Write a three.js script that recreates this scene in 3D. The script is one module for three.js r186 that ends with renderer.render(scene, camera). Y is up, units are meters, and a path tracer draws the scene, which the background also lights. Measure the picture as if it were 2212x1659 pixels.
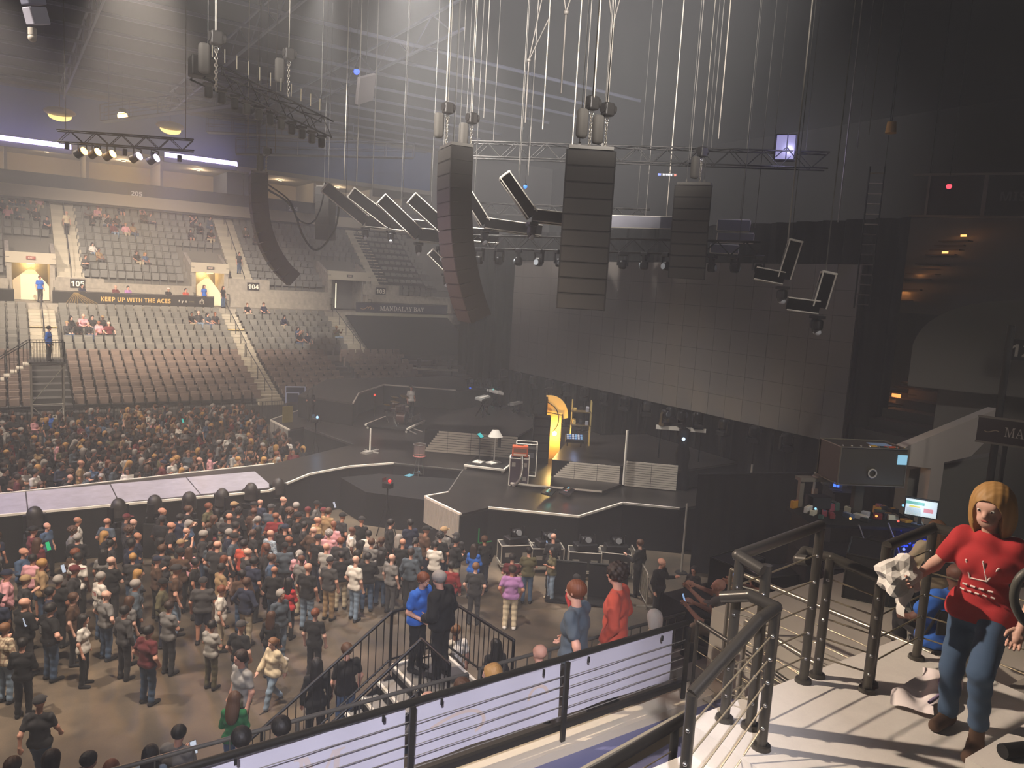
import * as THREE from 'three';
import { mergeGeometries, mergeVertices } from 'three/addons/utils/BufferGeometryUtils.js';
import { RoundedBoxGeometry } from 'three/addons/geometries/RoundedBoxGeometry.js';
import { RectAreaLightUniformsLib } from 'three/addons/lights/RectAreaLightUniformsLib.js';

// ---------------------------------------------------------------- camera, light, exposure
// Arena axes: x runs along the hall towards the stage end, z is across it (far stand at z < -47, own stand at z > -11), y is up, floor y = 0.
const scene = new THREE.Scene();
scene.background = new THREE.Color(0x000000);
const camera = new THREE.PerspectiveCamera(53.37, 4 / 3, 0.1, 400);
{
  const pitch = THREE.MathUtils.degToRad(7.395), roll = THREE.MathUtils.degToRad(3.311), yaw = THREE.MathUtils.degToRad(-34);
  camera.rotation.order = 'YXZ';
  camera.rotation.set(-pitch, yaw, roll);
  camera.position.set(0, 9.435, 0);
}
const renderer = new THREE.WebGLRenderer({ antialias: true });
renderer.toneMapping = THREE.LinearToneMapping;
renderer.toneMappingExposure = 0.33;
renderer.shadowMap.enabled = true;
RectAreaLightUniformsLib.init();
scene.fog = new THREE.FogExp2(0xe4e6ea, 0.0047);

const V = (x, y, z) => new THREE.Vector3(x, y, z);
let seedState = 90210;
const rnd = () => { seedState = (seedState + 0x6d2b79f5) | 0; let t = Math.imul(seedState ^ (seedState >>> 15), 1 | seedState); t = (t + Math.imul(t ^ (t >>> 7), 61 | t)) ^ t; return ((t ^ (t >>> 14)) >>> 0) / 4294967296; };
const rr = (a, b) => a + (b - a) * rnd();
const pick = (a) => a[Math.floor(rnd() * a.length)];

// the hall's lamps: fittings hung under the roof, each a glowing lens with a light of its own
const house = (x, y, z, tx, ty, tz, power, colour, angle = 0.62, label = '', pen = 0.6) => LAMPS.push({ x, y, z, tx, ty, tz, power, colour, angle, label, pen });
const LAMPS = [];
const WARM = 0xffead6, COOL = 0xd6d8ff, NEUTRAL = 0xfff6ee;
house(-6, 20.5, -18, 1, 0, -21, 4400, WARM, 0.62, 'warm flood lamp above the near end of the runway crowd');
house(4, 20.5, -12, 7, 0, -20, 4400, WARM, 0.6, 'warm flood lamp above the standing floor crowd');
house(-2, 20.5, -34, 5, 0, -38, 4600, WARM, 0.66, 'warm flood lamp above the crowd beyond the runway');
house(-8, 20.5, -45, 3, 5, -56, 8200, WARM, 0.66, 'warm flood lamp aimed at the lower seats at the left');
house(4, 21.8, -30, 9, 6.5, -61, 21000, WARM, 0.36, 'warm flood lamp aimed at the upper seats in the middle');
house(11, 22.0, -31, 20, 6, -60, 6500, NEUTRAL, 0.26, 'white flood lamp aimed at the seats beside the blue banner');
house(-8, 19.5, -14, 4.2, 6.7, -2.6, 5400, WARM, 0.3, 'warm flood lamp aimed at the white viewing platform');
house(-6, 19, 8, 3.4, 5, -6.4, 5600, 0xf0ecfa, 0.17, 'cool flood lamp behind the camera aimed at the banner');
house(4, 20, 10, 16, 4, -22, 2600, NEUTRAL, 0.3, 'white flood lamp behind the camera aimed at the stage front');
house(-14, 19, -30, 1, 1.7, -28, 2600, 0xbfbcff, 0.24, 'cool flood lamp aimed along the runway');
house(12, 20, 6, 19.5, 6, -9.6, 1100, NEUTRAL, 0.2, 'white flood lamp aimed at the sloping parapet');
house(-14, 17.5, -8, 26, 19.5, -30, 52000, NEUTRAL, 0.24, 'white follow spot shining flat through the haze under the roof', 0.8);
house(2, 18.5, 6, 24, 19, -36, 38000, NEUTRAL, 0.26, 'second white follow spot shining flat through the haze', 0.8);
house(12, 21.5, -26, 16, 3, -26, 6800, NEUTRAL, 0.7, 'white work lamp high above the stage', 0.9);

// ---------------------------------------------------------------- helpers
const used = new Map();
function numbered(name) { const n = used.get(name) ?? 0; used.set(name, n + 1); return n ? name + '_' + String(n).padStart(3, '0') : name; }
function tag(o, label, category, group, kind) {
  o.userData.label = label;
  if (category) o.userData.category = category;
  if (group) o.userData.group = group;
  if (kind) o.userData.kind = kind;
  return o;
}
function thing(name, label, category, [x, y, z] = [0, 0, 0], turn = 0, group) {
  const o = new THREE.Group();
  o.name = numbered(name); o.position.set(x, y, z); o.rotation.y = turn;
  scene.add(o);
  return tag(o, label, category, group);
}
function mesh(name, geo, mat, parent, label) {
  const g = Array.isArray(geo) ? merge(geo) : geo;
  const m = new THREE.Mesh(g, mat);
  m.name = parent ? name : numbered(name);
  m.castShadow = m.receiveShadow = true;
  if (label) m.userData.label = label;
  (parent ?? scene).add(m);
  return m;
}
const struct = (name, geo, mat, label, parent) => { const m = mesh(name, geo, mat, parent); if (!parent) { m.userData.kind = 'structure'; if (label) m.userData.label = label; } return m; };
const single = (name, geo, mat, label, category, group, kind) => tag(mesh(name, geo, mat), label, category, group, kind);
function merge(list) {
  const clean = list.map((g) => { const h = g.index ? g.toNonIndexed() : g.clone(); for (const k of Object.keys(h.attributes)) if (!['position', 'normal', 'uv'].includes(k)) h.deleteAttribute(k); if (!h.attributes.uv) h.setAttribute('uv', new THREE.BufferAttribute(new Float32Array(h.attributes.position.count * 2), 2)); return h; });
  return clean.length === 1 ? clean[0] : mergeGeometries(clean);
}
const MATS = new Map();
function M(hex, rough = 0.8, metal = 0, extra) {
  const key = [hex, rough, metal, extra ? JSON.stringify(extra) : ''].join();
  if (!MATS.has(key)) { const m = new THREE.MeshPhysicalMaterial({ color: hex, roughness: rough, metalness: metal, ...(extra ?? {}) }); m.name = 'm' + MATS.size; MATS.set(key, m); }
  return MATS.get(key);
}
const glow = (hex, k) => { const key = 'g' + hex + k; if (!MATS.has(key)) MATS.set(key, new THREE.MeshStandardMaterial({ color: 0x050505, emissive: hex, emissiveIntensity: k, roughness: 0.4 })); return MATS.get(key); };
// boxes carry uv in metres
function bx(w, h, d, x = 0, y = 0, z = 0, ry = 0, rx = 0, rz = 0) {
  const g = new THREE.BoxGeometry(w, h, d);
  const uv = g.attributes.uv, n = g.attributes.normal;
  for (let i = 0; i < uv.count; i++) { const ax = Math.abs(n.getX(i)) > 0.5 ? [d, h] : Math.abs(n.getY(i)) > 0.5 ? [w, d] : [w, h]; uv.setXY(i, uv.getX(i) * ax[0], uv.getY(i) * ax[1]); }
  if (rx) g.rotateX(rx); if (rz) g.rotateZ(rz); if (ry) g.rotateY(ry);
  return g.translate(x, y, z);
}
function rbx(w, h, d, r, x = 0, y = 0, z = 0, ry = 0, rx = 0, rz = 0, seg = 2) {
  const g = new RoundedBoxGeometry(w, h, d, seg, r);
  if (rx) g.rotateX(rx); if (rz) g.rotateZ(rz); if (ry) g.rotateY(ry);
  return g.translate(x, y, z);
}
const nb = (w, h, d, x = 0, y = 0, z = 0, ry = 0, rx = 0) => { const g = new THREE.BoxGeometry(w, h, d); if (rx) g.rotateX(rx); if (ry) g.rotateY(ry); return g.translate(x, y, z); }; // box with uv 0 to 1 for prints
const UPV = V(0, 1, 0);
function rod(a, b, r, seg = 8, r2 = r) {
  const p = V(...a), q = V(...b), d = q.clone().sub(p), L = d.length();
  const g = new THREE.CylinderGeometry(r2, r, L, seg);
  g.applyQuaternion(new THREE.Quaternion().setFromUnitVectors(UPV, d.normalize()));
  return g.translate((p.x + q.x) / 2, (p.y + q.y) / 2, (p.z + q.z) / 2);
}
function barBox(a, b, w, h) { // a square bar between two points
  const p = V(...a), q = V(...b), L = p.distanceTo(q), o = new THREE.Object3D();
  o.position.copy(p).lerp(q, 0.5); o.lookAt(q); o.updateMatrix();
  return new THREE.BoxGeometry(w, h, L).applyMatrix4(o.matrix);
}
const cyl = (r1, r2, h, x, y, z, seg = 16, rx = 0, rz = 0) => { const g = new THREE.CylinderGeometry(r1, r2, h, seg); if (rx) g.rotateX(rx); if (rz) g.rotateZ(rz); return g.translate(x, y, z); };
const ball = (r, x, y, z, sx = 1, sy = 1, sz = 1, seg = 12) => new THREE.SphereGeometry(r, seg, Math.ceil(seg * 0.7)).scale(sx, sy, sz).translate(x, y, z);
function tube(pts, r, seg = 8, per = 8) { return new THREE.TubeGeometry(new THREE.CatmullRomCurve3(pts.map((p) => V(...p))), Math.max(8, pts.length * per), r, seg, false); }
function pipe(pts, r, seg = 10) { // straight runs with ball joints
  const out = [];
  for (let i = 0; i + 1 < pts.length; i++) { out.push(rod(pts[i], pts[i + 1], r, seg)); if (i) out.push(ball(r * 1.02, ...pts[i], 1, 1, 1, seg)); }
  return merge(out);
}
function prism(poly, y0, y1) { // plan polygon [[x, z], ...] from y0 to y1, uv in metres
  const s = new THREE.Shape(poly.map(([x, z]) => new THREE.Vector2(x, -z)));
  return new THREE.ExtrudeGeometry(s, { depth: y1 - y0, bevelEnabled: false }).rotateX(-Math.PI / 2).translate(0, y0, 0);
}
function texture(w, h, fn, srgb = true) {
  const d = new Uint8Array(w * h * 4);
  for (let y = 0; y < h; y++) for (let x = 0; x < w; x++) { const c = fn(x, y), o = (y * w + x) * 4; d[o] = c[0]; d[o + 1] = c[1]; d[o + 2] = c[2]; d[o + 3] = 255; }
  const t = new THREE.DataTexture(d, w, h);
  t.wrapS = t.wrapT = THREE.RepeatWrapping; t.magFilter = THREE.LinearFilter; if (srgb) t.colorSpace = THREE.SRGBColorSpace; t.needsUpdate = true;
  return t;
}
const hash2 = (x, y, s = 0) => { let h = Math.imul(x, 374761393) + Math.imul(y, 668265263) + Math.imul(s, 974634777); h = Math.imul(h ^ (h >>> 13), 1274126177); return ((h ^ (h >>> 16)) >>> 0) / 4294967296; };
function noiseT(x, y, period, s = 0) { // tiling value noise
  const ix = Math.floor(x), iy = Math.floor(y), fx = x - ix, fy = y - iy, u = fx * fx * (3 - 2 * fx), v = fy * fy * (3 - 2 * fy), w = (a) => ((a % period) + period) % period;
  const a = hash2(w(ix), w(iy), s), b = hash2(w(ix + 1), w(iy), s), c = hash2(w(ix), w(iy + 1), s), d = hash2(w(ix + 1), w(iy + 1), s);
  return a + (b - a) * u + (c - a) * v + (a - b - c + d) * u * v;
}
const fbm = (x, y, p, s) => 0.5 * noiseT(x * p, y * p, p, s) + 0.27 * noiseT(x * p * 2, y * p * 2, p * 2, s + 1) + 0.15 * noiseT(x * p * 4, y * p * 4, p * 4, s + 2) + 0.08 * noiseT(x * p * 8, y * p * 8, p * 8, s + 3);
function canvasTex(w, h, draw) {
  const c = document.createElement('canvas'); c.width = w; c.height = h; draw(c.getContext('2d'), w, h);
  const t = new THREE.CanvasTexture(c); t.colorSpace = THREE.SRGBColorSpace; return t;
}
const printed = (w, h, draw, rough = 0.7, em = 0) => { const t = canvasTex(w, h, draw); return new THREE.MeshStandardMaterial({ map: t, roughness: rough, ...(em ? { emissiveMap: t, emissive: 0xffffff, emissiveIntensity: em } : {}) }); };
// ---------------------------------------------------------------- lamps of the hall
for (const l of LAMPS) {
  const t = thing('flood_lamp', l.label, 'lamp', [l.x, l.y, l.z], 0, 'flood lamps under the arena roof');
  const dir = V(l.tx - l.x, l.ty - l.y, l.tz - l.z).normalize();
  const head = new THREE.Object3D(); head.lookAt(dir); head.updateMatrix();
  const turn = (g) => g.applyMatrix4(head.matrix);
  mesh('housing', turn(merge([cyl(0.34, 0.22, 0.5, 0, 0, 0, 20, Math.PI / 2).translate(0, 0, -0.3)])), M(0x141414, 0.5), t);
  mesh('lens', turn(new THREE.CircleGeometry(0.31, 24).translate(0, 0, -0.02)), glow(l.colour, 18), t);
  mesh('yoke', merge([rod([0, 0, 0], [0, 23.93 - l.y, 0], 0.03)]), M(0x1a1a1a, 0.6), t);
  const s = new THREE.SpotLight(l.colour, l.power, 0, l.angle, l.pen, 2);
  s.position.set(l.x + dir.x * 0.12, l.y + dir.y * 0.12, l.z + dir.z * 0.12);
  s.target.position.set(l.tx, l.ty, l.tz); s.castShadow = true; s.shadow.radius = 12;
  scene.add(s, s.target);
}
// ---------------------------------------------------------------- surfaces
const floorTex = texture(1024, 1024, (x, y) => {
  const u = x / 1024, v = y / 1024, a = fbm(u, v, 6, 1), b = fbm(u, v, 22, 7), c = hash2(x, y, 3), scuff = Math.max(0, fbm(u * 1, v * 1, 11, 19) - 0.58) * 2.4;
  const k = 0.7 + 0.95 * (a - 0.5) + 0.4 * (b - 0.5) + 0.08 * (c - 0.5) + 0.35 * scuff;
  return [104 * k, 92 * k, 76 * k].map((q) => Math.max(0, Math.min(255, q)));
});
floorTex.repeat.set(1 / 14, 1 / 14);
const floorMat = new THREE.MeshPhysicalMaterial({ map: floorTex, roughness: 0.62 });
const speckle = (r, g, b, amp, s) => texture(256, 256, (x, y) => { const k = 1 + amp * (fbm(x / 256, y / 256, 9, s) - 0.5) + amp * 0.4 * (hash2(x, y, s) - 0.5); return [r * k, g * k, b * k].map((q) => Math.min(255, q)); });
const concreteTex = speckle(150, 144, 132, 0.3, 31); concreteTex.repeat.set(0.5, 0.5);
const concrete = new THREE.MeshStandardMaterial({ map: concreteTex, roughness: 0.85 });
const darkTread = M(0x4b4a47, 0.9);
const black = M(0x0b0b0c, 0.85), blackSatin = M(0x101012, 0.45), drapeMat = M(0x0a0a0b, 0.97), deckMat = new THREE.MeshPhysicalMaterial({ map: (() => { const t = speckle(40, 37, 35, 0.5, 55); t.repeat.set(0.35, 0.35); return t; })(), roughness: 0.36 });
const white = M(0xe8e2d6, 0.5), steel = M(0xb9b5ad, 0.4, 0.7), darkSteel = M(0x2c2b2a, 0.42, 0.5), chrome = M(0xd8d6d0, 0.22, 0.95);

// ---------------------------------------------------------------- floor, walls, roof
struct('floor', bx(76, 0.4, 62, 12, -0.2, -32), floorMat, 'stained brown concrete floor of the arena');
struct('ceiling', bx(110, 0.5, 130, 15, 24.2, -30), M(0x171a22, 0.95), 'dark arena roof deck');
struct('wall_far', bx(110, 26, 0.5, 15, 12, -79.5), M(0x5b5a58, 0.9), 'back wall of the suite level');
struct('wall_left', bx(0.5, 26, 110, -34, 12, -28), M(0x3a3a3c, 0.9), 'end wall of the hall');
struct('wall_right', bx(0.5, 26, 110, 58, 12, -28), M(0x161617, 0.95), 'dark end wall behind the stage');
struct('wall_near', bx(110, 26, 0.5, 15, 12, 26), M(0x2d2d2f, 0.9), 'dark wall behind the near stand');
// roof steelwork
const roofSteel = M(0x5d6174, 0.55, 0.3);
for (let i = 0; i < 10; i++) { const z = -40 - i * 3.45; single('roof_purlin', merge([bx(60, 0.14, 0.1, 6, 22.1, z), bx(60, 0.03, 0.22, 6, 22.18, z)]), roofSteel, ['steel roof purlin over the far stand, nearest the stage rigging', 'second', 'third', 'fourth', 'fifth', 'sixth', 'seventh', 'eighth', 'ninth', 'tenth'][i] + (i ? ' steel roof purlin counted from the rigging towards the far wall' : ''), 'roof beam', 'roof purlins'); }
for (const [i, x] of [-3, 4.5, 12, 19.5].entries()) {
  const parts = [bx(0.12, 0.12, 40, x, 23.4, -55), bx(0.12, 0.12, 40, x, 21.9, -55)];
  for (let k = 0; k < 16; k++) parts.push(rod([x, k % 2 ? 23.4 : 21.9, -36 - k * 2.5], [x, k % 2 ? 21.9 : 23.4, -38.5 - k * 2.5], 0.04, 5));
  single('roof_truss', merge(parts), roofSteel, ['roof truss above the left edge of the far stand', 'roof truss above the lamp truss', 'roof truss above the diagonal lamp truss', 'roof truss above section 104'][i], 'truss', 'roof trusses across the far stand');
}
// catwalks
function catwalk(a, b, label) {
  const t = thing('catwalk', label, 'catwalk', a, 0, 'catwalks under the roof');
  const d = [b[0] - a[0], b[1] - a[1], b[2] - a[2]], L = Math.hypot(...d), n = [-d[2] / L, 0, d[0] / L];
  const at = (f, y, o) => [d[0] * f + n[0] * o, d[1] * f + y, d[2] * f + n[2] * o];
  mesh('deck', barBox(at(0, 0, 0), at(1, 0, 0), 0.9, 0.06), M(0x55596a, 0.6), t);
  for (const f of [0.05, 0.5, 0.95]) { const p = at(f, 0, 0.42); mesh('hanger', rod(p, [p[0], 23.93 - a[1], p[2]], 0.02, 5), roofSteel, t); }
  for (const o of [-0.45, 0.45]) { mesh('handrail', rod(at(0, 1.05, o), at(1, 1.05, o), 0.035), roofSteel, t); mesh('knee_rail', rod(at(0, 0.5, o), at(1, 0.5, o), 0.025), roofSteel, t); for (let k = 0; k <= 6; k++) mesh('post', rod(at(k / 6, 0, o), at(k / 6, 1.05, o), 0.025, 6), roofSteel, t); }
}
catwalk([6, 18.7, -60], [16, 21.2, -56], 'sloping steel catwalk rising behind the diagonal lamp truss');
catwalk([14, 17.4, -57], [26, 18.4, -53.5], 'pale blue lit catwalk above the far line array');
catwalk([12.5, 18.9, -59], [22, 19.4, -55.5], 'upper pale catwalk above the far line array');

// ---------------------------------------------------------------- far stand
const X0 = -9, X1 = 37;
const inAny = (x, list) => list.some(([a, b]) => x > a && x < b);
const SEATS = [];                                                  // [x, y, z, kind]
const AISLE_R = [[13.1, 14.6], [1.3, 3.1], [19.3, 20.6]], AISLE_L = [[1.5, 3.0], [13.4, 14.8], [21.8, 23.2]], AISLE_U = [[3.4, 5.1], [15.5, 17.1], [27.6, 29.2]];
const VOM = [[0.5, 3.15], [12.4, 14.9], [23.3, 26.8]];
const rowsR = [], rowsL = [], rowsU = [];
for (let i = 0; i < 8; i++) { const z = -47 - 0.8 * i, y = 1.2 + 0.28 * i; rowsR.push(bx(X1 - X0, y, 0.8, (X0 + X1) / 2, y / 2, z - 0.4)); for (let x = X0 + 0.5; x < 25.5; x += 0.6) if (!inAny(x, AISLE_R)) SEATS.push([x, y, z - 0.5, 0]); }
for (let i = 0; i < 7; i++) { const z = -54 - 0.86 * i, y = 3.45 + 0.36 * i; rowsL.push(bx(X1 - X0, y, 0.86, (X0 + X1) / 2, y / 2, z - 0.43)); for (let x = X0 + 0.3; x < 23.2; x += 0.58) if (!inAny(x, AISLE_L)) SEATS.push([x, y, z - 0.5, 1]); }
for (let i = 0; i < 11; i++) {
  const z = -63.2 - 0.76 * i, y = 7.9 + 0.55 * i;
  if (i < 4) { let a = X0; for (const [v0, v1] of [...VOM, [X1, X1]]) { if (v0 > a) rowsU.push(bx(v0 - a, y - 6.4, 0.76, (a + v0) / 2, 6.4 + (y - 6.4) / 2, z - 0.38)); a = v1; } } else rowsU.push(bx(X1 - X0, y - 6.4, 0.76, (X0 + X1) / 2, 6.4 + (y - 6.4) / 2, z - 0.38));
  for (let x = X0 + 0.3; x < 34; x += 0.58) if (!inAny(x, AISLE_U) && !(i < 5 && inAny(x, VOM.map(([a, b]) => [a - 0.4, b + 0.4])))) SEATS.push([x, y, z - 0.45, 2]);
}
struct('floor_terrace_retractable', merge(rowsR), darkTread, 'dark stepped deck of the retractable seating under section 105');
struct('floor_terrace_lower', merge(rowsL), M(0x6d6b64, 0.9), 'grey stepped concrete of the lower far stand');
struct('floor_terrace_upper', merge(rowsU), M(0x6d6b64, 0.9), 'grey stepped concrete of the upper far stand');
struct('floor_cross_aisle', bx(X1 - X0, 6.42, 3.3, (X0 + X1) / 2, 3.21, -61.65), concrete, 'grey cross aisle between the lower and upper far stand');
// aisle stairs: pale steps with nosings
function aisleStairs(x0, x1, rows, base, tread, rise, zs, label) {
  const t = thing('aisle_stairs', label, 'stairs', [(x0 + x1) / 2, 0, 0], 0, 'aisle stairs of the far stand');
  for (let i = 0; i < rows * 2; i++) { const y = base + (i * rise) / 2, z = zs - (i * tread) / 2; mesh('step', bx(x1 - x0, rise / 2 + 0.06, tread / 2, 0, y + rise / 4 + 0.02, z - tread / 4), i % 2 ? M(0xa9a392, 0.8) : M(0xb3ac9a, 0.8), t); }
  mesh('handrail', merge([rod([0, base + 0.9, zs], [0, base + rise * rows + 0.9, zs - tread * rows], 0.03), ...Array.from({ length: Math.ceil(rows / 2) + 1 }, (_, k) => rod([0, base + rise * 2 * k * (rows / (2 * Math.ceil(rows / 2))), zs - tread * 2 * k * (rows / (2 * Math.ceil(rows / 2)))], [0, base + 0.9 + rise * 2 * k * (rows / (2 * Math.ceil(rows / 2))), zs - tread * 2 * k * (rows / (2 * Math.ceil(rows / 2)))], 0.025))]), M(0x4a4a4a, 0.5, 0.4), t);
  return t;
}
const st1 = aisleStairs(1.5, 3.0, 7, 3.45, 0.86, 0.36, -54, 'pale aisle stairs with yellow tread below the standing usher');
mesh('warning_strip', nb(1.5, 0.02, 0.3, 0, 5.03, -57.4), printed(128, 32, (c, w, h) => { c.fillStyle = '#d8b62a'; c.fillRect(0, 0, w, h); c.fillStyle = '#5c4d1c'; for (let i = -1; i < 9; i++) { c.beginPath(); c.moveTo(i * 16, h); c.lineTo(i * 16 + 8, h); c.lineTo(i * 16 + 16, 0); c.lineTo(i * 16 + 8, 0); c.fill(); } }), st1, 'yellow hatched tread');
const st2 = aisleStairs(13.4, 14.8, 7, 3.45, 0.86, 0.36, -54, 'aisle stairs between sections 105 and 104 in the lower stand');
mesh('warning_strip', bx(1.4, 0.02, 0.3, 0, 5.03, -57.4), M(0xc8aa30, 0.7), st2, 'yellow hatched tread');
aisleStairs(21.8, 23.2, 7, 3.45, 0.86, 0.36, -54, 'shaded aisle stairs beside the blue banner');
aisleStairs(3.4, 5.1, 11, 7.9, 0.76, 0.55, -63.2, 'brightly lit upper aisle stairs left of the seated clusters');
aisleStairs(15.5, 17.1, 11, 7.9, 0.76, 0.55, -63.2, 'upper aisle stairs leading to the far line array');
aisleStairs(27.6, 29.2, 11, 7.9, 0.76, 0.55, -63.2, 'dim upper aisle stairs above the 103 sign');
aisleStairs(13.1, 14.6, 8, 1.2, 0.8, 0.28, -47, 'dark steps through the retractable seating');

// concourse wall pieces with vomitory openings
{
  let a = X0; const seg = [];
  for (const [v0, v1] of [...VOM, [X1, X1]]) { seg.push([a, v0]); a = v1; }
  for (const [i, [p, q]] of seg.entries()) struct('wall_concourse_' + (i + 1), bx(q - p, 1.5, 0.25, (p + q) / 2, 7.15, -63.05), concrete, 'grey concourse wall behind the cross aisle');
}
function vomitory(x0, x1, label, lit, exit) {
  const t = thing('vomitory', label, 'entrance', [(x0 + x1) / 2, 6.42, -63.1], 0, 'tunnel entrances of the far stand');
  const w = x1 - x0;
  for (const s of [-1, 1]) { mesh('side_wall', bx(0.3, 3.3, 4, s * (w / 2 - 0.05), 1.65, -2), concrete, t); mesh('parapet', bx(0.25, 0.7, 3.2, s * (w / 2 + 0.05), 3.2, -1.5, 0, 0.35), concrete, t); }
  mesh('lintel', bx(w + 0.3, 0.75, 0.3, 0, 2.95, -0.05), M(0xb3ab98, 0.8), t);
  mesh('back_wall', bx(w, 3.3, 0.2, 0, 1.65, -3.9), concrete, t);
  mesh('tunnel_ceiling', bx(w, 0.2, 4, 0, 3.1, -2.1), M(0x3b3d45, 0.9), t);
  mesh('exit_sign', nb(0.55, 0.22, 0.06, 0, 2.95, 0.14), printed(128, 52, (c, W, H) => { c.fillStyle = exit ? '#8d4a40' : '#4a4a44'; c.fillRect(0, 0, W, H); c.fillStyle = '#e8c9b8'; c.font = 'bold 36px sans-serif'; c.textAlign = 'center'; c.fillText('EXIT', W / 2, 39); }), t, 'small EXIT sign');
  if (lit) {
    mesh('light_panel', bx(w * 0.5, 0.04, 0.5, 0, 2.97, -3.0), glow(0xffdca0, 10), t, 'glowing tunnel lamp');
    const l = new THREE.PointLight(0xffcf80, 42); l.position.set((x0 + x1) / 2, 6.42 + 2.5, -63.1 - 2.7); l.castShadow = true; l.shadow.radius = 8; scene.add(l);
    // pitched yellow partition seen in the opening
    const s = new THREE.Shape([[-w / 2 + 0.25, 0], [w * 0.42, 0], [w * 0.42, 1.0], [w * 0.02, 2.35], [-w / 2 + 0.25, 1.35]].map(([a, b]) => new THREE.Vector2(a, b)));
    mesh('partition', new THREE.ExtrudeGeometry(s, { depth: 0.12, bevelEnabled: false }).translate(0, 0, -1.2), M(0xe6d9ba, 0.8), t, 'pale yellow pitched partition');
    const l2 = new THREE.PointLight(0xffcf80, 16); l2.position.set((x0 + x1) / 2, 6.42 + 2.6, -63.1 - 0.25); l2.castShadow = true; l2.shadow.radius = 8; scene.add(l2);
    mesh('lamp', bx(0.5, 0.05, 0.12, 0, 2.55, -0.12), glow(0xffdca0, 8), t, 'glowing lamp under the lintel');
  } else { mesh('door_frame', merge([bx(0.08, 2.5, 0.08, w * 0.36, 1.25, -0.1), bx(0.1, 2.4, 0.06, -0.1, 1.2, -2.8)]), M(0x8b8b88, 0.5), t); mesh('light_panel', bx(0.08, 2.2, 0.04, -0.15, 1.15, -2.7), glow(0xfff0d0, 5), t, 'bright slit between the doors'); }
  for (const s of [-1, 1]) mesh('railing', merge([pipe([[s * w * 0.5, 0, 0.9], [s * w * 0.5, 1, 0.9], [s * w * 0.5, 1, 0.1]], 0.03), rod([s * w * 0.5, 0.5, 0.9], [s * w * 0.5, 0.5, 0.1], 0.02)]), M(0x55534e, 0.5, 0.4), t);
}
vomitory(0.5, 3.15, 'tunnel entrance with pale yellow pitched partition beside the 105 sign', true, true);
vomitory(12.4, 14.9, 'tunnel entrance with glowing yellow partition between sections 105 and 104', true, false);
vomitory(23.3, 26.8, 'dark tunnel doorway with a bright door slit beside the 103 sign', false, false);

// section number signs
function numberSign(text, x, y, z, w, h, label, bg = '#1c1b19', fg = '#efe9d8', ry = 0) {
  const t = thing('section_sign', label, 'sign', [x, y, z], ry, 'section number signs');
  mesh('board', bx(w, h, 0.05), M(0x1c1b19, 0.7), t);
  mesh('lettering', new THREE.PlaneGeometry(w * 0.96, h * 0.92).translate(0, 0, 0.032), printed(256, Math.round(256 * h / w), (c, W, H) => { c.fillStyle = bg; c.fillRect(0, 0, W, H); c.fillStyle = fg; c.font = `bold ${Math.round(H * 0.9)}px sans-serif`; c.textAlign = 'center'; c.textBaseline = 'middle'; c.fillText(text, W / 2, H / 2 + H * 0.04, W * 0.94); }), t);
}
numberSign('105', 4.62, 7.75, -62.88, 0.95, 0.62, 'black section sign reading 105 above the aces banner');
numberSign('104', 16.9, 8.1, -62.88, 0.95, 0.62, 'black section sign reading 104 under the far line array');
numberSign('103', 27.9, 8.2, -62.88, 0.95, 0.62, 'black section sign reading 103 beside the dark doorway');
struct('wall_concourse_5', bx(3.2, 0.9, 0.2, 16.6, 8.2, -63.0), concrete, 'raised wall end carrying the 104 sign');
struct('wall_concourse_6', bx(3.4, 0.9, 0.2, 28, 8.3, -63.0), concrete, 'raised wall end carrying the 103 sign');
struct('wall_concourse_7', bx(3.0, 0.7, 0.2, 4.8, 7.8, -63.0), concrete, 'raised wall end carrying the 105 sign');

// banners on the cross aisle rail
function railBanner(x0, x1, mat, label, y = 6.42) {
  const t = thing('rail_banner', label, 'banner', [(x0 + x1) / 2, y, -60.25], 0, 'banners on the cross aisle rail');
  mesh('cloth', nb(x1 - x0, 0.78, 0.03, 0, 0.42, 0.03), mat, t);
  mesh('rail', merge([rod([(x0 - x1) / 2, 0.85, 0], [(x1 - x0) / 2, 0.85, 0], 0.03), ...Array.from({ length: 6 }, (_, k) => rod([(x0 - x1) / 2 + ((x1 - x0) * k) / 5, 0, -0.01], [(x0 - x1) / 2 + ((x1 - x0) * k) / 5, 0.85, -0.01], 0.025))]), M(0x3a3937, 0.5, 0.4), t);
}
railBanner(2.95, 13.3, printed(2048, 154, (c, w, h) => {
  c.fillStyle = '#16130f'; c.fillRect(0, 0, w, h); c.strokeStyle = '#8c7442'; c.lineWidth = 6;
  for (let i = 0; i < 5; i++) { c.beginPath(); c.moveTo(150 + i * 34, h); c.lineTo(250 + i * 8, 8); c.lineTo(360 + i * 44, h); c.stroke(); }
  c.fillStyle = '#c9a25a'; c.font = 'bold 84px sans-serif'; c.textBaseline = 'middle'; c.fillText('KEEP UP WITH THE ACES', 560, h / 2 + 4, 900);
  c.fillStyle = '#d9d4c6'; c.font = 'bold 46px sans-serif'; c.fillText('f  y  o', 1560, h / 2); c.font = '26px sans-serif'; c.fillStyle = '#a79d6a'; c.fillText('tickets', 1700, h / 2);
  c.strokeStyle = '#c9c2b2'; c.lineWidth = 5; c.beginPath(); c.arc(1880, h / 2, 30, 0, 6.3); c.stroke(); c.beginPath(); c.moveTo(1850, 110); c.lineTo(1882, 30); c.lineTo(1912, 110); c.stroke();
}), 'black and gold rail banner reading KEEP UP WITH THE ACES');
railBanner(-9, 0.75, M(0x17140f, 0.8), 'plain black end of a rail banner left of the stairs');
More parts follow.
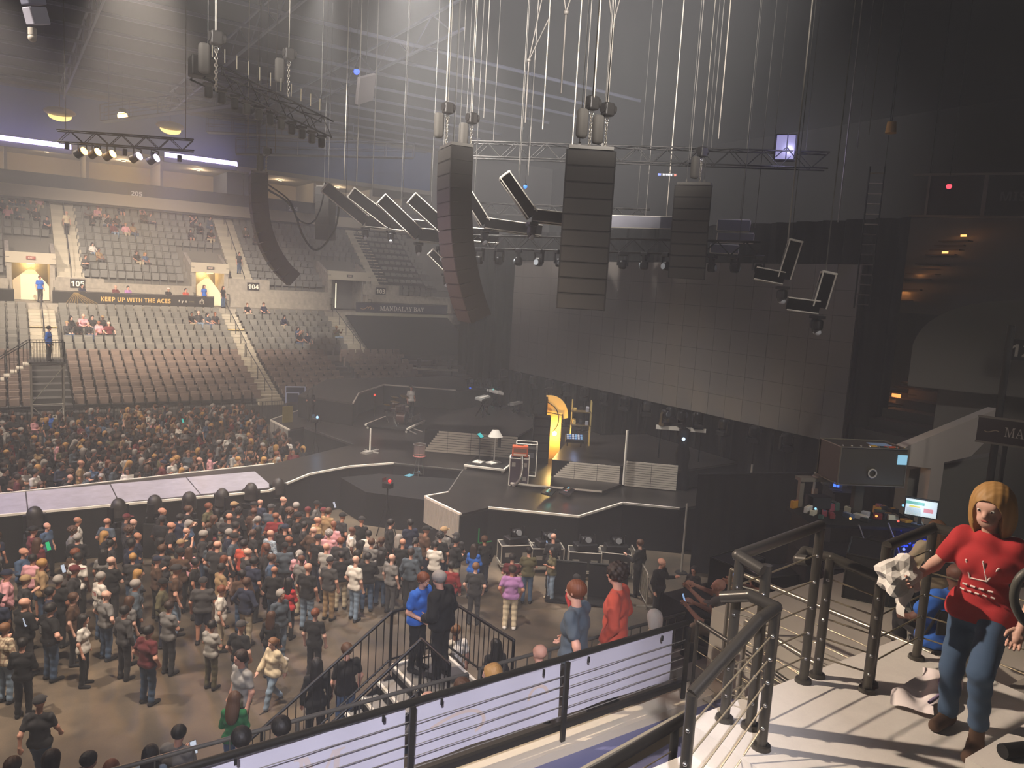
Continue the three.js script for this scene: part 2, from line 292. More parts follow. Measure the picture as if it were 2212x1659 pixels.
railBanner(24.6, 33.2, printed(1024, 93, (c, w, h) => {
  c.fillStyle = '#2c2f3d'; c.fillRect(0, 0, w, h); c.strokeStyle = '#b98a5a'; c.lineWidth = 5; c.lineCap = 'round';
  c.beginPath(); c.moveTo(40, 52); c.bezierCurveTo(60, 66, 90, 66, 110, 44); c.bezierCurveTo(120, 30, 132, 40, 122, 62); c.bezierCurveTo(140, 24, 160, 24, 154, 62); c.bezierCurveTo(170, 40, 190, 44, 176, 62); c.stroke();
  c.fillStyle = '#d8d3cb'; c.font = '62px serif'; c.textBaseline = 'middle'; c.fillText('MANDALAY BAY', 250, h / 2 + 3, 640);
}), 'slate blue banner reading MANDALAY BAY');
struct('wall_concourse_8', bx(8.6, 0.9, 0.2, 28.9, 5.95, -60.05), M(0x9d9b88, 0.8), 'pale strip of wall under the blue banner');
// black cover over the seats below that banner
single('seat_cover', merge([bx(9.5, 0.06, 6.6, 28.3, 4.75, -56.9, 0, 0.44), bx(9.5, 2.6, 0.05, 28.3, 2.2, -53.8)]), M(0x1b1c21, 0.95), 'black cloth covering the seats below the blue banner', 'cover');
single('seat_cover', bx(4.6, 0.06, 8.5, 30.6, 11.0, -67.2, 0, 0.62), M(0x222227, 0.95), 'black cloth over the upper seats beside the 103 sign', 'cover');

// ---------------------------------------------------------------- suite level
struct('wall_fascia_1', bx(X1 - X0, 0.9, 0.4, (X0 + X1) / 2, 14.35, -69.9), M(0xa9a08f, 0.8), 'beige balcony fascia of the suite level');
struct('wall_fascia_2', bx(X1 - X0, 1.0, 0.25, (X0 + X1) / 2, 15.3, -70.0), M(0x33363f, 0.7), 'dark balcony parapet of the suite level');
struct('floor_suite', bx(X1 - X0, 0.3, 9.4, (X0 + X1) / 2, 13.9, -74.7), M(0x3a3936, 0.9), 'dark floor of the suite balcony');
struct('ceiling_suite', bx(X1 - X0, 0.4, 8, (X0 + X1) / 2, 18.2, -75.4), M(0x87847f, 0.85), 'ceiling over the suites');
struct('wall_suite_upper', bx(X1 - X0, 3.9, 0.4, (X0 + X1) / 2, 20.35, -72.2), M(0x4a5d8a, 0.85), 'blue grey wall above the suite glass');
struct('wall_suite_back', bx(X1 - X0, 4, 0.3, (X0 + X1) / 2, 16, -78.6), M(0xb5a892, 0.85), 'beige back wall of the suites');
for (const [i, x] of [-4.4, 0.6, 6.2, 11.8, 17.9, 19.4, 25.3, 31].entries()) struct('wall_suite_' + (i + 1), bx(i === 4 || i === 5 ? 1.4 : 0.22, 4, 5.4, x, 16, -75.8), i === 4 || i === 5 ? M(0x586279, 0.85) : M(0x9e9a92, 0.8), 'partition between two suites');
for (const [i, x] of [-1.8, 3.4, 9, 15, 22.3, 28].entries()) {
  const t = thing('suite_ceiling_lamp', ['suite lamp at the far left edge', 'suite lamp behind the glowing strip end', 'suite lamp behind the lamp truss', 'suite lamp above the standing pair', 'suite lamp left of the hanging cables', 'suite lamp above the light pods'][i], 'lamp', [x, 17.95, -74.2], 0, 'suite ceiling lamps');
  mesh('rim', cyl(0.2, 0.2, 0.05, 0, 0, 0, 16), M(0x777777, 0.5), t); mesh('lens', cyl(0.15, 0.15, 0.04, 0, -0.03, 0, 16), glow(0xffe6bd, 8), t);
  const l = new THREE.PointLight(0xffdcae, i < 4 ? 46 : 34); l.position.set(x, 17.6, -74.2); l.castShadow = true; l.shadow.radius = 6; scene.add(l);
}
// suite balcony furniture: bench seats and a counter per suite
for (const [i, x] of [-1.8, 3.4, 9, 15, 22.3, 28].entries()) {
  const t = thing('suite_counter', ['dark drinks counter in the leftmost suite', 'dark drinks counter behind the glowing strip end', 'dark drinks counter behind the lamp truss', 'dark drinks counter beside the bright wall lamp', 'dark drinks counter left of the hanging cables', 'dark drinks counter above the light pods'][i], 'counter', [x, 14.05, -73.6], 0, 'suite counters');
  mesh('top', bx(2.6, 0.07, 0.5, 0, 1.05, 0), M(0x3d3833, 0.5), t); mesh('front', bx(2.5, 1.0, 0.06, 0, 0.5, 0.15), M(0x2c2a28, 0.8), t); mesh('side_panel', bx(0.06, 1.0, 0.4, -1.22, 0.5, 0), M(0x2c2a28, 0.8), t); mesh('side_panel', bx(0.06, 1.0, 0.4, 1.22, 0.5, 0), M(0x2c2a28, 0.8), t);
}
numberSign('205', 9.4, 15.0, -69.82, 1.25, 0.6, 'pale number 205 on the parapet above the seated clusters', '#33363f', '#d9d9dc');
numberSign('204', 22.2, 15.1, -69.82, 1.25, 0.6, 'pale number 204 on the parapet behind the cable loops', '#33363f', '#d9d9dc');
// glowing ribbon displays
function ribbon(x0, x1, y, label) {
  const t = thing('ribbon_display_screen', label, 'display', [(x0 + x1) / 2, y, -71.05], 0, 'glowing ribbon displays');
  mesh('casing', bx(x1 - x0 + 0.1, 0.7, 0.34, 0, 0, -0.17), M(0x22242c, 0.6), t);
  mesh('screen', new THREE.CylinderGeometry(0.41, 0.41, x1 - x0, 18, 1, false, 0, Math.PI).rotateZ(Math.PI / 2).rotateX(Math.PI / 2 * 0).scale(1, 1, 0.8).translate(0, 0, 0.06), glow(0xc4b0ff, 24), t);
  const l = new THREE.RectAreaLight(0xa9a2ff, 26, x1 - x0, 0.8); l.position.set((x0 + x1) / 2, y, -70.95); l.lookAt((x0 + x1) / 2, y - 1.2, -60); scene.add(l);
}
ribbon(-9, 4.9, 17.95, 'glowing violet white ribbon display left of the lamp truss');
ribbon(11.7, 17.5, 18.3, 'glowing violet white ribbon display right of the lamp truss');
// ---------------------------------------------------------------- seats of the far stand
{
  const back = rbx(0.5, 0.52, 0.07, 0.05, 0, 0.62, -0.16, 0, -0.16), pan = rbx(0.46, 0.42, 0.09, 0.04, 0, 0.56, -0.03, 0, -0.12), arm = merge([bx(0.05, 0.58, 0.3, -0.28, 0.29, -0.08), bx(0.05, 0.04, 0.34, -0.28, 0.6, 0)]), foot = bx(0.4, 0.06, 0.2, 0, 0.3, -0.1);
  const whole = merge([back, pan, arm]);
  const tones = [[0x7a6a5f, 0x6f6158], [0x75736b, 0x6a6962], [0x6d6d69, 0x656560]];
  const fabric = tones.map((p) => p.map((c) => M(c, 0.75))), metal = M(0x232323, 0.6, 0.3);
  const eye = camera.position, list = SEATS.map((s) => [...s, Math.hypot(s[0] - eye.x, s[1] - eye.y, s[2] - eye.z)]).sort((a, b) => a[4] - b[4]);
  const first = list.filter((s) => s[0] > -0.2 && s[0] < 24).slice(0, 296), rest = list.filter((s) => !first.includes(s));
  const groups = ['retractable rows of tip-up seats', 'fixed lower rows of tip-up seats', 'upper rows of tip-up seats'];
  const one = ['', 'first', 'second', 'third', 'fourth', 'fifth', 'sixth', 'seventh', 'eighth', 'ninth', 'tenth', 'eleventh', 'twelfth', 'thirteenth', 'fourteenth', 'fifteenth', 'sixteenth', 'seventeenth', 'eighteenth', 'nineteenth'], tens = ['', '', 'twenty', 'thirty', 'forty'], last = ['', '', 'twentieth', 'thirtieth', 'fortieth'];
  const nth = (n) => n < 20 ? one[n] : n % 10 ? tens[Math.floor(n / 10)] + '-' + one[n % 10] : last[n / 10];
  const rowOf = ([, y, , k]) => Math.round(k ? (y - 3.45) / 0.36 : (y - 1.2) / 0.28) + 1, aisle = [13.85, 14.1, 16.3];
  const seatLabel = (s) => { const left = s[0] < aisle[s[3]], n = SEATS.filter((q) => q[3] === s[3] && q[1] === s[1] && (left ? q[0] < aisle[s[3]] && q[0] >= s[0] : q[0] > aisle[s[3]] && q[0] <= s[0])).length; return `${s[3] ? 'grey' : 'brown'} seat, ${nth(rowOf(s))} ${s[3] ? 'fixed' : 'retractable'} row up, ${nth(n)} seat ${left ? 'left' : 'right'} of the ${s[3] ? 'pale stairs' : 'dark steps'}`; };
  first.forEach((s, i) => {
    const [x, y, z, k] = s, t = thing('tip_up_seat', seatLabel(s), 'seat', [x, y, z], 0, groups[k]);
    mesh('backrest', back, fabric[k][i % 2], t); mesh('seat_pan', pan, fabric[k][(i + 1) % 2], t); mesh('armrest', arm, metal, t);
  });
  for (let k = 0; k < 3; k++) {
    const own = rest.filter((s) => s[3] === k), m = new THREE.InstancedMesh(whole, M(0xffffff, 0.75), own.length), o = new THREE.Object3D(), c = new THREE.Color();
    own.forEach(([x, y, z], i) => { o.position.set(x, y, z); o.updateMatrix(); m.setMatrixAt(i, o.matrix); m.setColorAt(i, c.setHex(tones[k][i % 2])); });
    m.name = 'seat_rows_' + ['retractable', 'lower', 'upper'][k]; m.castShadow = m.receiveShadow = true; scene.add(m);
    tag(m, ['further brown retractable seats of the far stand', 'further grey seats of the lower far stand', 'grey seats filling the upper far stand'][k], 'seats', null, 'stuff');
  }
}
// ---------------------------------------------------------------- stage and runway
{
  const poly = [[-12, -26.85], [0, -26.8], [7.76, -26.54], [9.86, -28.3], [11.73, -28.9], [13.64, -28.81], [15.82, -26.72], [13.61, -23.99], [12.57, -23.82], [12.72, -21.48], [13.99, -21.76], [16.34, -19.66], [18.93, -20.32], [20.45, -18.93], [26.8, -18.9], [26.8, -46], [17.9, -46.5], [15.62, -43.8], [11.63, -39.62], [11.75, -36.87], [12.66, -37.35], [13.4, -32.72], [9.07, -30.35], [0, -29.3], [-12, -29.3]];
  const t = thing('stage', 'large black angular concert stage with pale edge strips and a long runway', 'stage', [0, 0, 0]);
  mesh('skirt', prism(poly, 0, 1.6), drapeMat, t, 'black cloth skirt');
  mesh('deck', prism(poly.map(([x, z]) => [x, z]), 1.6, 1.7), deckMat, t, 'dark glossy deck');
  const edges = [[1, 2], [2, 3], [3, 4], [4, 5], [7, 8], [8, 9], [10, 11], [11, 12], [12, 13], [17, 18], [18, 19], [0, 1], [22, 23], [23, 24], [20, 21]];
  for (const [a, b] of edges) mesh('edge_strip', barBox([poly[a][0], 1.69, poly[a][1]], [poly[b][0], 1.69, poly[b][1]], 0.07, 0.07), a === 20 ? M(0x3a3937, 0.6) : white, t);
  for (const [a, b] of [[5, 6], [6, 7]]) mesh('edge_strip', barBox([poly[a][0], 1.69, poly[a][1]], [poly[b][0], 1.69, poly[b][1]], 0.05, 0.05), M(0x5d5b57, 0.6), t, 'dark edge strip');
  // runway surface: pale glossy sheet in panels
  const panelMat = new THREE.MeshPhysicalMaterial({ map: (() => { const x = speckle(158, 156, 166, 0.25, 77); x.repeat.set(0.4, 0.4); return x; })(), roughness: 0.32 });
  for (let i = 0; i < 8; i++) mesh('runway_panel', bx(2.46, 0.02, 2.42, -10.7 + i * 2.5, 1.705, -28.02 + (i > 4 ? (i - 4) * -0.03 : 0)), panelMat, t, 'pale glossy runway panel');
}
// pale slatted faces under the thrust and the risers
function slatPanel(name, a, b, y0, y1, n, vertical, label, mat, extraTop) {
  const L = Math.hypot(b[0] - a[0], b[1] - a[1]), t = thing(name, label, 'panel', [(a[0] + b[0]) / 2, y0, (a[1] + b[1]) / 2], Math.atan2(-(b[1] - a[1]), b[0] - a[0]), 'slatted stage faces');
  mesh('backing', bx(L, y1 - y0, 0.05, 0, (y1 - y0) / 2, -0.04), black, t);
  if (vertical) for (let i = 0; i < n; i++) mesh('slat', bx(L / n * 0.82, y1 - y0, 0.03, -L / 2 + (i + 0.5) * L / n, (y1 - y0) / 2, 0.01), mat, t);
  else { const cols = Math.max(2, Math.round(L / 0.95)); for (let c = 0; c < cols; c++) for (let i = 0; i < n; i++) { const off = extraTop ? Math.max(0, extraTop * (i / n) - c * L / cols) : 0, w = L / cols * 0.985 - off; if (w > 0.05) mesh('slat', bx(w, (y1 - y0) / n * 0.8, 0.03, -L / 2 + (c + 0.5) * L / cols + off / 2, (i + 0.5) * (y1 - y0) / n, 0.01), mat, t); } }
  return t;
}
const slatMat = M(0xcfc6b8, 0.55);
slatPanel('thrust_face', [12.55, -23.78], [12.7, -21.52], 0.75, 1.66, 26, true, 'pale ribbed metal face of the near stage corner', M(0xc9c5bc, 0.4, 0.4));
slatPanel('thrust_face', [11.6, -39.58], [11.72, -36.9], 0.5, 1.66, 4, true, 'plain pale metal face of the far stage corner', M(0xb3b0aa, 0.4, 0.3));
slatPanel('riser_face', [18.45, -24.1], [20.45, -22.24], 1.72, 2.5, 9, false, 'pale slatted riser face with a slanted end behind the pedal boards', slatMat, 0.75);
slatPanel('riser_face', [20.6, -22.1], [22.1, -20.72], 1.72, 2.75, 11, false, 'pale slatted riser face beside the dark cloth figure of rigging', slatMat);
slatPanel('riser_face', [15.85, -30.3], [19.1, -27.6], 1.72, 2.72, 9, false, 'wide pale slatted riser face behind the keyboard platform', slatMat, 0.7);
function riser(poly, y, label, strips) {
  const t = thing('stage_riser', label, 'riser', [0, 0, 0], 0, 'raised decks on the stage');
  mesh('body', prism(poly, 1.7, y - 0.08), drapeMat, t); mesh('deck', prism(poly, y - 0.08, y), deckMat, t);
  for (const [a, b] of strips) mesh('edge_strip', barBox([poly[a][0], y, poly[a][1]], [poly[b][0], y, poly[b][1]], 0.07, 0.07), white, t);
}
riser([[20.6, -22.2], [22.15, -20.8], [26, -21], [26.4, -27], [22.5, -28], [18.5, -24.2]], 2.5, 'low black raised deck behind the near slatted faces', []);
riser([[15.9, -30.4], [19.1, -27.7], [22.4, -30.3], [22.6, -36], [18.6, -33.6]], 2.72, 'black raised deck behind the wide slatted face', []);
riser([[15.04, -36.86], [16.6, -39.91], [19.48, -42.94], [22.87, -39.93], [26, -40], [26, -46], [17, -46], [13.2, -40]], 2.9, 'black raised far deck with pale edge behind the drum kit', [[0, 1], [1, 2], [2, 3]]);
// low front tier with pale strip
{ const t = thing('stage_tier', 'low dark stage tier edged with a pale strip below the amplifier', 'riser', [0, 0, 0]); const p = [[16.28, -23.84], [18.93, -21.51], [20.41, -22.06], [18.4, -24.3]]; mesh('deck', prism(p, 1.7, 1.82), deckMat, t); mesh('edge_strip', barBox([16.28, 1.81, -23.84], [18.93, 1.81, -21.51], 0.06, 0.06), white, t); }
single('stage_pole', rod([20.5, 1.8, -22.05], [20.5, 4.0, -22.05], 0.05), white, 'white upright pole between the two near slatted faces', 'pole');
// rear black drapes
single('rear_curtain', (() => { const g = new THREE.PlaneGeometry(36, 13, 240, 1), p = g.attributes.position; for (let i = 0; i < p.count; i++) p.setZ(i, 0.18 * Math.sin(p.getX(i) * 5) + 0.07 * Math.sin(p.getX(i) * 13)); g.computeVertexNormals(); return merge([g.rotateY(-Math.PI / 2).translate(30.2, 6.5, -35)]); })(), drapeMat, 'tall black pleated curtain behind the video screen', 'curtain');
function drape(x0, z0, x1, z1, h, label) {
  const L = Math.hypot(x1 - x0, z1 - z0), g = new THREE.PlaneGeometry(L, h, Math.ceil(L * 6), 1), p = g.attributes.position;
  for (let i = 0; i < p.count; i++) p.setZ(i, 0.06 * Math.sin(p.getX(i) * 9));
  g.computeVertexNormals();
  const t = thing('drape_wall', label, 'curtain', [(x0 + x1) / 2, 0, (z0 + z1) / 2], Math.atan2(-(z1 - z0), x1 - x0), 'black drape walls beside the stage');
  mesh('cloth', g.translate(0, h / 2, 0), drapeMat, t); mesh('top_rail', rod([-L / 2, h, 0], [L / 2, h, 0], 0.04), black, t);
  return t;
}
drape(19.3, -17.2, 27, -14.6, 3.5, 'black drape wall beside the stage below the screen corner');
for (const [i, [x, y1, z, l]] of [[19.15, 2.45, -17.4, 'pale upright pole at the near end of the drape wall'], [21.5, 3.75, -16.75, 'pale upright pole halfway along the drape wall'], [19.4, 4.6, -12.9, 'upright pole with a yellow tape sleeve']].entries()) { const t = thing('upright_pole', l, 'pole', [x, 0, z], 0, 'poles of the drape wall'); mesh('shaft', rod([0, 0.02, 0], [0, y1, 0], 0.035), steel, t); mesh('base', cyl(0.2, 0.22, 0.04, 0, 0.02, 0), black, t); if (i === 2) { mesh('tape', rod([0, 2.7, 0], [0, 3.5, 0], 0.045), M(0xb5a32c, 0.7), t, 'yellow tape sleeve'); mesh('box', bx(0.14, 0.6, 0.12, 0.05, 3.8, 0), M(0x6b5a4e, 0.8), t); } }

// ---------------------------------------------------------------- video screen
{
  const t = thing('video_screen', 'huge dark grey blank video wall behind the stage', 'screen', [27.2, 0, -28.9]);
  const m = M(0x75706a, 0.6), rows = 7, cols = 24, W = 23.6, H = 6.95;
  const tile = bx(0.08, H / rows - 0.012, W / cols - 0.012);
  for (let r = 0; r < rows; r++) for (let c = 0; c < cols; c++) { const p = mesh('panel', tile, m, t); p.position.set(hash2(r, c, 4) * 0.006, 4 + (r + 0.5) * H / rows, -W / 2 + (c + 0.5) * W / cols); }
  mesh('frame', merge([bx(0.2, H, 0.1, 0.2, 4 + H / 2, -W / 2), bx(0.2, H, 0.1, 0.2, 4 + H / 2, W / 2), bx(0.2, 0.1, W, 0.2, 4, 0), bx(0.2, 0.1, W, 0.2, 4 + H, 0), bx(0.05, H, W, 0.14, 4 + H / 2, 0)]), black, t);
  mesh('support_legs', merge(Array.from({ length: 9 }, (_, k) => bx(0.15, 4, 0.15, 0.4, 2, -11 + k * 2.75))), black, t);
}
// ---------------------------------------------------------------- hanging loudspeaker arrays
const ORD = ['first', 'second', 'third', 'fourth', 'fifth', 'sixth', 'seventh', 'eighth', 'ninth', 'tenth', 'eleventh', 'twelfth', 'thirteenth', 'fourteenth', 'fifteenth', 'sixteenth'];
function lineArray(x, z, yTop, n, ry, splay, tone, label, w = 1.3, h = 0.4, depth = 0.72) {
  const t = thing('line_array', label, 'loudspeaker', [x, yTop, z], ry, 'hanging loudspeaker arrays');
  const s = new THREE.Shape([[-w / 2, depth / 2], [w / 2, depth / 2], [w / 2 * 0.86, -depth / 2], [-w / 2 * 0.86, -depth / 2]].map(([a, b]) => new THREE.Vector2(a, -b)));
  const box = new THREE.ExtrudeGeometry(s, { depth: h - 0.015, bevelEnabled: true, bevelSize: 0.012, bevelThickness: 0.008, bevelSegments: 1 }).rotateX(-Math.PI / 2).translate(0, -h + 0.01, 0);
  const grille = bx(w * 0.95, h * 0.86, 0.02, 0, -h / 2, depth / 2 + 0.012);
  const body = M(tone[0], 0.7), front = M(tone[1], 0.75);
  let y = 0, zz = 0, a = 0;
  for (let i = 0; i < n; i++) {
    const c = mesh('cabinet', box, body, t); c.position.set(0, y, zz); c.rotation.x = a;
    mesh('grille', grille, front, c);
    y -= h * Math.cos(a); zz -= h * Math.sin(a); a = splay * ((i + 1) / n) ** 1.6;
  }
  mesh('fly_frame', merge([bx(w * 0.9, 0.09, depth, 0, 0.07, 0), bx(0.06, 0.2, 0.06, -0.3, 0.15, 0), bx(0.06, 0.2, 0.06, 0.3, 0.15, 0)]), M(0x6b6863, 0.5, 0.4), t);
  for (const s of [-0.3, 0.3]) mesh('suspension_line', rod([s, 0.2, 0], [s, 23.93 - yTop, 0], 0.012, 5), M(0x55534f, 0.6, 0.3), t);
  return t;
}
lineArray(13.02, -16.25, 13.0, 10, -0.6, 0.06, [0x302e2c, 0x4a4743], 'large grey fronted loudspeaker array hanging nearest, straight and lit', 1.28, 0.41);
lineArray(11.9, -21.5, 13.5, 13, -1.75, 0.5, [0x302e2c, 0x4a4743], 'tall dark loudspeaker array in the middle curving back at its foot', 1.3, 0.41);
lineArray(10.0, -36.6, 13.75, 12, -1.75, 1.0, [0x302e2c, 0x4a4743], 'black curved loudspeaker array on the far side before the 104 seats', 1.3, 0.43);
lineArray(15.1, -41.8, 14.1, 7, -2.3, 0.06, [0x302e2c, 0x4a4743], 'short black loudspeaker array left of the light pods', 1.2, 0.4);
lineArray(20.1, -19.2, 13.15, 8, -0.95, 0.2, [0x302e2c, 0x4a4743], 'shaded loudspeaker array hanging over the right of the stage', 1.25, 0.39);
// chain hoists
function hoist(x, y, z, label) {
  const t = thing('chain_hoist', label, 'hoist', [x, y, z], 0, 'chain hoists above the arrays');
  mesh('motor', merge([rbx(0.3, 0.34, 0.26, 0.05, 0, 0.2, 0), cyl(0.12, 0.12, 0.4, 0.02, 0.22, 0, 14, 0, Math.PI / 2)]), M(0x33312f, 0.5, 0.3), t);
  mesh('chain_bag', rbx(0.3, 0.75, 0.24, 0.1, -0.28, -0.35, 0), M(0x55524d, 0.9), t);
  mesh('hook', merge([new THREE.TorusGeometry(0.06, 0.018, 6, 14).translate(0, -0.06, 0)]), chrome, t);
  const links = [], n = 12; for (let i = 0; i < n; i++) links.push(new THREE.TorusGeometry(0.035, 0.012, 5, 8).scale(1, 1.5, 1).rotateY(i % 2 ? Math.PI / 2 : 0).translate(0, -0.12 - i * 0.085, 0));
  mesh('chain', merge(links), M(0xb9b2a6, 0.35, 0.8), t); mesh('suspension_line', rod([0, 0.36, 0], [0, 23.93 - y, 0], 0.014, 5), M(0x7a756c, 0.5, 0.4), t);
}
hoist(12.85, 14.0, -16.1, 'chain hoist with grey bag above the lit array'); hoist(13.3, 13.9, -16.0, 'second chain hoist above the lit array');
hoist(11.6, 14.5, -21.6, 'chain hoist above the left of the middle array'); hoist(12.5, 14.35, -21.65, 'chain hoist above the right of the middle array');
hoist(10.4, 14.7, -36.8, 'chain hoist above the far black array'); hoist(20.1, 14.1, -19.0, 'chain hoist above the shaded right array'); hoist(4.72, 15.0, -21.3, 'chain hoist above the diagonal lamp truss'); hoist(7.72, 16.0, -25.0, 'chain hoist beyond the diagonal lamp truss');
// long hanging chains and cables up to the roof
[[11.51, 14.9, -21.57, 'left of the middle array'], [12.5, 14.7, -21.74, 'over the middle array'], [12.86, 14.6, -21.53, 'right over the middle array'], [12.81, 14.3, -15.99, 'over the lit array, brightest of all'], [12.66, 13.9, -16.16, 'left over the lit array'], [13.27, 14.1, -16.04, 'right over the lit array'], [15.25, 14.64, -21.66, 'left of the lit array'], [15.07, 13.14, -22.09, 'beside the large bent pod'], [14.79, 13.27, -22.26, 'above the large bent pod'], [17.43, 13.49, -22.82, 'behind the lit array'], [20.22, 14.42, -18.72, 'over the shaded array'], [19.82, 13.96, -19.25, 'left over the shaded array'], [19.34, 11.2, -14.6, 'over the upper right pod'], [18.41, 10.2, -12.6, 'over the lower right pod'], [21.48, 14.43, -13.77, 'right of the white work lamp'], [24.77, 12.29, -16.68, 'above the screen corner'], [24.7, 14.62, -16.22, 'high beside the ladder truss'], [24.63, 14.98, -19.66, 'behind the white work lamp'], [21.77, 15.09, -19.85, 'left of the white work lamp'], [4.63, 15.3, -21.0, 'over the diagonal lamp truss'], [7.72, 16.4, -25.02, 'beyond the diagonal lamp truss'], [14.87, 13.89, -36.87, 'above the second bent pod'], [14.84, 13.3, -34.77, 'above the third bent pod'], [15.29, 13.1, -32.39, 'above the fourth bent pod'], [9.95, 15.14, -38.32, 'left over the far array'], [10.35, 15.08, -38.22, 'over the far array'], [11.15, 15.06, -38, 'right over the far array'], [15.02, 14.06, -38.95, 'above the first bent pod'], [25.12, 10.95, -21.36, 'over the top of the screen'], [21.04, 12.3, -22.56, 'at the left of the pale truss box'], [21.61, 12.3, -22, 'in the middle of the pale truss box'], [23.9, 12.1, -19.58, 'at the right of the pale truss box']]
  .forEach(([x, y, z, where], i) => single('hanging_cable', rod([x, y, z], [x, 23.9, z], i % 3 ? 0.015 : 0.024, 6), i % 3 ? M(0x6a6762, 0.6, 0.3) : M(0x9c958a, 0.5, 0.4), 'vertical rigging line hanging ' + where, 'cable', 'rigging lines'));
// bridles
[[[15.25, 20.5, -21.66], [14.7, 16.8, -21.9], [15.25, 18.2, -21.66]], [[12.8, 19.5, -16], [12.2, 16.4, -16.6], [11.7, 19, -16.9]], [[13.9, 19.3, -15.8], [13.35, 16.2, -16.1], [12.85, 18, -16.1]]]
  .forEach((p, i) => single('rigging_bridle', merge([rod(p[0], p[1], 0.02, 6), rod(p[1], p[2], 0.02, 6), rod(p[1], [p[1][0], p[1][1] - 2, p[1][2]], 0.025, 6), ball(0.07, ...p[1])]), M(0x5d5954, 0.6, 0.3), ['V shaped wire bridle left of the lit array', 'V shaped wire bridle at the left over the lit array', 'V shaped wire bridle right over the lit array'][i], 'cable', 'wire bridles'));

// ---------------------------------------------------------------- bent light pods
function pod(T, B, E, w, h, label, foot = true) {
  const t = thing('light_pod', label, 'light pod', T, 0, 'bent light pods over the stage');
  const L = (p) => [p[0] - T[0], p[1] - T[1], p[2] - T[2]], seg = [[L(T), L(B)], [L(B), L(E)]];
  const side = V(E[0] - B[0], 0, E[2] - B[2]).normalize().cross(UPV).normalize();
  const trims = [];
  seg.forEach(([a, b], k) => {
    const d = V(b[0] - a[0], b[1] - a[1], b[2] - a[2]).normalize(), q = side.clone().cross(d).normalize(), o = new THREE.Object3D();
    const mid = V(...a).add(V(...b)).multiplyScalar(0.5), len = V(...a).distanceTo(V(...b)), m4 = new THREE.Matrix4().makeBasis(side, q, d).setPosition(mid);
    mesh('body', new THREE.BoxGeometry(w, h, len).applyMatrix4(m4), blackSatin, t);
    for (const sx of [-1, 1]) for (const sy of [-1, 1]) { const off = side.clone().multiplyScalar(sx * w / 2).add(q.clone().multiplyScalar(sy * h / 2)); const p = V(...a).add(off), r = V(...b).add(off); mesh('edge_trim', rod(p.toArray(), r.toArray(), 0.022, 5), white, t); }
    if (!k) {
      for (let i = -1; i <= 1; i++) { const off = side.clone().multiplyScalar(i * w * 0.2), p = V(...a).lerp(V(...b), 0.3).add(off).add(q.clone().multiplyScalar(-h / 2 - 0.012)), r = V(...a).lerp(V(...b), 0.85).add(off).add(q.clone().multiplyScalar(-h / 2 - 0.012)); mesh('light_strip', barBox(p.toArray(), r.toArray(), 0.06, 0.03), M(0xb4b2ae, 0.5), t); }
      for (let i = -1; i <= 1; i++) { const off = side.clone().multiplyScalar(i * w * 0.2), p = V(...a).lerp(V(...b), 0.3).add(off).add(q.clone().multiplyScalar(h / 2 + 0.012)), r = V(...a).lerp(V(...b), 0.85).add(off).add(q.clone().multiplyScalar(h / 2 + 0.012)); mesh('light_strip', barBox(p.toArray(), r.toArray(), 0.06, 0.03), M(0xb4b2ae, 0.5), t); }
      const c = [[-1, -1], [1, -1], [1, 1], [-1, 1]].map(([sx, sy]) => V(...a).add(side.clone().multiplyScalar(sx * w / 2)).add(q.clone().multiplyScalar(sy * h / 2)).toArray());
      mesh('end_frame', merge(c.map((p, i) => rod(p, c[(i + 1) % 4], 0.035, 6))), white, t, 'pale end frame');
    }
  });
  const b = L(B); mesh('suspension_line', rod([(b[0]) / 2, b[1] / 2, b[2] / 2], [b[0] / 2, 23.93 - T[1], b[2] / 2], 0.012, 5), M(0x55534f, 0.6, 0.3), t);
  for (const s of [-0.5, 0.5]) { const hd = mesh('lamp_head', merge([rbx(0.24, 0.3, 0.24, 0.08, 0, -0.3, 0), bx(0.34, 0.08, 0.2, 0, -0.1, 0), ball(0.1, 0, -0.46, 0)]), blackSatin, t); hd.position.set(b[0] + side.x * s * w, b[1] - h / 2, b[2] + side.z * s * w); mesh('lens', ball(0.085, 0, -0.5, 0.03), M(0xd9dde2, 0.15), hd, 'pale glass lens'); }
}
pod([12.13, 13.24, -33.68], [13.86, 11.9, -33.14], [15.5, 11.85, -32.4], 0.75, 0.5, 'bent black light pod with pale edges, leftmost of the row');
pod([12.66, 12.92, -31.9], [14.28, 11.76, -31.32], [15.9, 11.7, -30.5], 0.75, 0.5, 'bent black light pod with pale edges, second of the row');
pod([12.85, 12.51, -29.15], [14.28, 11.22, -28.58], [16, 11.2, -27.7], 0.75, 0.5, 'bent black light pod with pale edges, third of the row');
pod([13.49, 12.53, -27.74], [14.87, 11.33, -27.13], [16.6, 11.28, -26.2], 0.75, 0.5, 'bent black light pod with pale edges, fourth of the row beside the middle array');
pod([13.97, 12.8, -24.61], [14.78, 11.59, -24.27], [16.6, 11.45, -23.3], 0.65, 0.36, 'bent black light pod emerging behind the middle array');
pod([13.61, 12.89, -21.29], [14.49, 11.7, -20.86], [16.2, 11.6, -19.8], 0.65, 0.36, 'large bent black light pod with pale frame left of the lit array');
pod([14.28, 10.53, -27.49], [14.88, 9.93, -27.19], [15.6, 9.75, -26.8], 0.5, 0.3, 'small low bent light pod touching the middle array');
pod([19.63, 11.18, -14.56], [19.54, 10.08, -14.77], [19.0, 10.2, -15.4], 0.75, 0.35, 'upright light pod with three bars, upper of the pair before the screen corner');
pod([18.6, 10.23, -12.64], [18.52, 9.3, -12.78], [18.0, 9.36, -13.4], 0.68, 0.33, 'upright light pod with three bars, lower of the pair before the screen corner');

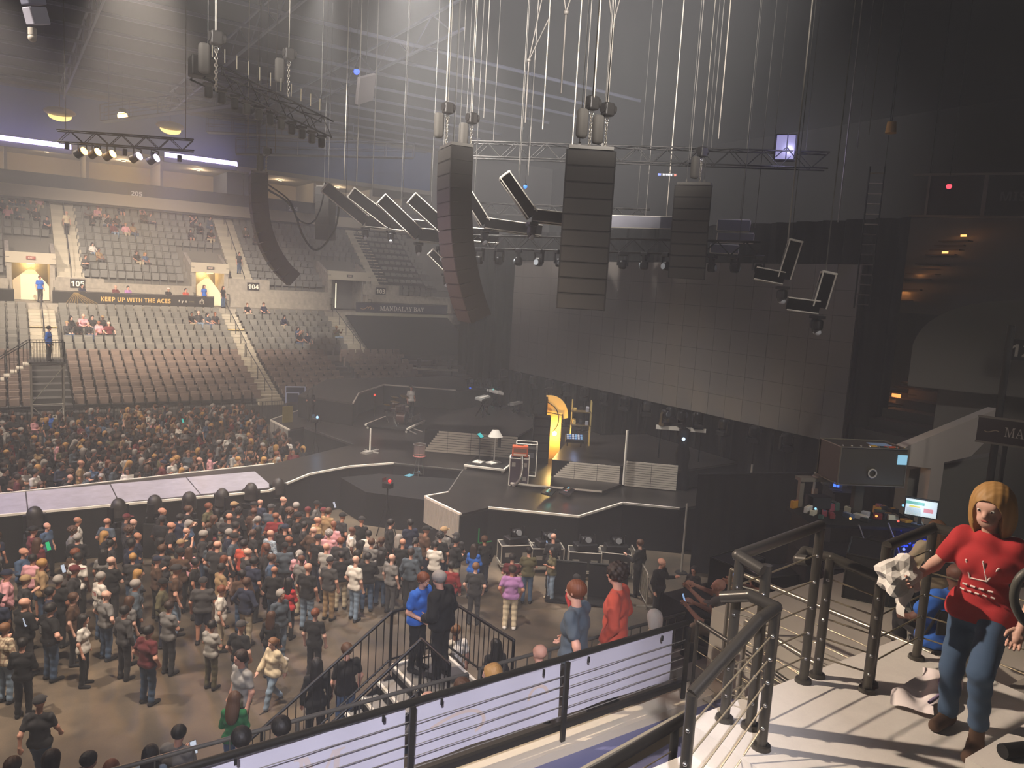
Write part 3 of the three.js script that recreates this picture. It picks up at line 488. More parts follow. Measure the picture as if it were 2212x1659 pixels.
// ---------------------------------------------------------------- trusses
function truss(a, b, w, mat, label, parts = 1) {
  const t = thing('lighting_truss', label, 'truss', a, 0, 'lighting trusses'), A = V(0, 0, 0), B = V(b[0] - a[0], b[1] - a[1], b[2] - a[2]), L = B.length(), d = B.clone().normalize(), s = d.clone().cross(UPV).normalize(), u = s.clone().cross(d);
  const at = (f, i, j) => d.clone().multiplyScalar(L * f).add(s.clone().multiplyScalar(i * w / 2)).add(u.clone().multiplyScalar(j * w / 2)).toArray();
  for (const [i, j] of [[-1, -1], [1, -1], [1, 1], [-1, 1]]) mesh('chord', rod(at(0, i, j), at(1, i, j), 0.028, 6), mat, t);
  const n = Math.max(2, Math.round(L / w)), br = [];
  for (let k = 0; k < n; k++) { const f = k / n, g = (k + 1) / n; br.push(rod(at(f, -1, k % 2 ? 1 : -1), at(g, -1, k % 2 ? -1 : 1), 0.015, 5), rod(at(f, 1, k % 2 ? 1 : -1), at(g, 1, k % 2 ? -1 : 1), 0.015, 5), rod(at(f, k % 2 ? 1 : -1, 1), at(g, k % 2 ? -1 : 1, 1), 0.015, 5)); }
  mesh('lattice', merge(br), mat, t);
  for (const f of [0.06, 0.94]) { const p = at(f, 0, 1); mesh('suspension_line', rod(p, [p[0], 23.94 - a[1], p[2]], 0.012, 5), M(0x55534f, 0.6, 0.3), t); }
  return t;
}
const trussDark = M(0x2a2928, 0.5, 0.4), trussGrey = M(0x8d8b88, 0.45, 0.5);
{
  const t = truss([1.9, 13.9, -33.7], [6.5, 14.15, -33.05], 0.42, trussDark, 'dark truss carrying five glowing lamps in front of the suites');
  const spots = [[2.68, 13.45, -33.45, 0xffb45a], [3.13, 13.48, -33.4, 0xffc46a], [3.62, 13.47, -33.35, 0xffb860], [4.51, 13.5, -33.24, 0xd9c8ff], [5.11, 13.5, -33.15, 0xd9c8ff]];
  const where = ['leftmost amber', 'second amber', 'third amber', 'inner violet white', 'outer violet white'];
  spots.forEach(([x, y, z, c], i) => {
    const l = thing('stage_lamp', where[i] + ' lamp glowing under the dark truss', 'lamp', [x, y, z], 0.75, 'glowing lamps under the dark truss');
    mesh('barrel', cyl(0.13, 0.17, 0.34, 0, -0.06, -0.1, 16, 1.15), blackSatin, l); mesh('lens', cyl(0.15, 0.15, 0.03, 0, 0.0, 0.08, 18, 1.15), glow(c, 30), l); mesh('yoke', merge([bx(0.03, 0.34, 0.03, -0.2, 0.1, 0), bx(0.03, 0.34, 0.03, 0.2, 0.1, 0), bx(0.42, 0.03, 0.03, 0, 0.27, 0)]), blackSatin, l);
    const s = new THREE.SpotLight(c, 420, 0, 0.55, 0.5); s.position.set(x + 0.09, y - 0.02, z + 0.13); s.target.position.set(x + 3, y - 5, z + 8); s.castShadow = true; s.shadow.radius = 5; scene.add(s, s.target);
  });
  for (let k = 0; k < 5; k++) mesh('clamp', rbx(0.16, 0.26, 0.16, 0.03, 0.3 + k * 0.95, -0.3, k * 0.13), blackSatin, t);
}
{
  const t = truss([4.4, 14.5, -21.9], [8.7, 13.95, -24.2], 0.5, trussDark, 'dark diagonal truss with a row of upright pale tubes and lamp heads');
  for (let k = 0; k < 11; k++) { mesh('light_tube', rod([0.4 + k * 0.36, 0.42 - k * 0.047, -0.2 - k * 0.19], [0.4 + k * 0.36, 0.78 - k * 0.047, -0.2 - k * 0.19], 0.014, 6), glow(0xffedc8, 0.8), t, 'thin upright pale tube'); mesh('lamp_head', merge([rbx(0.2, 0.3, 0.2, 0.06, 0.3 + k * 0.38, -0.5 - k * 0.05, -0.15 - k * 0.2), bx(0.26, 0.06, 0.14, 0.3 + k * 0.38, -0.3 - k * 0.05, -0.15 - k * 0.2)]), k % 3 ? blackSatin : M(0x55534f, 0.5), t); }
  mesh('end_box', merge([rbx(0.6, 0.5, 0.5, 0.05, 0.1, 0.05, 0)]), M(0x3b3a37, 0.5, 0.3), t);
}
truss([15, 14.4, -25.8], [24.5, 14.4, -17.2], 0.55, trussDark, 'long dark truss crossing high over the stage');
truss([14.8, 11.0, -27.4], [22.6, 11.2, -18.2], 0.5, trussDark, 'long dark truss low over the stage under the pods');
truss([17.5, 12.9, -33], [24.5, 12.9, -26], 0.5, trussDark, 'dark rear truss behind the lit array');
{ // pale truss boxes
  const mk = (a, b, h, label) => { const t = thing('truss_box', label, 'light bar', a, 0, 'pale framed light bars over the screen'), d = [b[0] - a[0], b[1] - a[1], b[2] - a[2]]; mesh('panel', barBox([0, 0, 0], d, 0.1, h), M(0x6d6d78, 0.5), t); for (const s of [-1, 1]) mesh('edge_trim', rod([0, s * h / 2, 0], [d[0], d[1] + s * h / 2, d[2]], 0.03, 6), white, t); for (const f of [0, 1]) mesh('end_trim', rod([d[0] * f, d[1] * f - h / 2, d[2] * f], [d[0] * f, d[1] * f + h / 2, d[2] * f], 0.03, 6), white, t); };
  mk([19.38, 12.04, -22.75], [21.44, 12.09, -20.81], 0.42, 'long pale framed light bar right of the lit array');
  mk([22.25, 12.07, -19.95], [23, 12.08, -19.08], 0.38, 'pale framed light bar right of the shaded array');
  mk([22.3, 11.62, -19.95], [23.13, 11.63, -18.97], 0.34, 'dim framed light bar below the pale one');
  mk([22.1, 11.2, -20.05], [22.75, 11.2, -19.3], 0.3, 'faint lowest framed light bar above the screen');
}
// moving lamps clustered under the low truss
for (let k = 0; k < 16; k++) { const f = k / 15, x = 14.8 + 7.8 * f, z = -27.4 + 9.2 * f, t = thing('moving_lamp', `${ORD[k]} dark moving lamp from the left under the low stage truss`, 'lamp', [x - 0.19, 10.63 + 0.2 * f, z + 0.16], k, 'moving lamps under the low truss'); mesh('base', rbx(0.36, 0.16, 0.28, 0.04, 0, 0.06, 0), blackSatin, t); mesh('head', merge([rbx(0.28, 0.34, 0.3, 0.1, 0, -0.34, 0), bx(0.04, 0.4, 0.1, -0.19, -0.18, 0), bx(0.04, 0.4, 0.1, 0.19, -0.18, 0)]), blackSatin, t); mesh('lens', cyl(0.11, 0.11, 0.03, 0, -0.36, 0.16, 14, Math.PI / 2), M(0x9fa6ad, 0.12), t); }
// work lamp, ladder truss, yellow marker, small LED readout
{ const t = thing('work_lamp', 'white glowing square work lamp in the dark rigging', 'lamp', [23.3, 14.8, -18.1], -0.9); mesh('housing', rbx(0.75, 0.95, 0.25, 0.06, 0, 0, -0.05), M(0x3a3a40, 0.5), t); mesh('light_panel', bx(0.62, 0.82, 0.03, 0, 0, 0.1), glow(0x9a94c8, 3), t); mesh('guard', merge([bx(0.04, 0.9, 0.04, 0.05, 0, 0.14), rod([-0.3, -0.35, 0.14], [0.05, 0, 0.14], 0.02), rod([0.35, -0.35, 0.14], [0.05, 0, 0.14], 0.02)]), black, t); const l = new THREE.PointLight(0xc9c4ff, 20); l.position.set(22.9, 14.8, -17.6); l.castShadow = true; scene.add(l); }
{ const t = thing('ladder_truss', 'dark vertical ladder truss with pale rungs beside the screen', 'truss', [26.9, 9.3, -16.75], -0.9); for (const s of [-1, 1]) mesh('rail', rod([s * 0.25, 0, 0], [s * 0.25, 5.2, 0], 0.03), trussDark, t); for (let k = 0; k < 14; k++) mesh('rung', rod([-0.25, 0.15 + k * 0.37, 0], [0.25, 0.15 + k * 0.37, 0], 0.022), k > 7 ? M(0xb5aa98, 0.5) : M(0x6b665e, 0.5), t); mesh('suspension_line', rod([0.25, 5.1, 0], [0.25, 14.6, 0], 0.014, 5), trussDark, t); }
{ const t = thing('marker_tag', 'yellow tag hanging in the dark rigging', 'tag', [25.1, 15.4, -15.3]); mesh('tag', cyl(0.16, 0.2, 0.36, 0, 0, 0, 6), M(0xb5862e, 0.7), t); mesh('wire', rod([0, 0.15, 0], [0, 8.53, 0], 0.012, 5), trussDark, t); }
single('led_readout', nb(0.7, 0.1, 0.06, 20.7, 13.8, -21.2, -0.75), printed(128, 18, (c, w, h) => { c.fillStyle = '#05060c'; c.fillRect(0, 0, w, h); c.fillStyle = '#4d6bff'; c.fillRect(2, 3, 18, 12); c.fillStyle = '#e8ecff'; for (let i = 0; i < 6; i++) c.fillRect(34 + i * 11, 4, 6, 10); c.fillStyle = '#ff6a55'; c.fillRect(110, 4, 12, 10); }, 0.5, 2), 'small blue and white lit readout on the rigging', 'display');
// indicator lamps
[[12.2, 17.6, -30.6, 0x4a6cff, 0.12, 'small blue indicator lamp high in the haze'], [16.1, 12.7, -29.3, 0x3f7dff, 0.08, 'small blue indicator lamp above the fourth pod'], [16.0, 13.0, -23.6, 0x3f8dff, 0.07, 'small blue indicator lamp left of the lit array'], [30.2, 14.1, -15.8, 0xff4a5a, 0.1, 'tiny red indicator lamp beside the dark sign'], [8.2, 20.6, -68, 0xffb060, 0.36, 'bright amber lamp under the roof edge']].forEach(([x, y, z, c, r, l], i) => { const t = thing('indicator_lamp', l, 'lamp', [x, y, z]); mesh('bulb', ball(r, 0, 0, 0), glow(c, i === 4 ? 60 : 6), t); mesh('holder', cyl(r * 0.7, r * 0.7, r, 0, r, 0), black, t); mesh('wire', rod([0, r, 0], [0, 23.93 - y, 0], 0.008, 5), black, t); const p = new THREE.PointLight(c, i === 4 ? 90 : 1.2); p.position.set(x, y, z); scene.add(p); });
// white upper fixture at the top left corner and hanging grey panel
{ const t = thing('ceiling_fixture', 'pale double box fixture with dome camera at the top left corner', 'fixture', [0.72, 14.4, -19.4], 0.6); mesh('upper_box', rbx(0.42, 0.4, 0.25, 0.03, -0.05, 0.35, 0, 0, 0, 0.3), M(0x9aa0bd, 0.5), t); mesh('lower_box', rbx(0.4, 0.34, 0.25, 0.03, 0.05, -0.04, 0, 0, 0, 0.3), M(0xc4c8de, 0.5), t); mesh('camera_dome', merge([cyl(0.08, 0.08, 0.14, -0.05, -0.38, 0), ball(0.085, -0.05, -0.5, 0)]), M(0xd9d6cf, 0.3), t); }
{ const t = thing('acoustic_board', 'tilted grey board hanging in the haze above the stage', 'panel', [12.6, 17, -30.6]); mesh('board', rbx(1.1, 1.1, 0.15, 0.03, 0, 0, 0, 0.5, 0.4, 0.4), M(0x7d7878, 0.7), t); mesh('wire', rod([0, 0.4, 0], [0, 6.93, 0], 0.012, 5), trussDark, t); }
for (const [i, [x, y, z]] of [[4.15, 20.6, -70.5], [12.03, 20.8, -70.5]].entries()) { const t = thing('high_bay_lamp', ['amber lit oval high bay lamp left under the roof', 'amber lit oval high bay lamp right under the roof'][i], 'lamp', [x, y, z], 0, 'high bay lamps'); mesh('rod', rod([0, 0.2, 0], [0, 23.93 - y, 0], 0.03, 6), trussDark, t); mesh('reflector', ball(1.1, 0, 0, 0, 1, 0.34, 0.6, 18), M(0x8d7a4a, 0.6), t); mesh('lamp_face', cyl(0.8, 0.8, 0.03, 0, -0.3, 0.25, 20, 0.6).scale(1, 1, 0.6), glow(0xffe08a, 5), t); }
// cable loops behind the far array
single('cable_loop', merge([tube([[10.5, 13.2, -36.9], [12, 12.6, -38], [12.7, 11.2, -38.2], [13.4, 10.6, -38.4], [14.4, 11.6, -38.6], [14.8, 13.4, -38.8]], 0.05), tube([[10.5, 13.4, -36.8], [11.8, 12.8, -37.6], [12.3, 12.0, -37.8], [13, 11.9, -38], [13.5, 12.6, -38.2], [13.8, 14, -38.3]], 0.04)]), black, 'thick black cable loops hanging beside the far array', 'cable');
// ---------------------------------------------------------------- near stand and viewing platform
const platTex = speckle(222, 216, 206, 0.07, 91); platTex.repeat.set(0.8, 0.8);
const platMat = new THREE.MeshPhysicalMaterial({ map: platTex, roughness: 0.5 });
const railMat = M(0x4c4841, 0.34, 0.35), railDark = M(0x26241f, 0.4, 0.3), cableMat = M(0xb7a98c, 0.3, 0.7);
struct('floor_walkway', bx(26, 3.4, 1.6, 3, 1.7, -7.8), M(0x77716a, 0.9), 'grey front walkway of the near stand');
struct('floor_row', bx(26, 4.25, 0.82, 3, 2.125, -6.59), M(0x5e5a55, 0.9), 'grey seat row step of the near stand');
struct('wall_ledge', bx(26, 4.6, 0.36, 3, 2.3, -6.0), M(0xd9cdb4, 0.7), 'cream ledge under the banner barrier');
struct('floor_ledge_blue', bx(26, 4.5, 0.75, 3, 2.25, -5.45), M(0x6d6f92, 0.45), 'blue grey painted gutter behind the ledge');
struct('wall_ledge_rear', bx(26, 4.62, 0.14, 3, 2.31, -5.02), M(0xcfc3ab, 0.7), 'cream rear edge of the gutter');
struct('floor_row_rear', bx(12.4, 4.3, 1.9, -3.8, 2.15, -4.0), M(0x2b2928, 0.9), 'dark seat row below the camera');
struct('floor_lower_landing', bx(7.5, 5.5, 3.2, 11.2, 2.75, -4.6), M(0xb9b2a4, 0.7), 'pale lower landing behind the platform');
struct('floor_platform', merge([bx(2.45, 0.22, 5.1, 4.8, 6.64, -0.55), bx(2.3, 0.5, 4.9, 4.8, 6.3, -0.55)]), platMat, 'white speckled viewing platform floor');
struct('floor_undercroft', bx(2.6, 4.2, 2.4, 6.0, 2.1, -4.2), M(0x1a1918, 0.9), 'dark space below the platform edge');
struct('floor_platform_side', bx(6, 6.6, 3.4, 9.1, 3.3, -0.7), M(0x8d877c, 0.8), 'grey floor right of the platform');
for (let i = 0; i < 4; i++) struct('floor_step_' + (i + 1), bx(0.34, 0.2, 1.0, 3.42 - i * 0.3, 6.45 - i * 0.2, -2.55), platMat, 'white step leading down from the platform');
struct('floor_step_5', bx(1.75, 0.2, 1.3, 5.3, 6.86, -1.17), platMat, 'white raised step at the right edge of the platform');

// rail with cable infill: points along the top, posts to a base height
function cableRail(name, label, pts, baseY, nCables, opt = {}) {
  const t = thing(name, label, 'railing', [0, 0, 0], 0, opt.group ?? 'platform railings');
  const r = opt.r ?? 0.032;
  mesh('handrail', pipe(pts.map((p) => [p[0], p[1], p[2]]), r * 1.15, 12), opt.mat ?? railMat, t);
  const posts = opt.posts ?? pts;
  for (const p of posts) { mesh('post', rod([p[0], p[3] ?? baseY, p[2]], [p[0], p[1], p[2]], r, 12), opt.mat ?? railMat, t); if (opt.flange !== false) mesh('base_plate', cyl(r * 1.7, r * 1.9, 0.025, p[0], (p[3] ?? baseY) + 0.012, p[2], 14), opt.mat ?? railMat, t); }
  for (let i = 0; i + 1 < posts.length; i++) for (let k = 1; k <= nCables; k++) { const f = k / (nCables + 1), a = posts[i], b = posts[i + 1], ay = a[1] + ((a[3] ?? baseY) - a[1]) * f, by = b[1] + ((b[3] ?? baseY) - b[1]) * f; mesh('cable', rod([a[0], ay, a[2]], [b[0], by, b[2]], 0.006, 6), cableMat, t); for (const [q, y] of [[a, ay], [b, by]]) if (opt.studs) mesh('stud', ball(0.014, q[0] - 0.03, y, q[2] + 0.02, 1, 1, 1, 8), chrome, t); }
  return t;
}
const PY = 6.75;
cableRail('platform_railing', 'dark steel cable railing with raised corner left of the platform opening', [[3.82, 7.8, -2.82], [3.8, 7.84, -3.0], [4.72, 7.9, -3.05]], PY, 5, { studs: true, posts: [[3.88, 7.82, -2.84], [3.8, 7.83, -2.98], [4.7, 7.88, -3.04]] });
cableRail('platform_railing', 'short low cable railing with looped handrail ends in the platform opening', [[4.72, 7.62, -3.12], [4.72, 7.6, -3.2], [4.82, 7.64, -3.22], [4.88, 7.64, -3.04], [5.0, 7.58, -2.72], [5.14, 7.56, -2.64], [5.2, 7.6, -2.72]], PY, 5, { studs: true, posts: [[4.86, 7.64, -3.04], [5.0, 7.58, -2.74]] });
cableRail('platform_railing', 'cable railing turning the far corner of the platform beside the seated usher', [[5.1, 7.78, -2.78], [5.83, 7.8, -2.84], [5.94, 7.78, -2.5], [5.98, 7.78, -1.2]], PY, 5, { studs: true, posts: [[5.1, 7.78, -2.78], [5.83, 7.8, -2.84], [5.94, 7.78, -2.5], [5.98, 7.78, -1.2]] });
cableRail('stair_railing', 'shiny sloping stair handrail with cables in front of the platform', [[3.66, 7.6, -2.98], [3.72, 7.66, -2.82], [3.76, 7.64, -2.66], [3.6, 7.6, -2.65], [3.09, 7.28, -2.65]], PY, 5, { studs: true, posts: [[3.76, 7.62, -2.66], [3.09, 7.28, -2.65, 6.1]], mat: M(0x4b4740, 0.26, 0.45) });
cableRail('landing_railing', 'steel handrail with cables on the lower landing, nearer the equipment', [[7.0, 6.3, -5.6], [7.05, 6.3, -3.3]], 5.3, 4, { r: 0.024, mat: M(0x8c8475, 0.28, 0.6), flange: false });
cableRail('landing_railing', 'steel handrail with cables on the lower landing, next to the platform', [[6.05, 6.28, -4.6], [5.95, 6.2, -3.2]], 5.3, 4, { r: 0.024, mat: M(0x8c8475, 0.28, 0.6), flange: false });
cableRail('walkway_railing', 'dark cable railing running from the banner barrier towards the platform', [[6.98, 5.5, -6.0], [6.98, 5.42, -5.1], [6.95, 5.3, -4.2]], 4.4, 5, { r: 0.024, flange: false });
cableRail('gutter_railing', 'polished dark handrail at the bottom edge in front of the gutter', [[2.6, 5.9, -3.8], [3.65, 5.9, -3.92], [4.79, 5.9, -4.11]], 4.9, 3, { r: 0.036, mat: railDark, flange: false, posts: [[2.6, 5.9, -3.8], [4.6, 5.9, -4.09]] });
{ // studded clear guard beside the gutter
  const t = thing('studded_guard', 'clear bent guard strip with rivets beside the gutter', 'guard', [0, 0, 0]);
  mesh('strip', barBox([3.9, 5.32, -4.5], [5.6, 5.32, -4.75], 0.03, 0.24), M(0x9a927f, 0.25), t);
  for (let i = 0; i < 17; i++) mesh('rivet', ball(0.014, 3.95 + i * 0.1, 5.4, -4.49 - i * 0.0147, 1, 1, 1, 8), chrome, t);
}
{ const t = thing('grab_handle', 'grey bent grab handle at the right edge of the frame', 'handle', [3.22, 8.36, -1.19]), m = M(0x5a5850, 0.5, 0.3); mesh('bar', tube([[0.12, 0.1, 0.12], [0.02, 0.12, 0.0], [-0.02, 0.08, -0.03], [-0.01, -0.02, -0.04], [0.03, -0.1, 0.0], [0.12, -0.12, 0.12]], 0.017, 10), m, t); mesh('bracket', rod([0.12, 0.1, 0.12], [0.12, -0.12, 0.12], 0.017), m, t); mesh('leg', rod([0.12, -0.12, 0.12], [0.12, -1.6, 0.12], 0.017), m, t); }
single('loose_rail_end', merge([rod([4.62, 7.0, -1.72], [4.95, 7.0, -1.6], 0.04, 14)]), black, 'black round rail end lying on the step at the lower right', 'rail');

// banner barrier
{
  const t = thing('banner_barrier', 'long dark barrier covered with white vinyl banner and cables', 'barrier', [0, 0, 0]);
  const z = -5.95, xs = [1.2, 3.1, 4.92, 6.75];
  mesh('top_rail', pipe([[-1, 5.5, z], [6.8, 5.52, z - 0.06]], 0.035, 12), railDark, t);
  mesh('bottom_rail', barBox([-1, 4.72, z], [6.8, 4.74, z - 0.06], 0.05, 0.07), railDark, t);
  for (const x of xs) mesh('post', barBox([x, 4.6, z + 0.02], [x, 5.5, z + 0.02], 0.055, 0.03), railDark, t);
  const cloth = (x0, x1, draw, label) => {
    const g = new THREE.PlaneGeometry(x1 - x0, 0.62, 40, 6), p = g.attributes.position;
    for (let i = 0; i < p.count; i++) p.setZ(i, 0.012 * Math.sin(p.getX(i) * 3.1 + p.getY(i) * 4) + 0.006 * Math.sin(p.getX(i) * 9));
    g.computeVertexNormals();
    mesh('banner', merge([g.translate((x0 + x1) / 2, 5.16, z - 0.05), new THREE.PlaneGeometry(x1 - x0, 0.03).translate((x0 + x1) / 2, 5.47, z - 0.045)]), printed(1024, 384, (c, w, h) => { c.fillStyle = '#dcdae6'; c.fillRect(0, 0, w, h); draw(c, w, h); }, 0.4), t, label);
  };
  cloth(1.25, 3.06, (c) => { c.fillStyle = '#e0d3cf'; c.font = '300px serif'; c.fillText('M', 420, 340); }, 'white banner with a faint letter M');
  cloth(3.14, 4.88, (c) => { c.strokeStyle = '#e2d0c6'; c.lineWidth = 22; c.beginPath(); c.moveTo(120, 190); c.bezierCurveTo(420, 60, 560, 240, 420, 300); c.stroke(); c.beginPath(); c.arc(860, 190, 70, 3, 6.2); c.stroke(); }, 'white banner with a faint curling emblem');
  cloth(4.96, 6.55, () => {}, 'plain white banner');
  for (let k = 0; k < 5; k++) for (let i = 0; i + 1 < xs.length; i++) mesh('cable', rod([xs[i], 4.88 + k * 0.115, z + 0.03], [xs[i + 1], 4.88 + k * 0.115, z - 0.005], 0.0045, 6), M(0x9a968e, 0.5, 0.3), t);
  for (const x of [1.5, 2.8, 3.4, 4.6, 5.2, 6.3]) mesh('cable_tie', bx(0.02, 0.06, 0.02, x, 5.47, z + 0.03), black, t);
}
// front rail of the walkway and small barriers
function pipeRail(label, x0, x1, y0, y1, z, n, mat = M(0x6d6a62, 0.4, 0.4)) {
  const t = thing('walkway_rail', label, 'railing', [0, 0, 0], 0, 'front rails of the near stand');
  mesh('top_rail', rod([x0, y1, z], [x1, y1, z], 0.028, 10), mat, t); mesh('lower_rail', rod([x0, y0 + 0.1, z], [x1, y0 + 0.1, z], 0.02, 8), mat, t);
  for (let i = 0; i <= n; i++) mesh('bar', rod([x0 + (x1 - x0) * i / n, y0, z], [x0 + (x1 - x0) * i / n, y1, z], i % 6 ? 0.01 : 0.025, 6), mat, t);
}
pipeRail('long grey front rail of the near stand left of the stairs', 0.5, 5.3, 3.4, 4.02, -8.55, 12);
pipeRail('grey front rail of the near stand right of the stairs', 5.5, 9.6, 3.4, 4.05, -8.55, 20);
pipeRail('dark front rail at the right of the near stand', 9.8, 15.5, 3.4, 4.05, -8.55, 10, railDark);

// ---------------------------------------------------------------- portable stairs with black rails
{
  const t = thing('portable_stairs', 'black portable stairs with white nosings leading down to the floor', 'stairs', [0, 0, 0]);
  const n = 13;
  for (let i = 0; i < n; i++) { const x = 5.55 - i * 0.29, y = 2.7 - i * 0.2; mesh('tread', bx(0.3, 0.05, 1.1, x - 0.13, y - 0.225, -10.88), M(0x8d8a84, 0.7), t); mesh('riser', bx(0.02, 0.17, 1.1, x, y - 0.1, -10.88), black, t); mesh('nosing', bx(0.05, 0.055, 1.1, x + 0.01, y - 0.0, -10.88), M(0xe6e0d2, 0.5), t, 'white nosing'); }
  mesh('landing', bx(1.05, 0.06, 1.25, 6.05, 2.68, -10.9), M(0x77746e, 0.7), t);
  mesh('landing_edge', merge([bx(1.05, 0.07, 0.05, 6.05, 2.69, -10.28), bx(0.05, 0.07, 1.25, 6.58, 2.69, -10.9), bx(1.05, 0.07, 0.05, 6.05, 2.69, -11.5)]), M(0xe6e0d2, 0.5), t, 'white landing edge');
  mesh('frame', merge([bx(0.06, 2.65, 0.06, 5.6, 1.33, -11.45), bx(0.06, 2.65, 0.06, 6.5, 1.33, -11.45), bx(0.06, 2.65, 0.06, 5.6, 1.33, -10.33), bx(0.06, 2.65, 0.06, 6.5, 1.33, -10.33), barBox([5.55, 2.5, -11.42], [1.9, 0.05, -11.42], 0.05, 0.2), barBox([5.55, 2.5, -10.34], [1.9, 0.05, -10.34], 0.05, 0.2)]), black, t);
  const side = (z, tag2) => {
    const f = (x) => 2.7 + (x - 5.5) * 0.69;
    mesh('handrail', pipe([[5.5, 3.72, z], [2.2, f(2.2) + 1.0, z], [2.2, f(2.2) + 0.1, z]], 0.028, 10), blackSatin, t); mesh('lower_rail', rod([5.5, 2.85, z], [2.2, f(2.2) + 0.12, z], 0.02), blackSatin, t);
    for (let i = 0; i <= 24; i++) { const x = 5.5 - i * 0.1375; mesh('baluster', rod([x, f(x) + 0.1, z], [x, f(x) + 1.02, z], i % 8 ? 0.009 : 0.022, 6), blackSatin, t); }
  };
  side(-11.45); side(-10.32);
  const flat = (a, b) => { mesh('handrail', pipe([[a[0], 2.7, a[1]], [a[0], 3.72, a[1]], [b[0], 3.72, b[1]], [b[0], 2.7, b[1]]], 0.028, 10), blackSatin, t); mesh('lower_rail', rod([a[0], 2.85, a[1]], [b[0], 2.85, b[1]], 0.02), blackSatin, t); const L = Math.hypot(b[0] - a[0], b[1] - a[1]), n2 = Math.round(L / 0.13); for (let i = 1; i < n2; i++) mesh('baluster', rod([a[0] + (b[0] - a[0]) * i / n2, 2.8, a[1] + (b[1] - a[1]) * i / n2], [a[0] + (b[0] - a[0]) * i / n2, 3.72, a[1] + (b[1] - a[1]) * i / n2], 0.009, 6), blackSatin, t); };
  flat([6.62, -11.55], [6.8, -9.6]); flat([5.5, -10.32], [5.5, -9.4]); flat([5.5, -11.45], [6.6, -11.55]);
}
// crowd barriers
function barrier(x0, z0, x1, z1, label, h = 1.1) {
  const L = Math.hypot(x1 - x0, z1 - z0), t = thing('crowd_barrier', label, 'barrier', [(x0 + x1) / 2, 0, (z0 + z1) / 2], Math.atan2(-(z1 - z0), x1 - x0), 'metal crowd barriers'), m = M(0xa7a39a, 0.4, 0.5);
  mesh('frame', pipe([[-L / 2, 0.02, 0], [-L / 2, h - 0.1, 0], [-L / 2 + 0.1, h, 0], [L / 2 - 0.1, h, 0], [L / 2, h - 0.1, 0], [L / 2, 0.02, 0]], 0.022), m, t); mesh('lower_bar', rod([-L / 2, 0.18, 0], [L / 2, 0.18, 0], 0.018), m, t);
  for (let i = 1; i < Math.round(L / 0.13); i++) mesh('upright', rod([-L / 2 + i * 0.13, 0.18, 0], [-L / 2 + i * 0.13, h, 0], 0.009, 6), m, t);
  for (const s of [-1, 1]) mesh('foot', bx(0.05, 0.03, 0.5, s * (L / 2 - 0.2), 0.015, 0), m, t);
}
barrier(17.3, -18.0, 15.9, -15.7, 'silver crowd barrier held by the guard in black');
// black stage barricade panels
for (const [i, [x, z, a]] of [[14.3, -17.6, 0.68], [15.3, -16.8, 0.68]].entries()) { const t = thing('stage_barricade', ['black solid barricade behind the emblem back shirt', 'black solid barricade next to the last road case'][i], 'barrier', [x, 0, z], -a, 'black barricades before the stage'); mesh('panel', bx(1.2, 1.05, 0.05, 0, 0.55, 0), blackSatin, t); mesh('top_bar', rod([-0.6, 1.12, 0], [0.6, 1.12, 0], 0.035), blackSatin, t); mesh('step', bx(1.2, 0.04, 0.6, 0, 0.06, 0.35), blackSatin, t); mesh('brace', rod([0, 0.1, -0.5], [0, 1.0, -0.02], 0.025), blackSatin, t); }
// barricade along the runway and the far crowd
for (let i = 0; i < 7; i++) { const x = -1 + i * 1.5, t = thing('pit_barricade', `black pit barricade ${['left edge', 'second', 'third', 'fourth', 'fifth', 'sixth', 'seventh'][i]} along the far side of the runway`, 'barrier', [x, 0, -30.6 - (i > 4 ? (i - 4) * 0.25 : 0)], 0, 'black barricades along the runway'); mesh('panel', bx(1.45, 1.0, 0.05, 0, 0.52, 0), blackSatin, t); mesh('top_bar', rod([-0.72, 1.08, 0], [0.72, 1.08, 0], 0.04), blackSatin, t); mesh('step', bx(1.45, 0.04, 0.5, 0, 0.05, 0.3), blackSatin, t); }
for (let i = 0; i < 12; i++) { const x = -1 + i * 1.35, t = thing('rear_barrier', `dark grille barrier ${['first', 'second', 'third', 'fourth', 'fifth', 'sixth', 'seventh', 'eighth', 'ninth', 'tenth', 'eleventh', 'twelfth'][i]} from the left before the retractable seats`, 'barrier', [x, 0, -46.6], 0, 'grille barriers before the retractable seats'); mesh('frame', pipe([[-0.65, 0.02, 0], [-0.65, 1.5, 0], [0.65, 1.5, 0], [0.65, 0.02, 0]], 0.022, 6), blackSatin, t); for (let k = 1; k < 9; k++) mesh('upright', rod([-0.65 + k * 0.144, 0.15, 0], [-0.65 + k * 0.144, 1.5, 0], 0.009, 5), blackSatin, t); mesh('lower_bar', rod([-0.65, 0.15, 0], [0.65, 0.15, 0], 0.016, 6), blackSatin, t); }

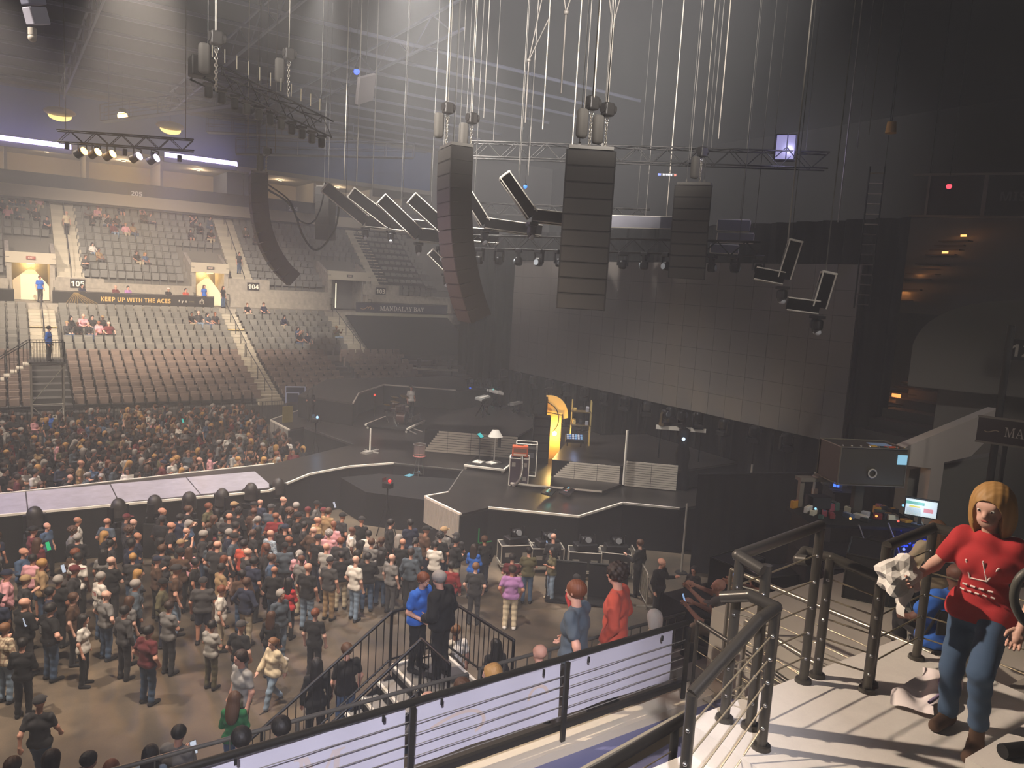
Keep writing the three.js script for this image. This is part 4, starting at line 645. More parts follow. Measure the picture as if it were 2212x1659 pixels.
// scaffold stair tower before section 105
{
  const t = thing('scaffold_stairs', 'scaffold stair tower with black railed landing before section 105', 'stairs', [0, 0, 0]), m = M(0xa8a49a, 0.4, 0.5), z0 = -45.8, z1 = -44.6;
  for (const x of [1.2, 2.6]) for (const z of [z0, z1]) mesh('leg', rod([x, 0, z], [x, 4.2, z], 0.035, 8), m, t);
  mesh('brace', merge([rod([1.2, 0.4, z1], [2.6, 2.0, z1], 0.02), rod([2.6, 0.4, z1], [1.2, 2.0, z1], 0.02), rod([1.2, 2.2, z1], [2.6, 4.0, z1], 0.02), rod([2.6, 0.4, z1], [2.6, 2, z0], 0.02), rod([2.6, 2.2, z1], [2.6, 4, z0], 0.02), rod([1.2, 2.1, z1], [2.6, 2.1, z1], 0.025), rod([1.2, 4.1, z1], [2.6, 4.1, z1], 0.03), rod([2.6, 2.1, z1], [2.6, 2.1, z0], 0.025)]), m, t);
  mesh('landing', bx(1.6, 0.08, 1.4, 1.9, 4.2, -45.2), M(0x3a3936, 0.8), t);
  for (let i = 0; i < 12; i++) mesh('tread', bx(0.28, 0.05, 1.1, 1.0 - i * 0.27, 4.1 - i * 0.19, -45.2), M(0xd6d0c0, 0.6), t, 'pale tread');
  for (const z of [z0, z1]) { mesh('handrail', pipe([[2.65, 4.2, z], [2.65, 5.25, z], [1.1, 5.25, z], [-2.2, 2.9, z]], 0.025), blackSatin, t); for (let k = 0; k < 12; k++) mesh('baluster', rod([2.6 - k * 0.14, 4.2, z], [2.6 - k * 0.14, 5.25, z], 0.01, 5), blackSatin, t); for (let k = 1; k < 16; k++) mesh('baluster', rod([1.1 - k * 0.2, 4.15 - k * 0.142, z], [1.1 - k * 0.2, 5.25 - k * 0.142, z], 0.01, 5), blackSatin, t); }
}
// ---------------------------------------------------------------- people: bodies are meshed from a distance field over a posed skeleton
function surfaceNet(sdf, lo, hi, c) {
  const n = [0, 1, 2].map((i) => Math.ceil((hi[i] - lo[i]) / c) + 2), [nx, ny, nz] = n, f = new Float32Array(nx * ny * nz), id = (i, j, k) => i + nx * (j + ny * k);
  for (let k = 0; k < nz; k++) for (let j = 0; j < ny; j++) for (let i = 0; i < nx; i++) f[id(i, j, k)] = sdf(lo[0] + i * c, lo[1] + j * c, lo[2] + k * c);
  const vert = new Int32Array(nx * ny * nz).fill(-1), pos = [], idx = [];
  for (let k = 0; k + 1 < nz; k++) for (let j = 0; j + 1 < ny; j++) for (let i = 0; i + 1 < nx; i++) {
    let inside = 0; const v = [];
    for (let q = 0; q < 8; q++) { const d = f[id(i + (q & 1), j + ((q >> 1) & 1), k + (q >> 2))]; v.push(d); if (d < 0) inside++; }
    if (!inside || inside === 8) continue;
    let x = 0, y = 0, z = 0, m = 0;
    for (const [a, b] of NET_EDGES) if (v[a] < 0 !== v[b] < 0) { const t = v[a] / (v[a] - v[b]); x += (a & 1) + t * ((b & 1) - (a & 1)); y += ((a >> 1) & 1) + t * (((b >> 1) & 1) - ((a >> 1) & 1)); z += (a >> 2) + t * ((b >> 2) - (a >> 2)); m++; }
    vert[id(i, j, k)] = pos.length / 3; pos.push(lo[0] + (i + x / m) * c, lo[1] + (j + y / m) * c, lo[2] + (k + z / m) * c);
  }
  for (let k = 1; k + 1 < nz; k++) for (let j = 1; j + 1 < ny; j++) for (let i = 1; i + 1 < nx; i++) {
    const s = f[id(i, j, k)] < 0;
    const quad = (a, b, d, e) => { if (a < 0 || b < 0 || d < 0 || e < 0) return; if (s) idx.push(a, b, d, a, d, e); else idx.push(a, d, b, a, e, d); };
    if (s !== f[id(i + 1, j, k)] < 0) quad(vert[id(i, j - 1, k - 1)], vert[id(i, j, k - 1)], vert[id(i, j, k)], vert[id(i, j - 1, k)]);
    if (s !== f[id(i, j + 1, k)] < 0) quad(vert[id(i - 1, j, k - 1)], vert[id(i - 1, j, k)], vert[id(i, j, k)], vert[id(i, j, k - 1)]);
    if (s !== f[id(i, j, k + 1)] < 0) quad(vert[id(i - 1, j - 1, k)], vert[id(i, j - 1, k)], vert[id(i, j, k)], vert[id(i - 1, j, k)]);
  }
  const g = new THREE.BufferGeometry(), nor = new Float32Array(pos.length), e = c * 0.3;
  for (let q = 0; q < pos.length; q += 3) { const [x, y, z] = [pos[q], pos[q + 1], pos[q + 2]]; const a = sdf(x + e, y, z) - sdf(x - e, y, z), b = sdf(x, y + e, z) - sdf(x, y - e, z), d = sdf(x, y, z + e) - sdf(x, y, z - e), L = Math.hypot(a, b, d) || 1; nor[q] = a / L; nor[q + 1] = b / L; nor[q + 2] = d / L; }
  g.setAttribute('position', new THREE.BufferAttribute(new Float32Array(pos), 3)); g.setAttribute('normal', new THREE.BufferAttribute(nor, 3));
  const uv = new Float32Array(pos.length / 3 * 2); for (let q = 0; q < pos.length / 3; q++) { uv[q * 2] = pos[q * 3] * 1.6 + pos[q * 3 + 2]; uv[q * 2 + 1] = pos[q * 3 + 1] * 1.6; } g.setAttribute('uv', new THREE.BufferAttribute(uv, 2));
  g.setIndex(idx); return g;
}
const NET_EDGES = [[0, 1], [2, 3], [4, 5], [6, 7], [0, 2], [1, 3], [4, 6], [5, 7], [0, 4], [1, 5], [2, 6], [3, 7]];
const smin = (a, b, k) => { const h = Math.max(k - Math.abs(a - b), 0) / k; return Math.min(a, b) - h * h * k * 0.25; };
// bones are tapered capsules [ax, ay, az, bx, by, bz, ra, rb]
function boneField(bones, k) {
  return (x, y, z) => {
    let d = 9;
    for (const b of bones) {
      const ux = b[3] - b[0], uy = b[4] - b[1], uz = b[5] - b[2], px = x - b[0], py = y - b[1], pz = z - b[2], L = ux * ux + uy * uy + uz * uz;
      const t = L ? Math.min(1, Math.max(0, (px * ux + py * uy + pz * uz) / L)) : 0;
      d = smin(d, Math.hypot(px - ux * t, py - uy * t, pz - uz * t) - (b[6] + (b[7] - b[6]) * t), k);
    }
    return d;
  };
}
const boxOf = (bones, pad) => { const lo = [9, 9, 9], hi = [-9, -9, -9]; for (const b of bones) for (let e = 0; e < 2; e++) for (let i = 0; i < 3; i++) { const r = b[6 + e] + pad + 0.03; lo[i] = Math.min(lo[i], b[e * 3 + i] - r); hi[i] = Math.max(hi[i], b[e * 3 + i] + r); } return [lo, hi]; };
const mix = (a, b, t) => [0, 1, 2].map((i) => a[i] + (b[i] - a[i]) * t), bone = (a, b, r, s = r) => [...a, ...b, r, s];

// poses: facing +z, feet on y = 0, standing height 1.75; lists are [elbow, wrist, hand tip] for the two arms and [knee, ankle] for the legs (x > 0 is the person's left)
const STAND = { hipY: 0.93, lean: 0, legs: [[[0.1, 0.5, 0.02], [0.11, 0.085, -0.02]], [[-0.1, 0.5, 0.02], [-0.11, 0.085, -0.02]]], arms: [[[0.26, 1.13, -0.03], [0.26, 0.89, 0.05], [0.25, 0.73, 0.09]], [[-0.26, 1.13, -0.03], [-0.26, 0.89, 0.05], [-0.25, 0.73, 0.09]]], tilt: 0.05 };
const SIT = { hipY: 0.5, lean: -0.03, legs: [[[0.12, 0.5, 0.44], [0.12, 0.085, 0.42]], [[-0.12, 0.5, 0.44], [-0.12, 0.085, 0.42]]], arms: [[[0.24, 0.7, 0.1], [0.13, 0.6, 0.3], [0.06, 0.58, 0.42]], [[-0.24, 0.7, 0.1], [-0.13, 0.6, 0.3], [-0.06, 0.58, 0.42]]], tilt: 0.1 };
const POSES = {
  stand: STAND,
  relaxed: { ...STAND, legs: [[[0.12, 0.5, 0.07], [0.15, 0.085, 0.05]], [[-0.09, 0.5, 0.0], [-0.1, 0.085, -0.05]]], arms: [[[0.27, 1.14, -0.06], [0.22, 0.95, 0.1], [0.15, 0.88, 0.15]], STAND.arms[1]] },
  folded: { ...STAND, arms: [[[0.25, 1.15, 0.04], [0.02, 1.18, 0.2], [-0.12, 1.21, 0.19]], [[-0.25, 1.15, 0.04], [-0.02, 1.14, 0.22], [0.13, 1.17, 0.2]]] },
  phone: { ...STAND, arms: [[[0.24, 1.14, 0.02], [0.08, 1.18, 0.24], [0.03, 1.26, 0.31]], [[-0.24, 1.14, 0.02], [-0.08, 1.14, 0.22], [-0.02, 1.17, 0.31]]], tilt: 0.38 },
  hips: { ...STAND, arms: [[[0.36, 1.16, -0.05], [0.2, 0.99, 0.05], [0.13, 0.96, 0.12]], [[-0.36, 1.16, -0.05], [-0.2, 0.99, 0.05], [-0.13, 0.96, 0.12]]] },
  pockets: { ...STAND, arms: [[[0.28, 1.14, -0.06], [0.22, 0.92, 0.08], [0.17, 0.82, 0.1]], [[-0.28, 1.14, -0.06], [-0.22, 0.92, 0.08], [-0.17, 0.82, 0.1]]] },
  walk: { ...STAND, hipY: 0.91, legs: [[[0.1, 0.52, 0.17], [0.1, 0.12, 0.26]], [[-0.1, 0.5, -0.02], [-0.1, 0.16, -0.32]]], arms: [[[0.25, 1.13, -0.14], [0.25, 0.92, -0.18], [0.24, 0.77, -0.16]], [[-0.25, 1.14, 0.06], [-0.24, 0.95, 0.24], [-0.23, 0.83, 0.32]]] },
  raised: { ...STAND, arms: [[[0.3, 1.5, 0.14], [0.2, 1.72, 0.26], [0.15, 1.84, 0.3]], [[-0.28, 1.48, 0.16], [-0.14, 1.68, 0.3], [-0.08, 1.8, 0.33]]], tilt: -0.1 },
  gesture: { ...STAND, arms: [[[0.27, 1.16, 0.05], [0.26, 1.25, 0.28], [0.24, 1.33, 0.4]], STAND.arms[1]] },
  lean: { ...STAND, lean: 0.16, arms: [[[0.24, 1.12, 0.24], [0.14, 1.1, 0.47], [0.06, 1.1, 0.58]], [[-0.24, 1.12, 0.24], [-0.14, 1.1, 0.47], [-0.06, 1.1, 0.58]]], tilt: 0.15 },
  sit: SIT,
  sitback: { ...SIT, lean: -0.1, arms: [[[0.3, 0.74, -0.05], [0.26, 0.62, 0.2], [0.2, 0.58, 0.33]], [[-0.3, 0.74, -0.05], [-0.26, 0.62, 0.2], [-0.2, 0.58, 0.33]]] },
  sitlean: { ...SIT, lean: 0.2, arms: [[[0.26, 0.72, 0.3], [0.1, 0.62, 0.46], [0.02, 0.62, 0.55]], [[-0.26, 0.72, 0.3], [-0.1, 0.62, 0.46], [-0.02, 0.62, 0.55]]], tilt: 0.25 },
  sitphone: { ...SIT, arms: [[[0.27, 0.8, 0.12], [0.18, 1.02, 0.36], [0.12, 1.14, 0.42]], [[-0.27, 0.8, 0.12], [-0.18, 1.02, 0.36], [-0.1, 1.12, 0.42]]] },
};
function skeleton(pose, sex) {
  const P = POSES[pose], w = sex === 'f' ? 0.9 : 1, hy = P.hipY, ln = P.lean, up = (h, z = 0) => [0, hy + h, z + ln * (h / 0.5)];
  const waist = up(0.15), chest = up(0.34), shY = hy + 0.485, sh = (s) => [s * 0.17 * w, shY - 0.012, ln * 1.0 - 0.01], neck0 = up(0.53), neck1 = [0, hy + 0.62, ln * 1.2 + 0.015], head = [0, hy + 0.715, ln * 1.3 + 0.03];
  const shift = (p) => p;
  const torso = [bone([-0.075, hy + 0.0, 0], [0.075, hy + 0.0, 0], sex === 'f' ? 0.125 : 0.118), bone([-0.04 * w, waist[1], waist[2]], [0.04 * w, waist[1], waist[2]], 0.108 * w), bone([0, hy, 0], waist, 0.115 * w, 0.105 * w), bone([-0.085 * w, chest[1], chest[2]], [0.085 * w, chest[1], chest[2]], 0.108 * w), bone(waist, chest, 0.11 * w, 0.12 * w), bone(sh(1), sh(-1), 0.05), bone(chest, up(0.48), 0.115 * w, 0.07)];
  if (sex === 'f') torso.push(bone([0.07, chest[1] - 0.01, chest[2] + 0.075], [0.07, chest[1] - 0.01, chest[2] + 0.06], 0.05), bone([-0.07, chest[1] - 0.01, chest[2] + 0.075], [-0.07, chest[1] - 0.01, chest[2] + 0.06], 0.05));
  const arms = P.arms.map((a, i) => { const s = sh(i ? -1 : 1), e = shift(a[0]), wr = shift(a[1]), h = shift(a[2]), f = (q) => [q[0] * w, q[1], q[2]]; return { s, e: f(e), w: f(wr), h: f(h), upper: bone(s, f(e), 0.05 * w, 0.042 * w), fore: bone(f(e), f(wr), 0.043 * w, 0.03 * w) }; });
  const legs = P.legs.map(([k, a], i) => { const h = [(i ? -1 : 1) * 0.085, hy - 0.02, 0]; const toe = [a[0] * 1.12, 0.04, a[2] + 0.17]; return { h, k, a, toe, thigh: bone(h, k, 0.088, 0.06), calf: bone(k, a, 0.06, 0.038), foot: bone([a[0], 0.045, a[2] - 0.03], toe, 0.042, 0.034) }; });
  return { P, w, torso, arms, legs, neck: bone(neck0, neck1, 0.056 * w, 0.052 * w), head, tilt: P.tilt };
}
// head in its own axes, centre at the middle of the skull
const headBones = [[0, 0.03, -0.012, 0, 0.035, -0.03, 0.088, 0.09], [0, -0.01, 0.02, 0, -0.075, 0.045, 0.07, 0.042], [0, 0.0, 0.085, 0, -0.022, 0.105, 0.012, 0.016], [0.078, -0.012, -0.005, 0.08, 0.012, -0.012, 0.016, 0.018], [-0.078, -0.012, -0.005, -0.08, 0.012, -0.012, 0.016, 0.018], [-0.03, 0.026, 0.07, 0.03, 0.026, 0.07, 0.02, 0.02], [-0.025, -0.058, 0.06, 0.025, -0.058, 0.06, 0.024, 0.024]];
const headField = boneField(headBones, 0.028);
const GEO = new Map(), cached = (key, make) => { if (!GEO.has(key)) GEO.set(key, make()); return GEO.get(key); };
function handBones(a, big) { // palm, four unequal bent fingers, thumb from the side of the palm
  const d = V(a.h[0] - a.w[0], a.h[1] - a.w[1], a.h[2] - a.w[2]).normalize(), side = d.clone().cross(V(0.3, 0.2, 1)).normalize(), curl = side.clone().cross(d).normalize(), W = V(...a.w), at = (l, s, c) => W.clone().addScaledVector(d, l).addScaledVector(side, s).addScaledVector(curl, c).toArray(), out = [bone(at(0.01, 0, 0), at(0.085, 0, 0), 0.026, 0.03), bone(at(0.06, -0.022, 0), at(0.06, 0.022, 0), 0.022)];
  if (!big) return [...out, bone(at(0.09, 0, 0), at(0.155, 0, 0.03), 0.027, 0.018), bone(at(0.04, 0.025, 0), at(0.085, 0.05, 0.02), 0.013, 0.011)];
  for (const [i, L] of [0.07, 0.08, 0.075, 0.058].entries()) { const s = 0.032 - i * 0.021; out.push(bone(at(0.085, s, 0), at(0.085 + L * 0.5, s * 1.1, 0.012), 0.0105, 0.0098), bone(at(0.085 + L * 0.5, s * 1.1, 0.012), at(0.085 + L * 0.86, s * 1.12, 0.04), 0.0098, 0.0085)); }
  out.push(bone(at(0.025, 0.03, 0.005), at(0.06, 0.055, 0.018), 0.013, 0.0115), bone(at(0.06, 0.055, 0.018), at(0.092, 0.06, 0.035), 0.0115, 0.0095));
  return out;
}
function bodyGeo(pose, sex, cell, fine, hs = 1) {
  return cached(['body', pose, sex, cell, fine, hs].join(), () => {
    const s = skeleton(pose, sex), limbs = [...s.torso.map((b) => [...b.slice(0, 6), b[6] - 0.016, b[7] - 0.016]), s.neck, ...s.arms.flatMap((a) => [a.upper, a.fore, ...(fine ? [] : handBones(a, false))]), ...s.legs.flatMap((l) => [l.thigh, l.calf, l.foot])];
    const f = boneField(limbs, 0.035), ct = Math.cos(s.tilt), st = Math.sin(s.tilt);
    const local = (x, y, z) => { const py = y - s.head[1], pz = z - s.head[2]; return headField(x / hs, (py * ct + pz * st) / hs, (-py * st + pz * ct) / hs) * hs; };
    const [lo, hi] = boxOf([...limbs, [...s.head, ...s.head, 0.15, 0.15]], cell);
    const parts = [surfaceNet(fine ? f : (x, y, z) => smin(f(x, y, z), local(x, y, z), 0.03), lo, hi, cell)];
    if (fine) {
      parts.push(surfaceNet((x, y, z) => smin(local(x, y, z), boneField([s.neck], 0.02)(x, y, z), 0.03), [s.head[0] - 0.12 * hs, s.head[1] - 0.17 * hs, s.head[2] - 0.15 * hs], [s.head[0] + 0.12 * hs, s.head[1] + 0.15 * hs, s.head[2] + 0.16 * hs], 0.007));
      for (const a of s.arms) { const hb = handBones(a, true), [l2, h2] = boxOf(hb, 0.01), pf = boneField(hb, 0.008); parts.push(surfaceNet(pf, l2, h2, 0.006)); }
    }
    return merge(parts);
  });
}
const inflate = (bones, r) => bones.map((b) => [...b.slice(0, 6), b[6] + r, b[7] + r]);
function topGeo(pose, sex, sleeve, cell, loose) {
  return cached(['top', pose, sex, sleeve, cell, loose].join(), () => {
    const s = skeleton(pose, sex), cut = (b, t) => { const e = mix(b.slice(0, 3), b.slice(3, 6), t); return bone(b.slice(0, 3), e, b[6], b[6] + (b[7] - b[6]) * t); };
    const bones = inflate([...s.torso, ...s.arms.flatMap((a) => sleeve === 'none' ? [] : sleeve === 'short' ? [cut(a.upper, 0.62)] : [a.upper, cut(a.fore, 0.9)])], 0.013 + loose);
    const f = boneField(bones, 0.03), hem = s.P.hipY - (s.P.hipY < 0.6 ? 0.07 : 0.06), [lo, hi] = boxOf(bones, cell);
    const nk = s.neck, ny = nk[1] + 0.035, ripple = (x, y, z) => 0.0035 * Math.sin(y * 38 + x * 25 + Math.sin(z * 19 + x * 9) * 2.5);
    return surfaceNet((x, y, z) => Math.max(f(x, y, z) + ripple(x, y, z), hem - y, y > ny - 0.06 ? 0.068 - Math.hypot(x, (z - nk[2]) * 0.9) - Math.max(0, ny - y) * 1.2 : -1), lo, hi, cell);
  });
}
function bottomGeo(pose, sex, kind, cell) {
  return cached(['bottom', pose, sex, kind, cell].join(), () => {
    const s = skeleton(pose, sex), cut = (b, t) => bone(b.slice(0, 3), mix(b.slice(0, 3), b.slice(3, 6), t), b[6] + 0.012, b[6] + (b[7] - b[6]) * t + 0.022);
    const bones = [...inflate([s.torso[0]], 0.01), ...s.legs.flatMap((l) => kind === 'shorts' ? [cut(l.thigh, 0.8)] : [bone(l.h, l.k, 0.097, 0.073), bone(l.k, mix(l.k, l.a, 0.97), 0.072, 0.06)])];
    const f = boneField(bones, 0.03), [lo, hi] = boxOf(bones, cell);
    return surfaceNet((x, y, z) => Math.max(f(x, y, z) + 0.004 * Math.sin(y * 40 + z * 15), y - s.P.hipY - 0.1), lo, hi, cell);
  });
}
function shoesGeo(pose, cell) { return cached(['shoes', pose, cell].join(), () => (skeleton(pose, 'm').legs.map((l) => { const b = [[...l.foot.slice(0, 6), 0.05, 0.043], bone([l.a[0], l.a[1] + 0.02, l.a[2]], [l.a[0], 0.05, l.a[2]], 0.046, 0.046)], [lo, hi] = boxOf(b, cell); return surfaceNet((x, y, z) => Math.max(boneField(b, 0.03)(x, y, z), 0.002 - y), lo, hi, cell); }))); }
const ell = (x, y, z, cx, cy, cz, rx, ry, rz) => { const a = (x - cx) / rx, b = (y - cy) / ry, c = (z - cz) / rz, q = Math.hypot(a, b, c); return (q - 1) * Math.min(rx, ry, rz) * (q < 1 ? 1 : 0.9); };
function hairGeo(style, cell) {
  return cached(['hair', style, cell].join(), () => {
    const strand = (x, y, z) => 0.0016 * Math.sin(x * 150 + z * 60) * Math.cos(z * 120 + y * 14);
    const skull = (x, y, z) => ell(x, y, z, 0, 0.028, -0.018, 0.102, 0.107, 0.117) + strand(x, y, z), face = (x, y, z) => ell(x, y, z, 0, -0.062, 0.095, 0.083, 0.125, 0.105);
    const cap = (x, y, z) => Math.max(skull(x, y, z), -face(x, y, z), -0.05 - y - Math.max(0, -z) * 0.5);
    const fields = {
      short: [(x, y, z) => cap(x, y, z), [-0.13, -0.14, -0.16], [0.13, 0.16, 0.14]],
      curly: [(x, y, z) => Math.max(ell(x, y, z, 0, 0.045, -0.02, 0.125, 0.12, 0.13) + 0.012 * Math.sin(x * 70) * Math.sin(y * 66) * Math.sin(z * 74), -face(x, y, z), -0.06 - y), [-0.15, -0.16, -0.17], [0.15, 0.19, 0.14]],
      bob: [(x, y, z) => Math.max(smin(skull(x, y, z), Math.max(ell(x, y, z, 0, -0.06, -0.03, 0.125, 0.17, 0.1) + strand(x, y, z), -0.2 - y), 0.04), -face(x, y, z), -ell(x, y, z, 0, -0.14, 0.06, 0.075, 0.13, 0.08)), [-0.15, -0.24, -0.17], [0.15, 0.16, 0.14]],
      long: [(x, y, z) => Math.max(smin(skull(x, y, z), Math.max(ell(x, y, z, 0, -0.17, -0.075, 0.125, 0.27, 0.07) + strand(x, y, z), -0.42 - y), 0.05), -face(x, y, z)), [-0.15, -0.46, -0.18], [0.15, 0.16, 0.14]],
      ponytail: [(x, y, z) => Math.min(cap(x, y, z), boneField([[0, 0.04, -0.12, 0, -0.02, -0.17, 0.03, 0.035], [0, -0.02, -0.17, 0, -0.22, -0.14, 0.035, 0.012]], 0.02)(x, y, z)), [-0.13, -0.26, -0.22], [0.13, 0.16, 0.14]],
      cap: [(x, y, z) => Math.min(Math.max(ell(x, y, z, 0, 0.04, -0.012, 0.106, 0.1, 0.12), 0.022 - y), Math.max(ell(x, y, z, 0, 0.028, 0.125, 0.08, 0.016, 0.085), 0.05 - z)), [-0.13, -0.02, -0.16], [0.13, 0.17, 0.23]],
      beanie: [(x, y, z) => Math.max(ell(x, y, z, 0, 0.045, -0.015, 0.108, 0.118, 0.12) + 0.003 * Math.sin(y * 200), 0.01 - y), [-0.13, -0.02, -0.16], [0.13, 0.19, 0.14]],
    };
    const [f, lo, hi] = fields[style]; return surfaceNet(f, lo, hi, cell);
  });
}
const SKIN = [0xcf9c86, 0xbf8a72, 0xab785f, 0x8a5a42, 0x5f3b2a, 0xd6a995].map((c) => M(c, 0.6)), HAIR = { black: M(0x14110f, 0.6), 'dark brown': M(0x2b1d14, 0.6), brown: M(0x4a301d, 0.6), 'light brown': M(0x755132, 0.6), blond: M(0xa98048, 0.55), grey: M(0x96908a, 0.7), red: M(0x6e3a1e, 0.6), white: M(0xcfc9c0, 0.7) };
const CLOTH = { black: 0x121213, charcoal: 0x2c2b2c, 'dark grey': 0x3f3e3e, grey: 0x6f6d6b, 'light grey': 0x9c9993, white: 0xd6d0c6, cream: 0xcbbb9c, maroon: 0x5e2226, red: 0xb12a2c, pink: 0xd39aa0, coral: 0xb84a36, 'dark red': 0x7c1f22, navy: 0x1c2338, blue: 0x1f4f9f, 'royal blue': 0x2a63bd, denim: 0x3f5570, 'light denim': 0x7e93a8, teal: 0x3f9a95, olive: 0x565239, green: 0x1f6b3d, tan: 0x9a7f5c, khaki: 0xb3a78d, brown: 0x4c3626, purple: 0xa878ae, yellow: 0xc9a227, orange: 0xc8572c, slate: 0x47525c };
const weave = texture(64, 64, (x, y) => { const k = 128 + 60 * (hash2(x, y, 9) - 0.5) + ((x + y) % 4 < 2 ? 14 : -14); return [k, k, k]; }, false); weave.repeat.set(9, 9);
const cloth = (name) => { const key = 'cloth' + name; if (!MATS.has(key)) MATS.set(key, new THREE.MeshPhysicalMaterial({ color: CLOTH[name] ?? name, roughness: 0.88, sheen: 0.3, sheenColor: 0x888888, sheenRoughness: 0.7, bumpMap: weave, bumpScale: 0.002 })); return MATS.get(key); };
// one person: spec holds pose, sex, top, bottom, hair and so on; position is where the feet (or, seated, the floor under them) are
function person(spec, label, group) {
  const { x, y = 0, z, ry = 0, pose = 'stand', sex = 'm', h = sex === 'f' ? 1.64 : 1.77, skin = 0, hair = 'short', hairColour = 'dark brown', top = 'black', sleeve = 'short', bottom = 'denim', legs = 'trousers', shoes = 'black', cell = 0.034, fine = false, topMat, garment = 'shirt', stout = 1 } = spec;
  const k = h / 1.75, t = thing('person', label, 'person', [x, y - (pose === 'walk' ? 0.075 * k : 0), z], ry, group);
  t.scale.set(k * stout, k, k * (1 + (stout - 1) * 1.2));
  const body = mesh('body', bodyGeo(pose, sex, cell, fine, spec.headScale ?? 1), SKIN[skin], t);
  mesh(garment, topGeo(pose, sex, sleeve, cell * 0.95, spec.loose ?? 0.004), topMat ?? cloth(top), t);
  mesh(legs === 'shorts' ? 'shorts' : 'trousers', bottomGeo(pose, sex, legs, cell * 0.95), cloth(bottom), t);
  for (const g of shoesGeo(pose, Math.min(cell, 0.026))) mesh('shoe', g, cloth(shoes), t);
  const s = skeleton(pose, sex), hs = spec.headScale ?? 1, put = (m) => { m.position.set(...s.head); m.rotation.x = s.tilt; m.scale.set(hs, hs, hs); return m; };
  if (hair !== 'bald') { const hat = hair === 'cap' || hair === 'beanie'; put(mesh(hat ? hair : 'hair', hairGeo(hair, fine ? 0.008 : 0.017), hat ? cloth(spec.hatColour ?? 'black') : HAIR[hairColour], t)); if (hat && spec.under) put(mesh('hair', hairGeo(spec.under, fine ? 0.008 : 0.017), HAIR[hairColour], t)).scale.set(0.97 * hs, 0.97 * hs, 0.97 * hs); }
  if (fine) {
    for (const sx of [-1, 1]) { put(mesh('eye', ball(0.0125, sx * 0.031, 0.006, 0.0875, 1.1, 0.7, 0.6, 10), M(0xe9e2da, 0.3), t)); put(mesh('iris', ball(0.0065, sx * 0.031, 0.005, 0.0935, 1, 1, 0.6, 8), M(0x2a1d14, 0.2), t)); put(mesh('eyebrow', tube([[sx * 0.015, 0.03, 0.09], [sx * 0.033, 0.036, 0.086], [sx * 0.05, 0.029, 0.072]], 0.0035, 5), HAIR[hairColour] ?? HAIR.brown, t)); }
    put(mesh('mouth', ball(0.022, 0, -0.056, 0.091, 1, 0.3, 0.3, 12), M(0xa8554c, 0.5), t));
  }
  return t;
}
// woven patterns and prints on clothing
const checked = (base, a, b, n) => { const t = canvasTex(128, 128, (c) => { c.fillStyle = base; c.fillRect(0, 0, 128, 128); for (let i = 0; i < n; i++) { c.globalAlpha = 0.55; c.fillStyle = a; c.fillRect(i * 128 / n, 0, 40 / n, 128); c.fillStyle = b; c.fillRect(0, i * 128 / n, 128, 40 / n); } c.globalAlpha = 1; }); t.wrapS = t.wrapT = THREE.RepeatWrapping; t.repeat.set(2.5, 2.5); return new THREE.MeshStandardMaterial({ map: t, roughness: 0.88 }); };
function shirtPrint(p, back, w, h, y, z, draw, label) {
  const g = new THREE.PlaneGeometry(w, h, 12, 6), q = g.attributes.position;
  for (let i = 0; i < q.count; i++) q.setZ(i, -1.6 * q.getX(i) * q.getX(i));
  g.computeVertexNormals(); g.translate(0, y, z); if (back) g.rotateY(Math.PI);
  const t = canvasTex(128, Math.round(128 * h / w), draw);
  mesh('shirt_print', g, new THREE.MeshStandardMaterial({ map: t, roughness: 0.9 }), p, label);
}
// ---------------------------------------------------------------- crowd
const FACE = (x, z, tx, tz) => Math.atan2(tx - x, tz - z);          // turn that faces a point
const usedLabels = new Set();
const ADJ = { f: 'woman', m: 'man' };
const hairWords = { short: 'short', curly: 'curly', bob: 'chin-length', long: 'long', ponytail: 'tied' };
const poseWords = { stand: 'standing upright', relaxed: 'standing at ease', folded: 'arms folded', phone: 'looking down at a phone', hips: 'hands on hips', pockets: 'hands in pockets', walk: 'walking', raised: 'both arms raised', gesture: 'one hand lifted', lean: 'leaning on the barricade', sit: 'seated upright', sitback: 'seated leaning back', sitlean: 'seated leaning forward', sitphone: 'seated holding a phone' };
const TOPS = ['black', 'black', 'black', 'black', 'black', 'black', 'black', 'charcoal', 'charcoal', 'charcoal', 'dark grey', 'dark grey', 'grey', 'grey', 'light grey', 'white', 'maroon', 'navy', 'navy', 'olive', 'brown', 'slate', 'slate', 'black', 'black', 'charcoal', 'dark red', 'pink', 'tan', 'denim'];
const BOT = ['denim', 'denim', 'black', 'black', 'charcoal', 'navy', 'khaki', 'light denim', 'dark grey'];
function randomLook(poses) {
  const sex = rnd() < 0.42 ? 'f' : 'm', hair = sex === 'f' ? pick(['long', 'long', 'long', 'ponytail', 'bob']) : pick(['short', 'short', 'short', 'short', 'short', 'bald', 'cap', 'curly', 'short', 'short']);
  return { sex, hair, hairColour: pick(['black', 'black', 'black', 'dark brown', 'dark brown', 'dark brown', 'brown', 'brown', 'light brown', 'blond', 'grey', 'red']), top: pick(TOPS), bottom: pick(BOT), sleeve: rnd() < 0.6 ? 'short' : 'long', legs: rnd() < 0.07 ? 'shorts' : 'trousers', skin: pick([0, 0, 0, 1, 1, 2, 3, 5, 5, 4]), pose: pick(poses), h: sex === 'f' ? rr(1.56, 1.7) : rr(1.68, 1.86), hatColour: pick(['black', 'black', 'charcoal', 'dark grey', 'navy', 'tan', 'maroon']), stout: rr(0.95, 1.14), loose: rr(0.002, 0.012) };
}
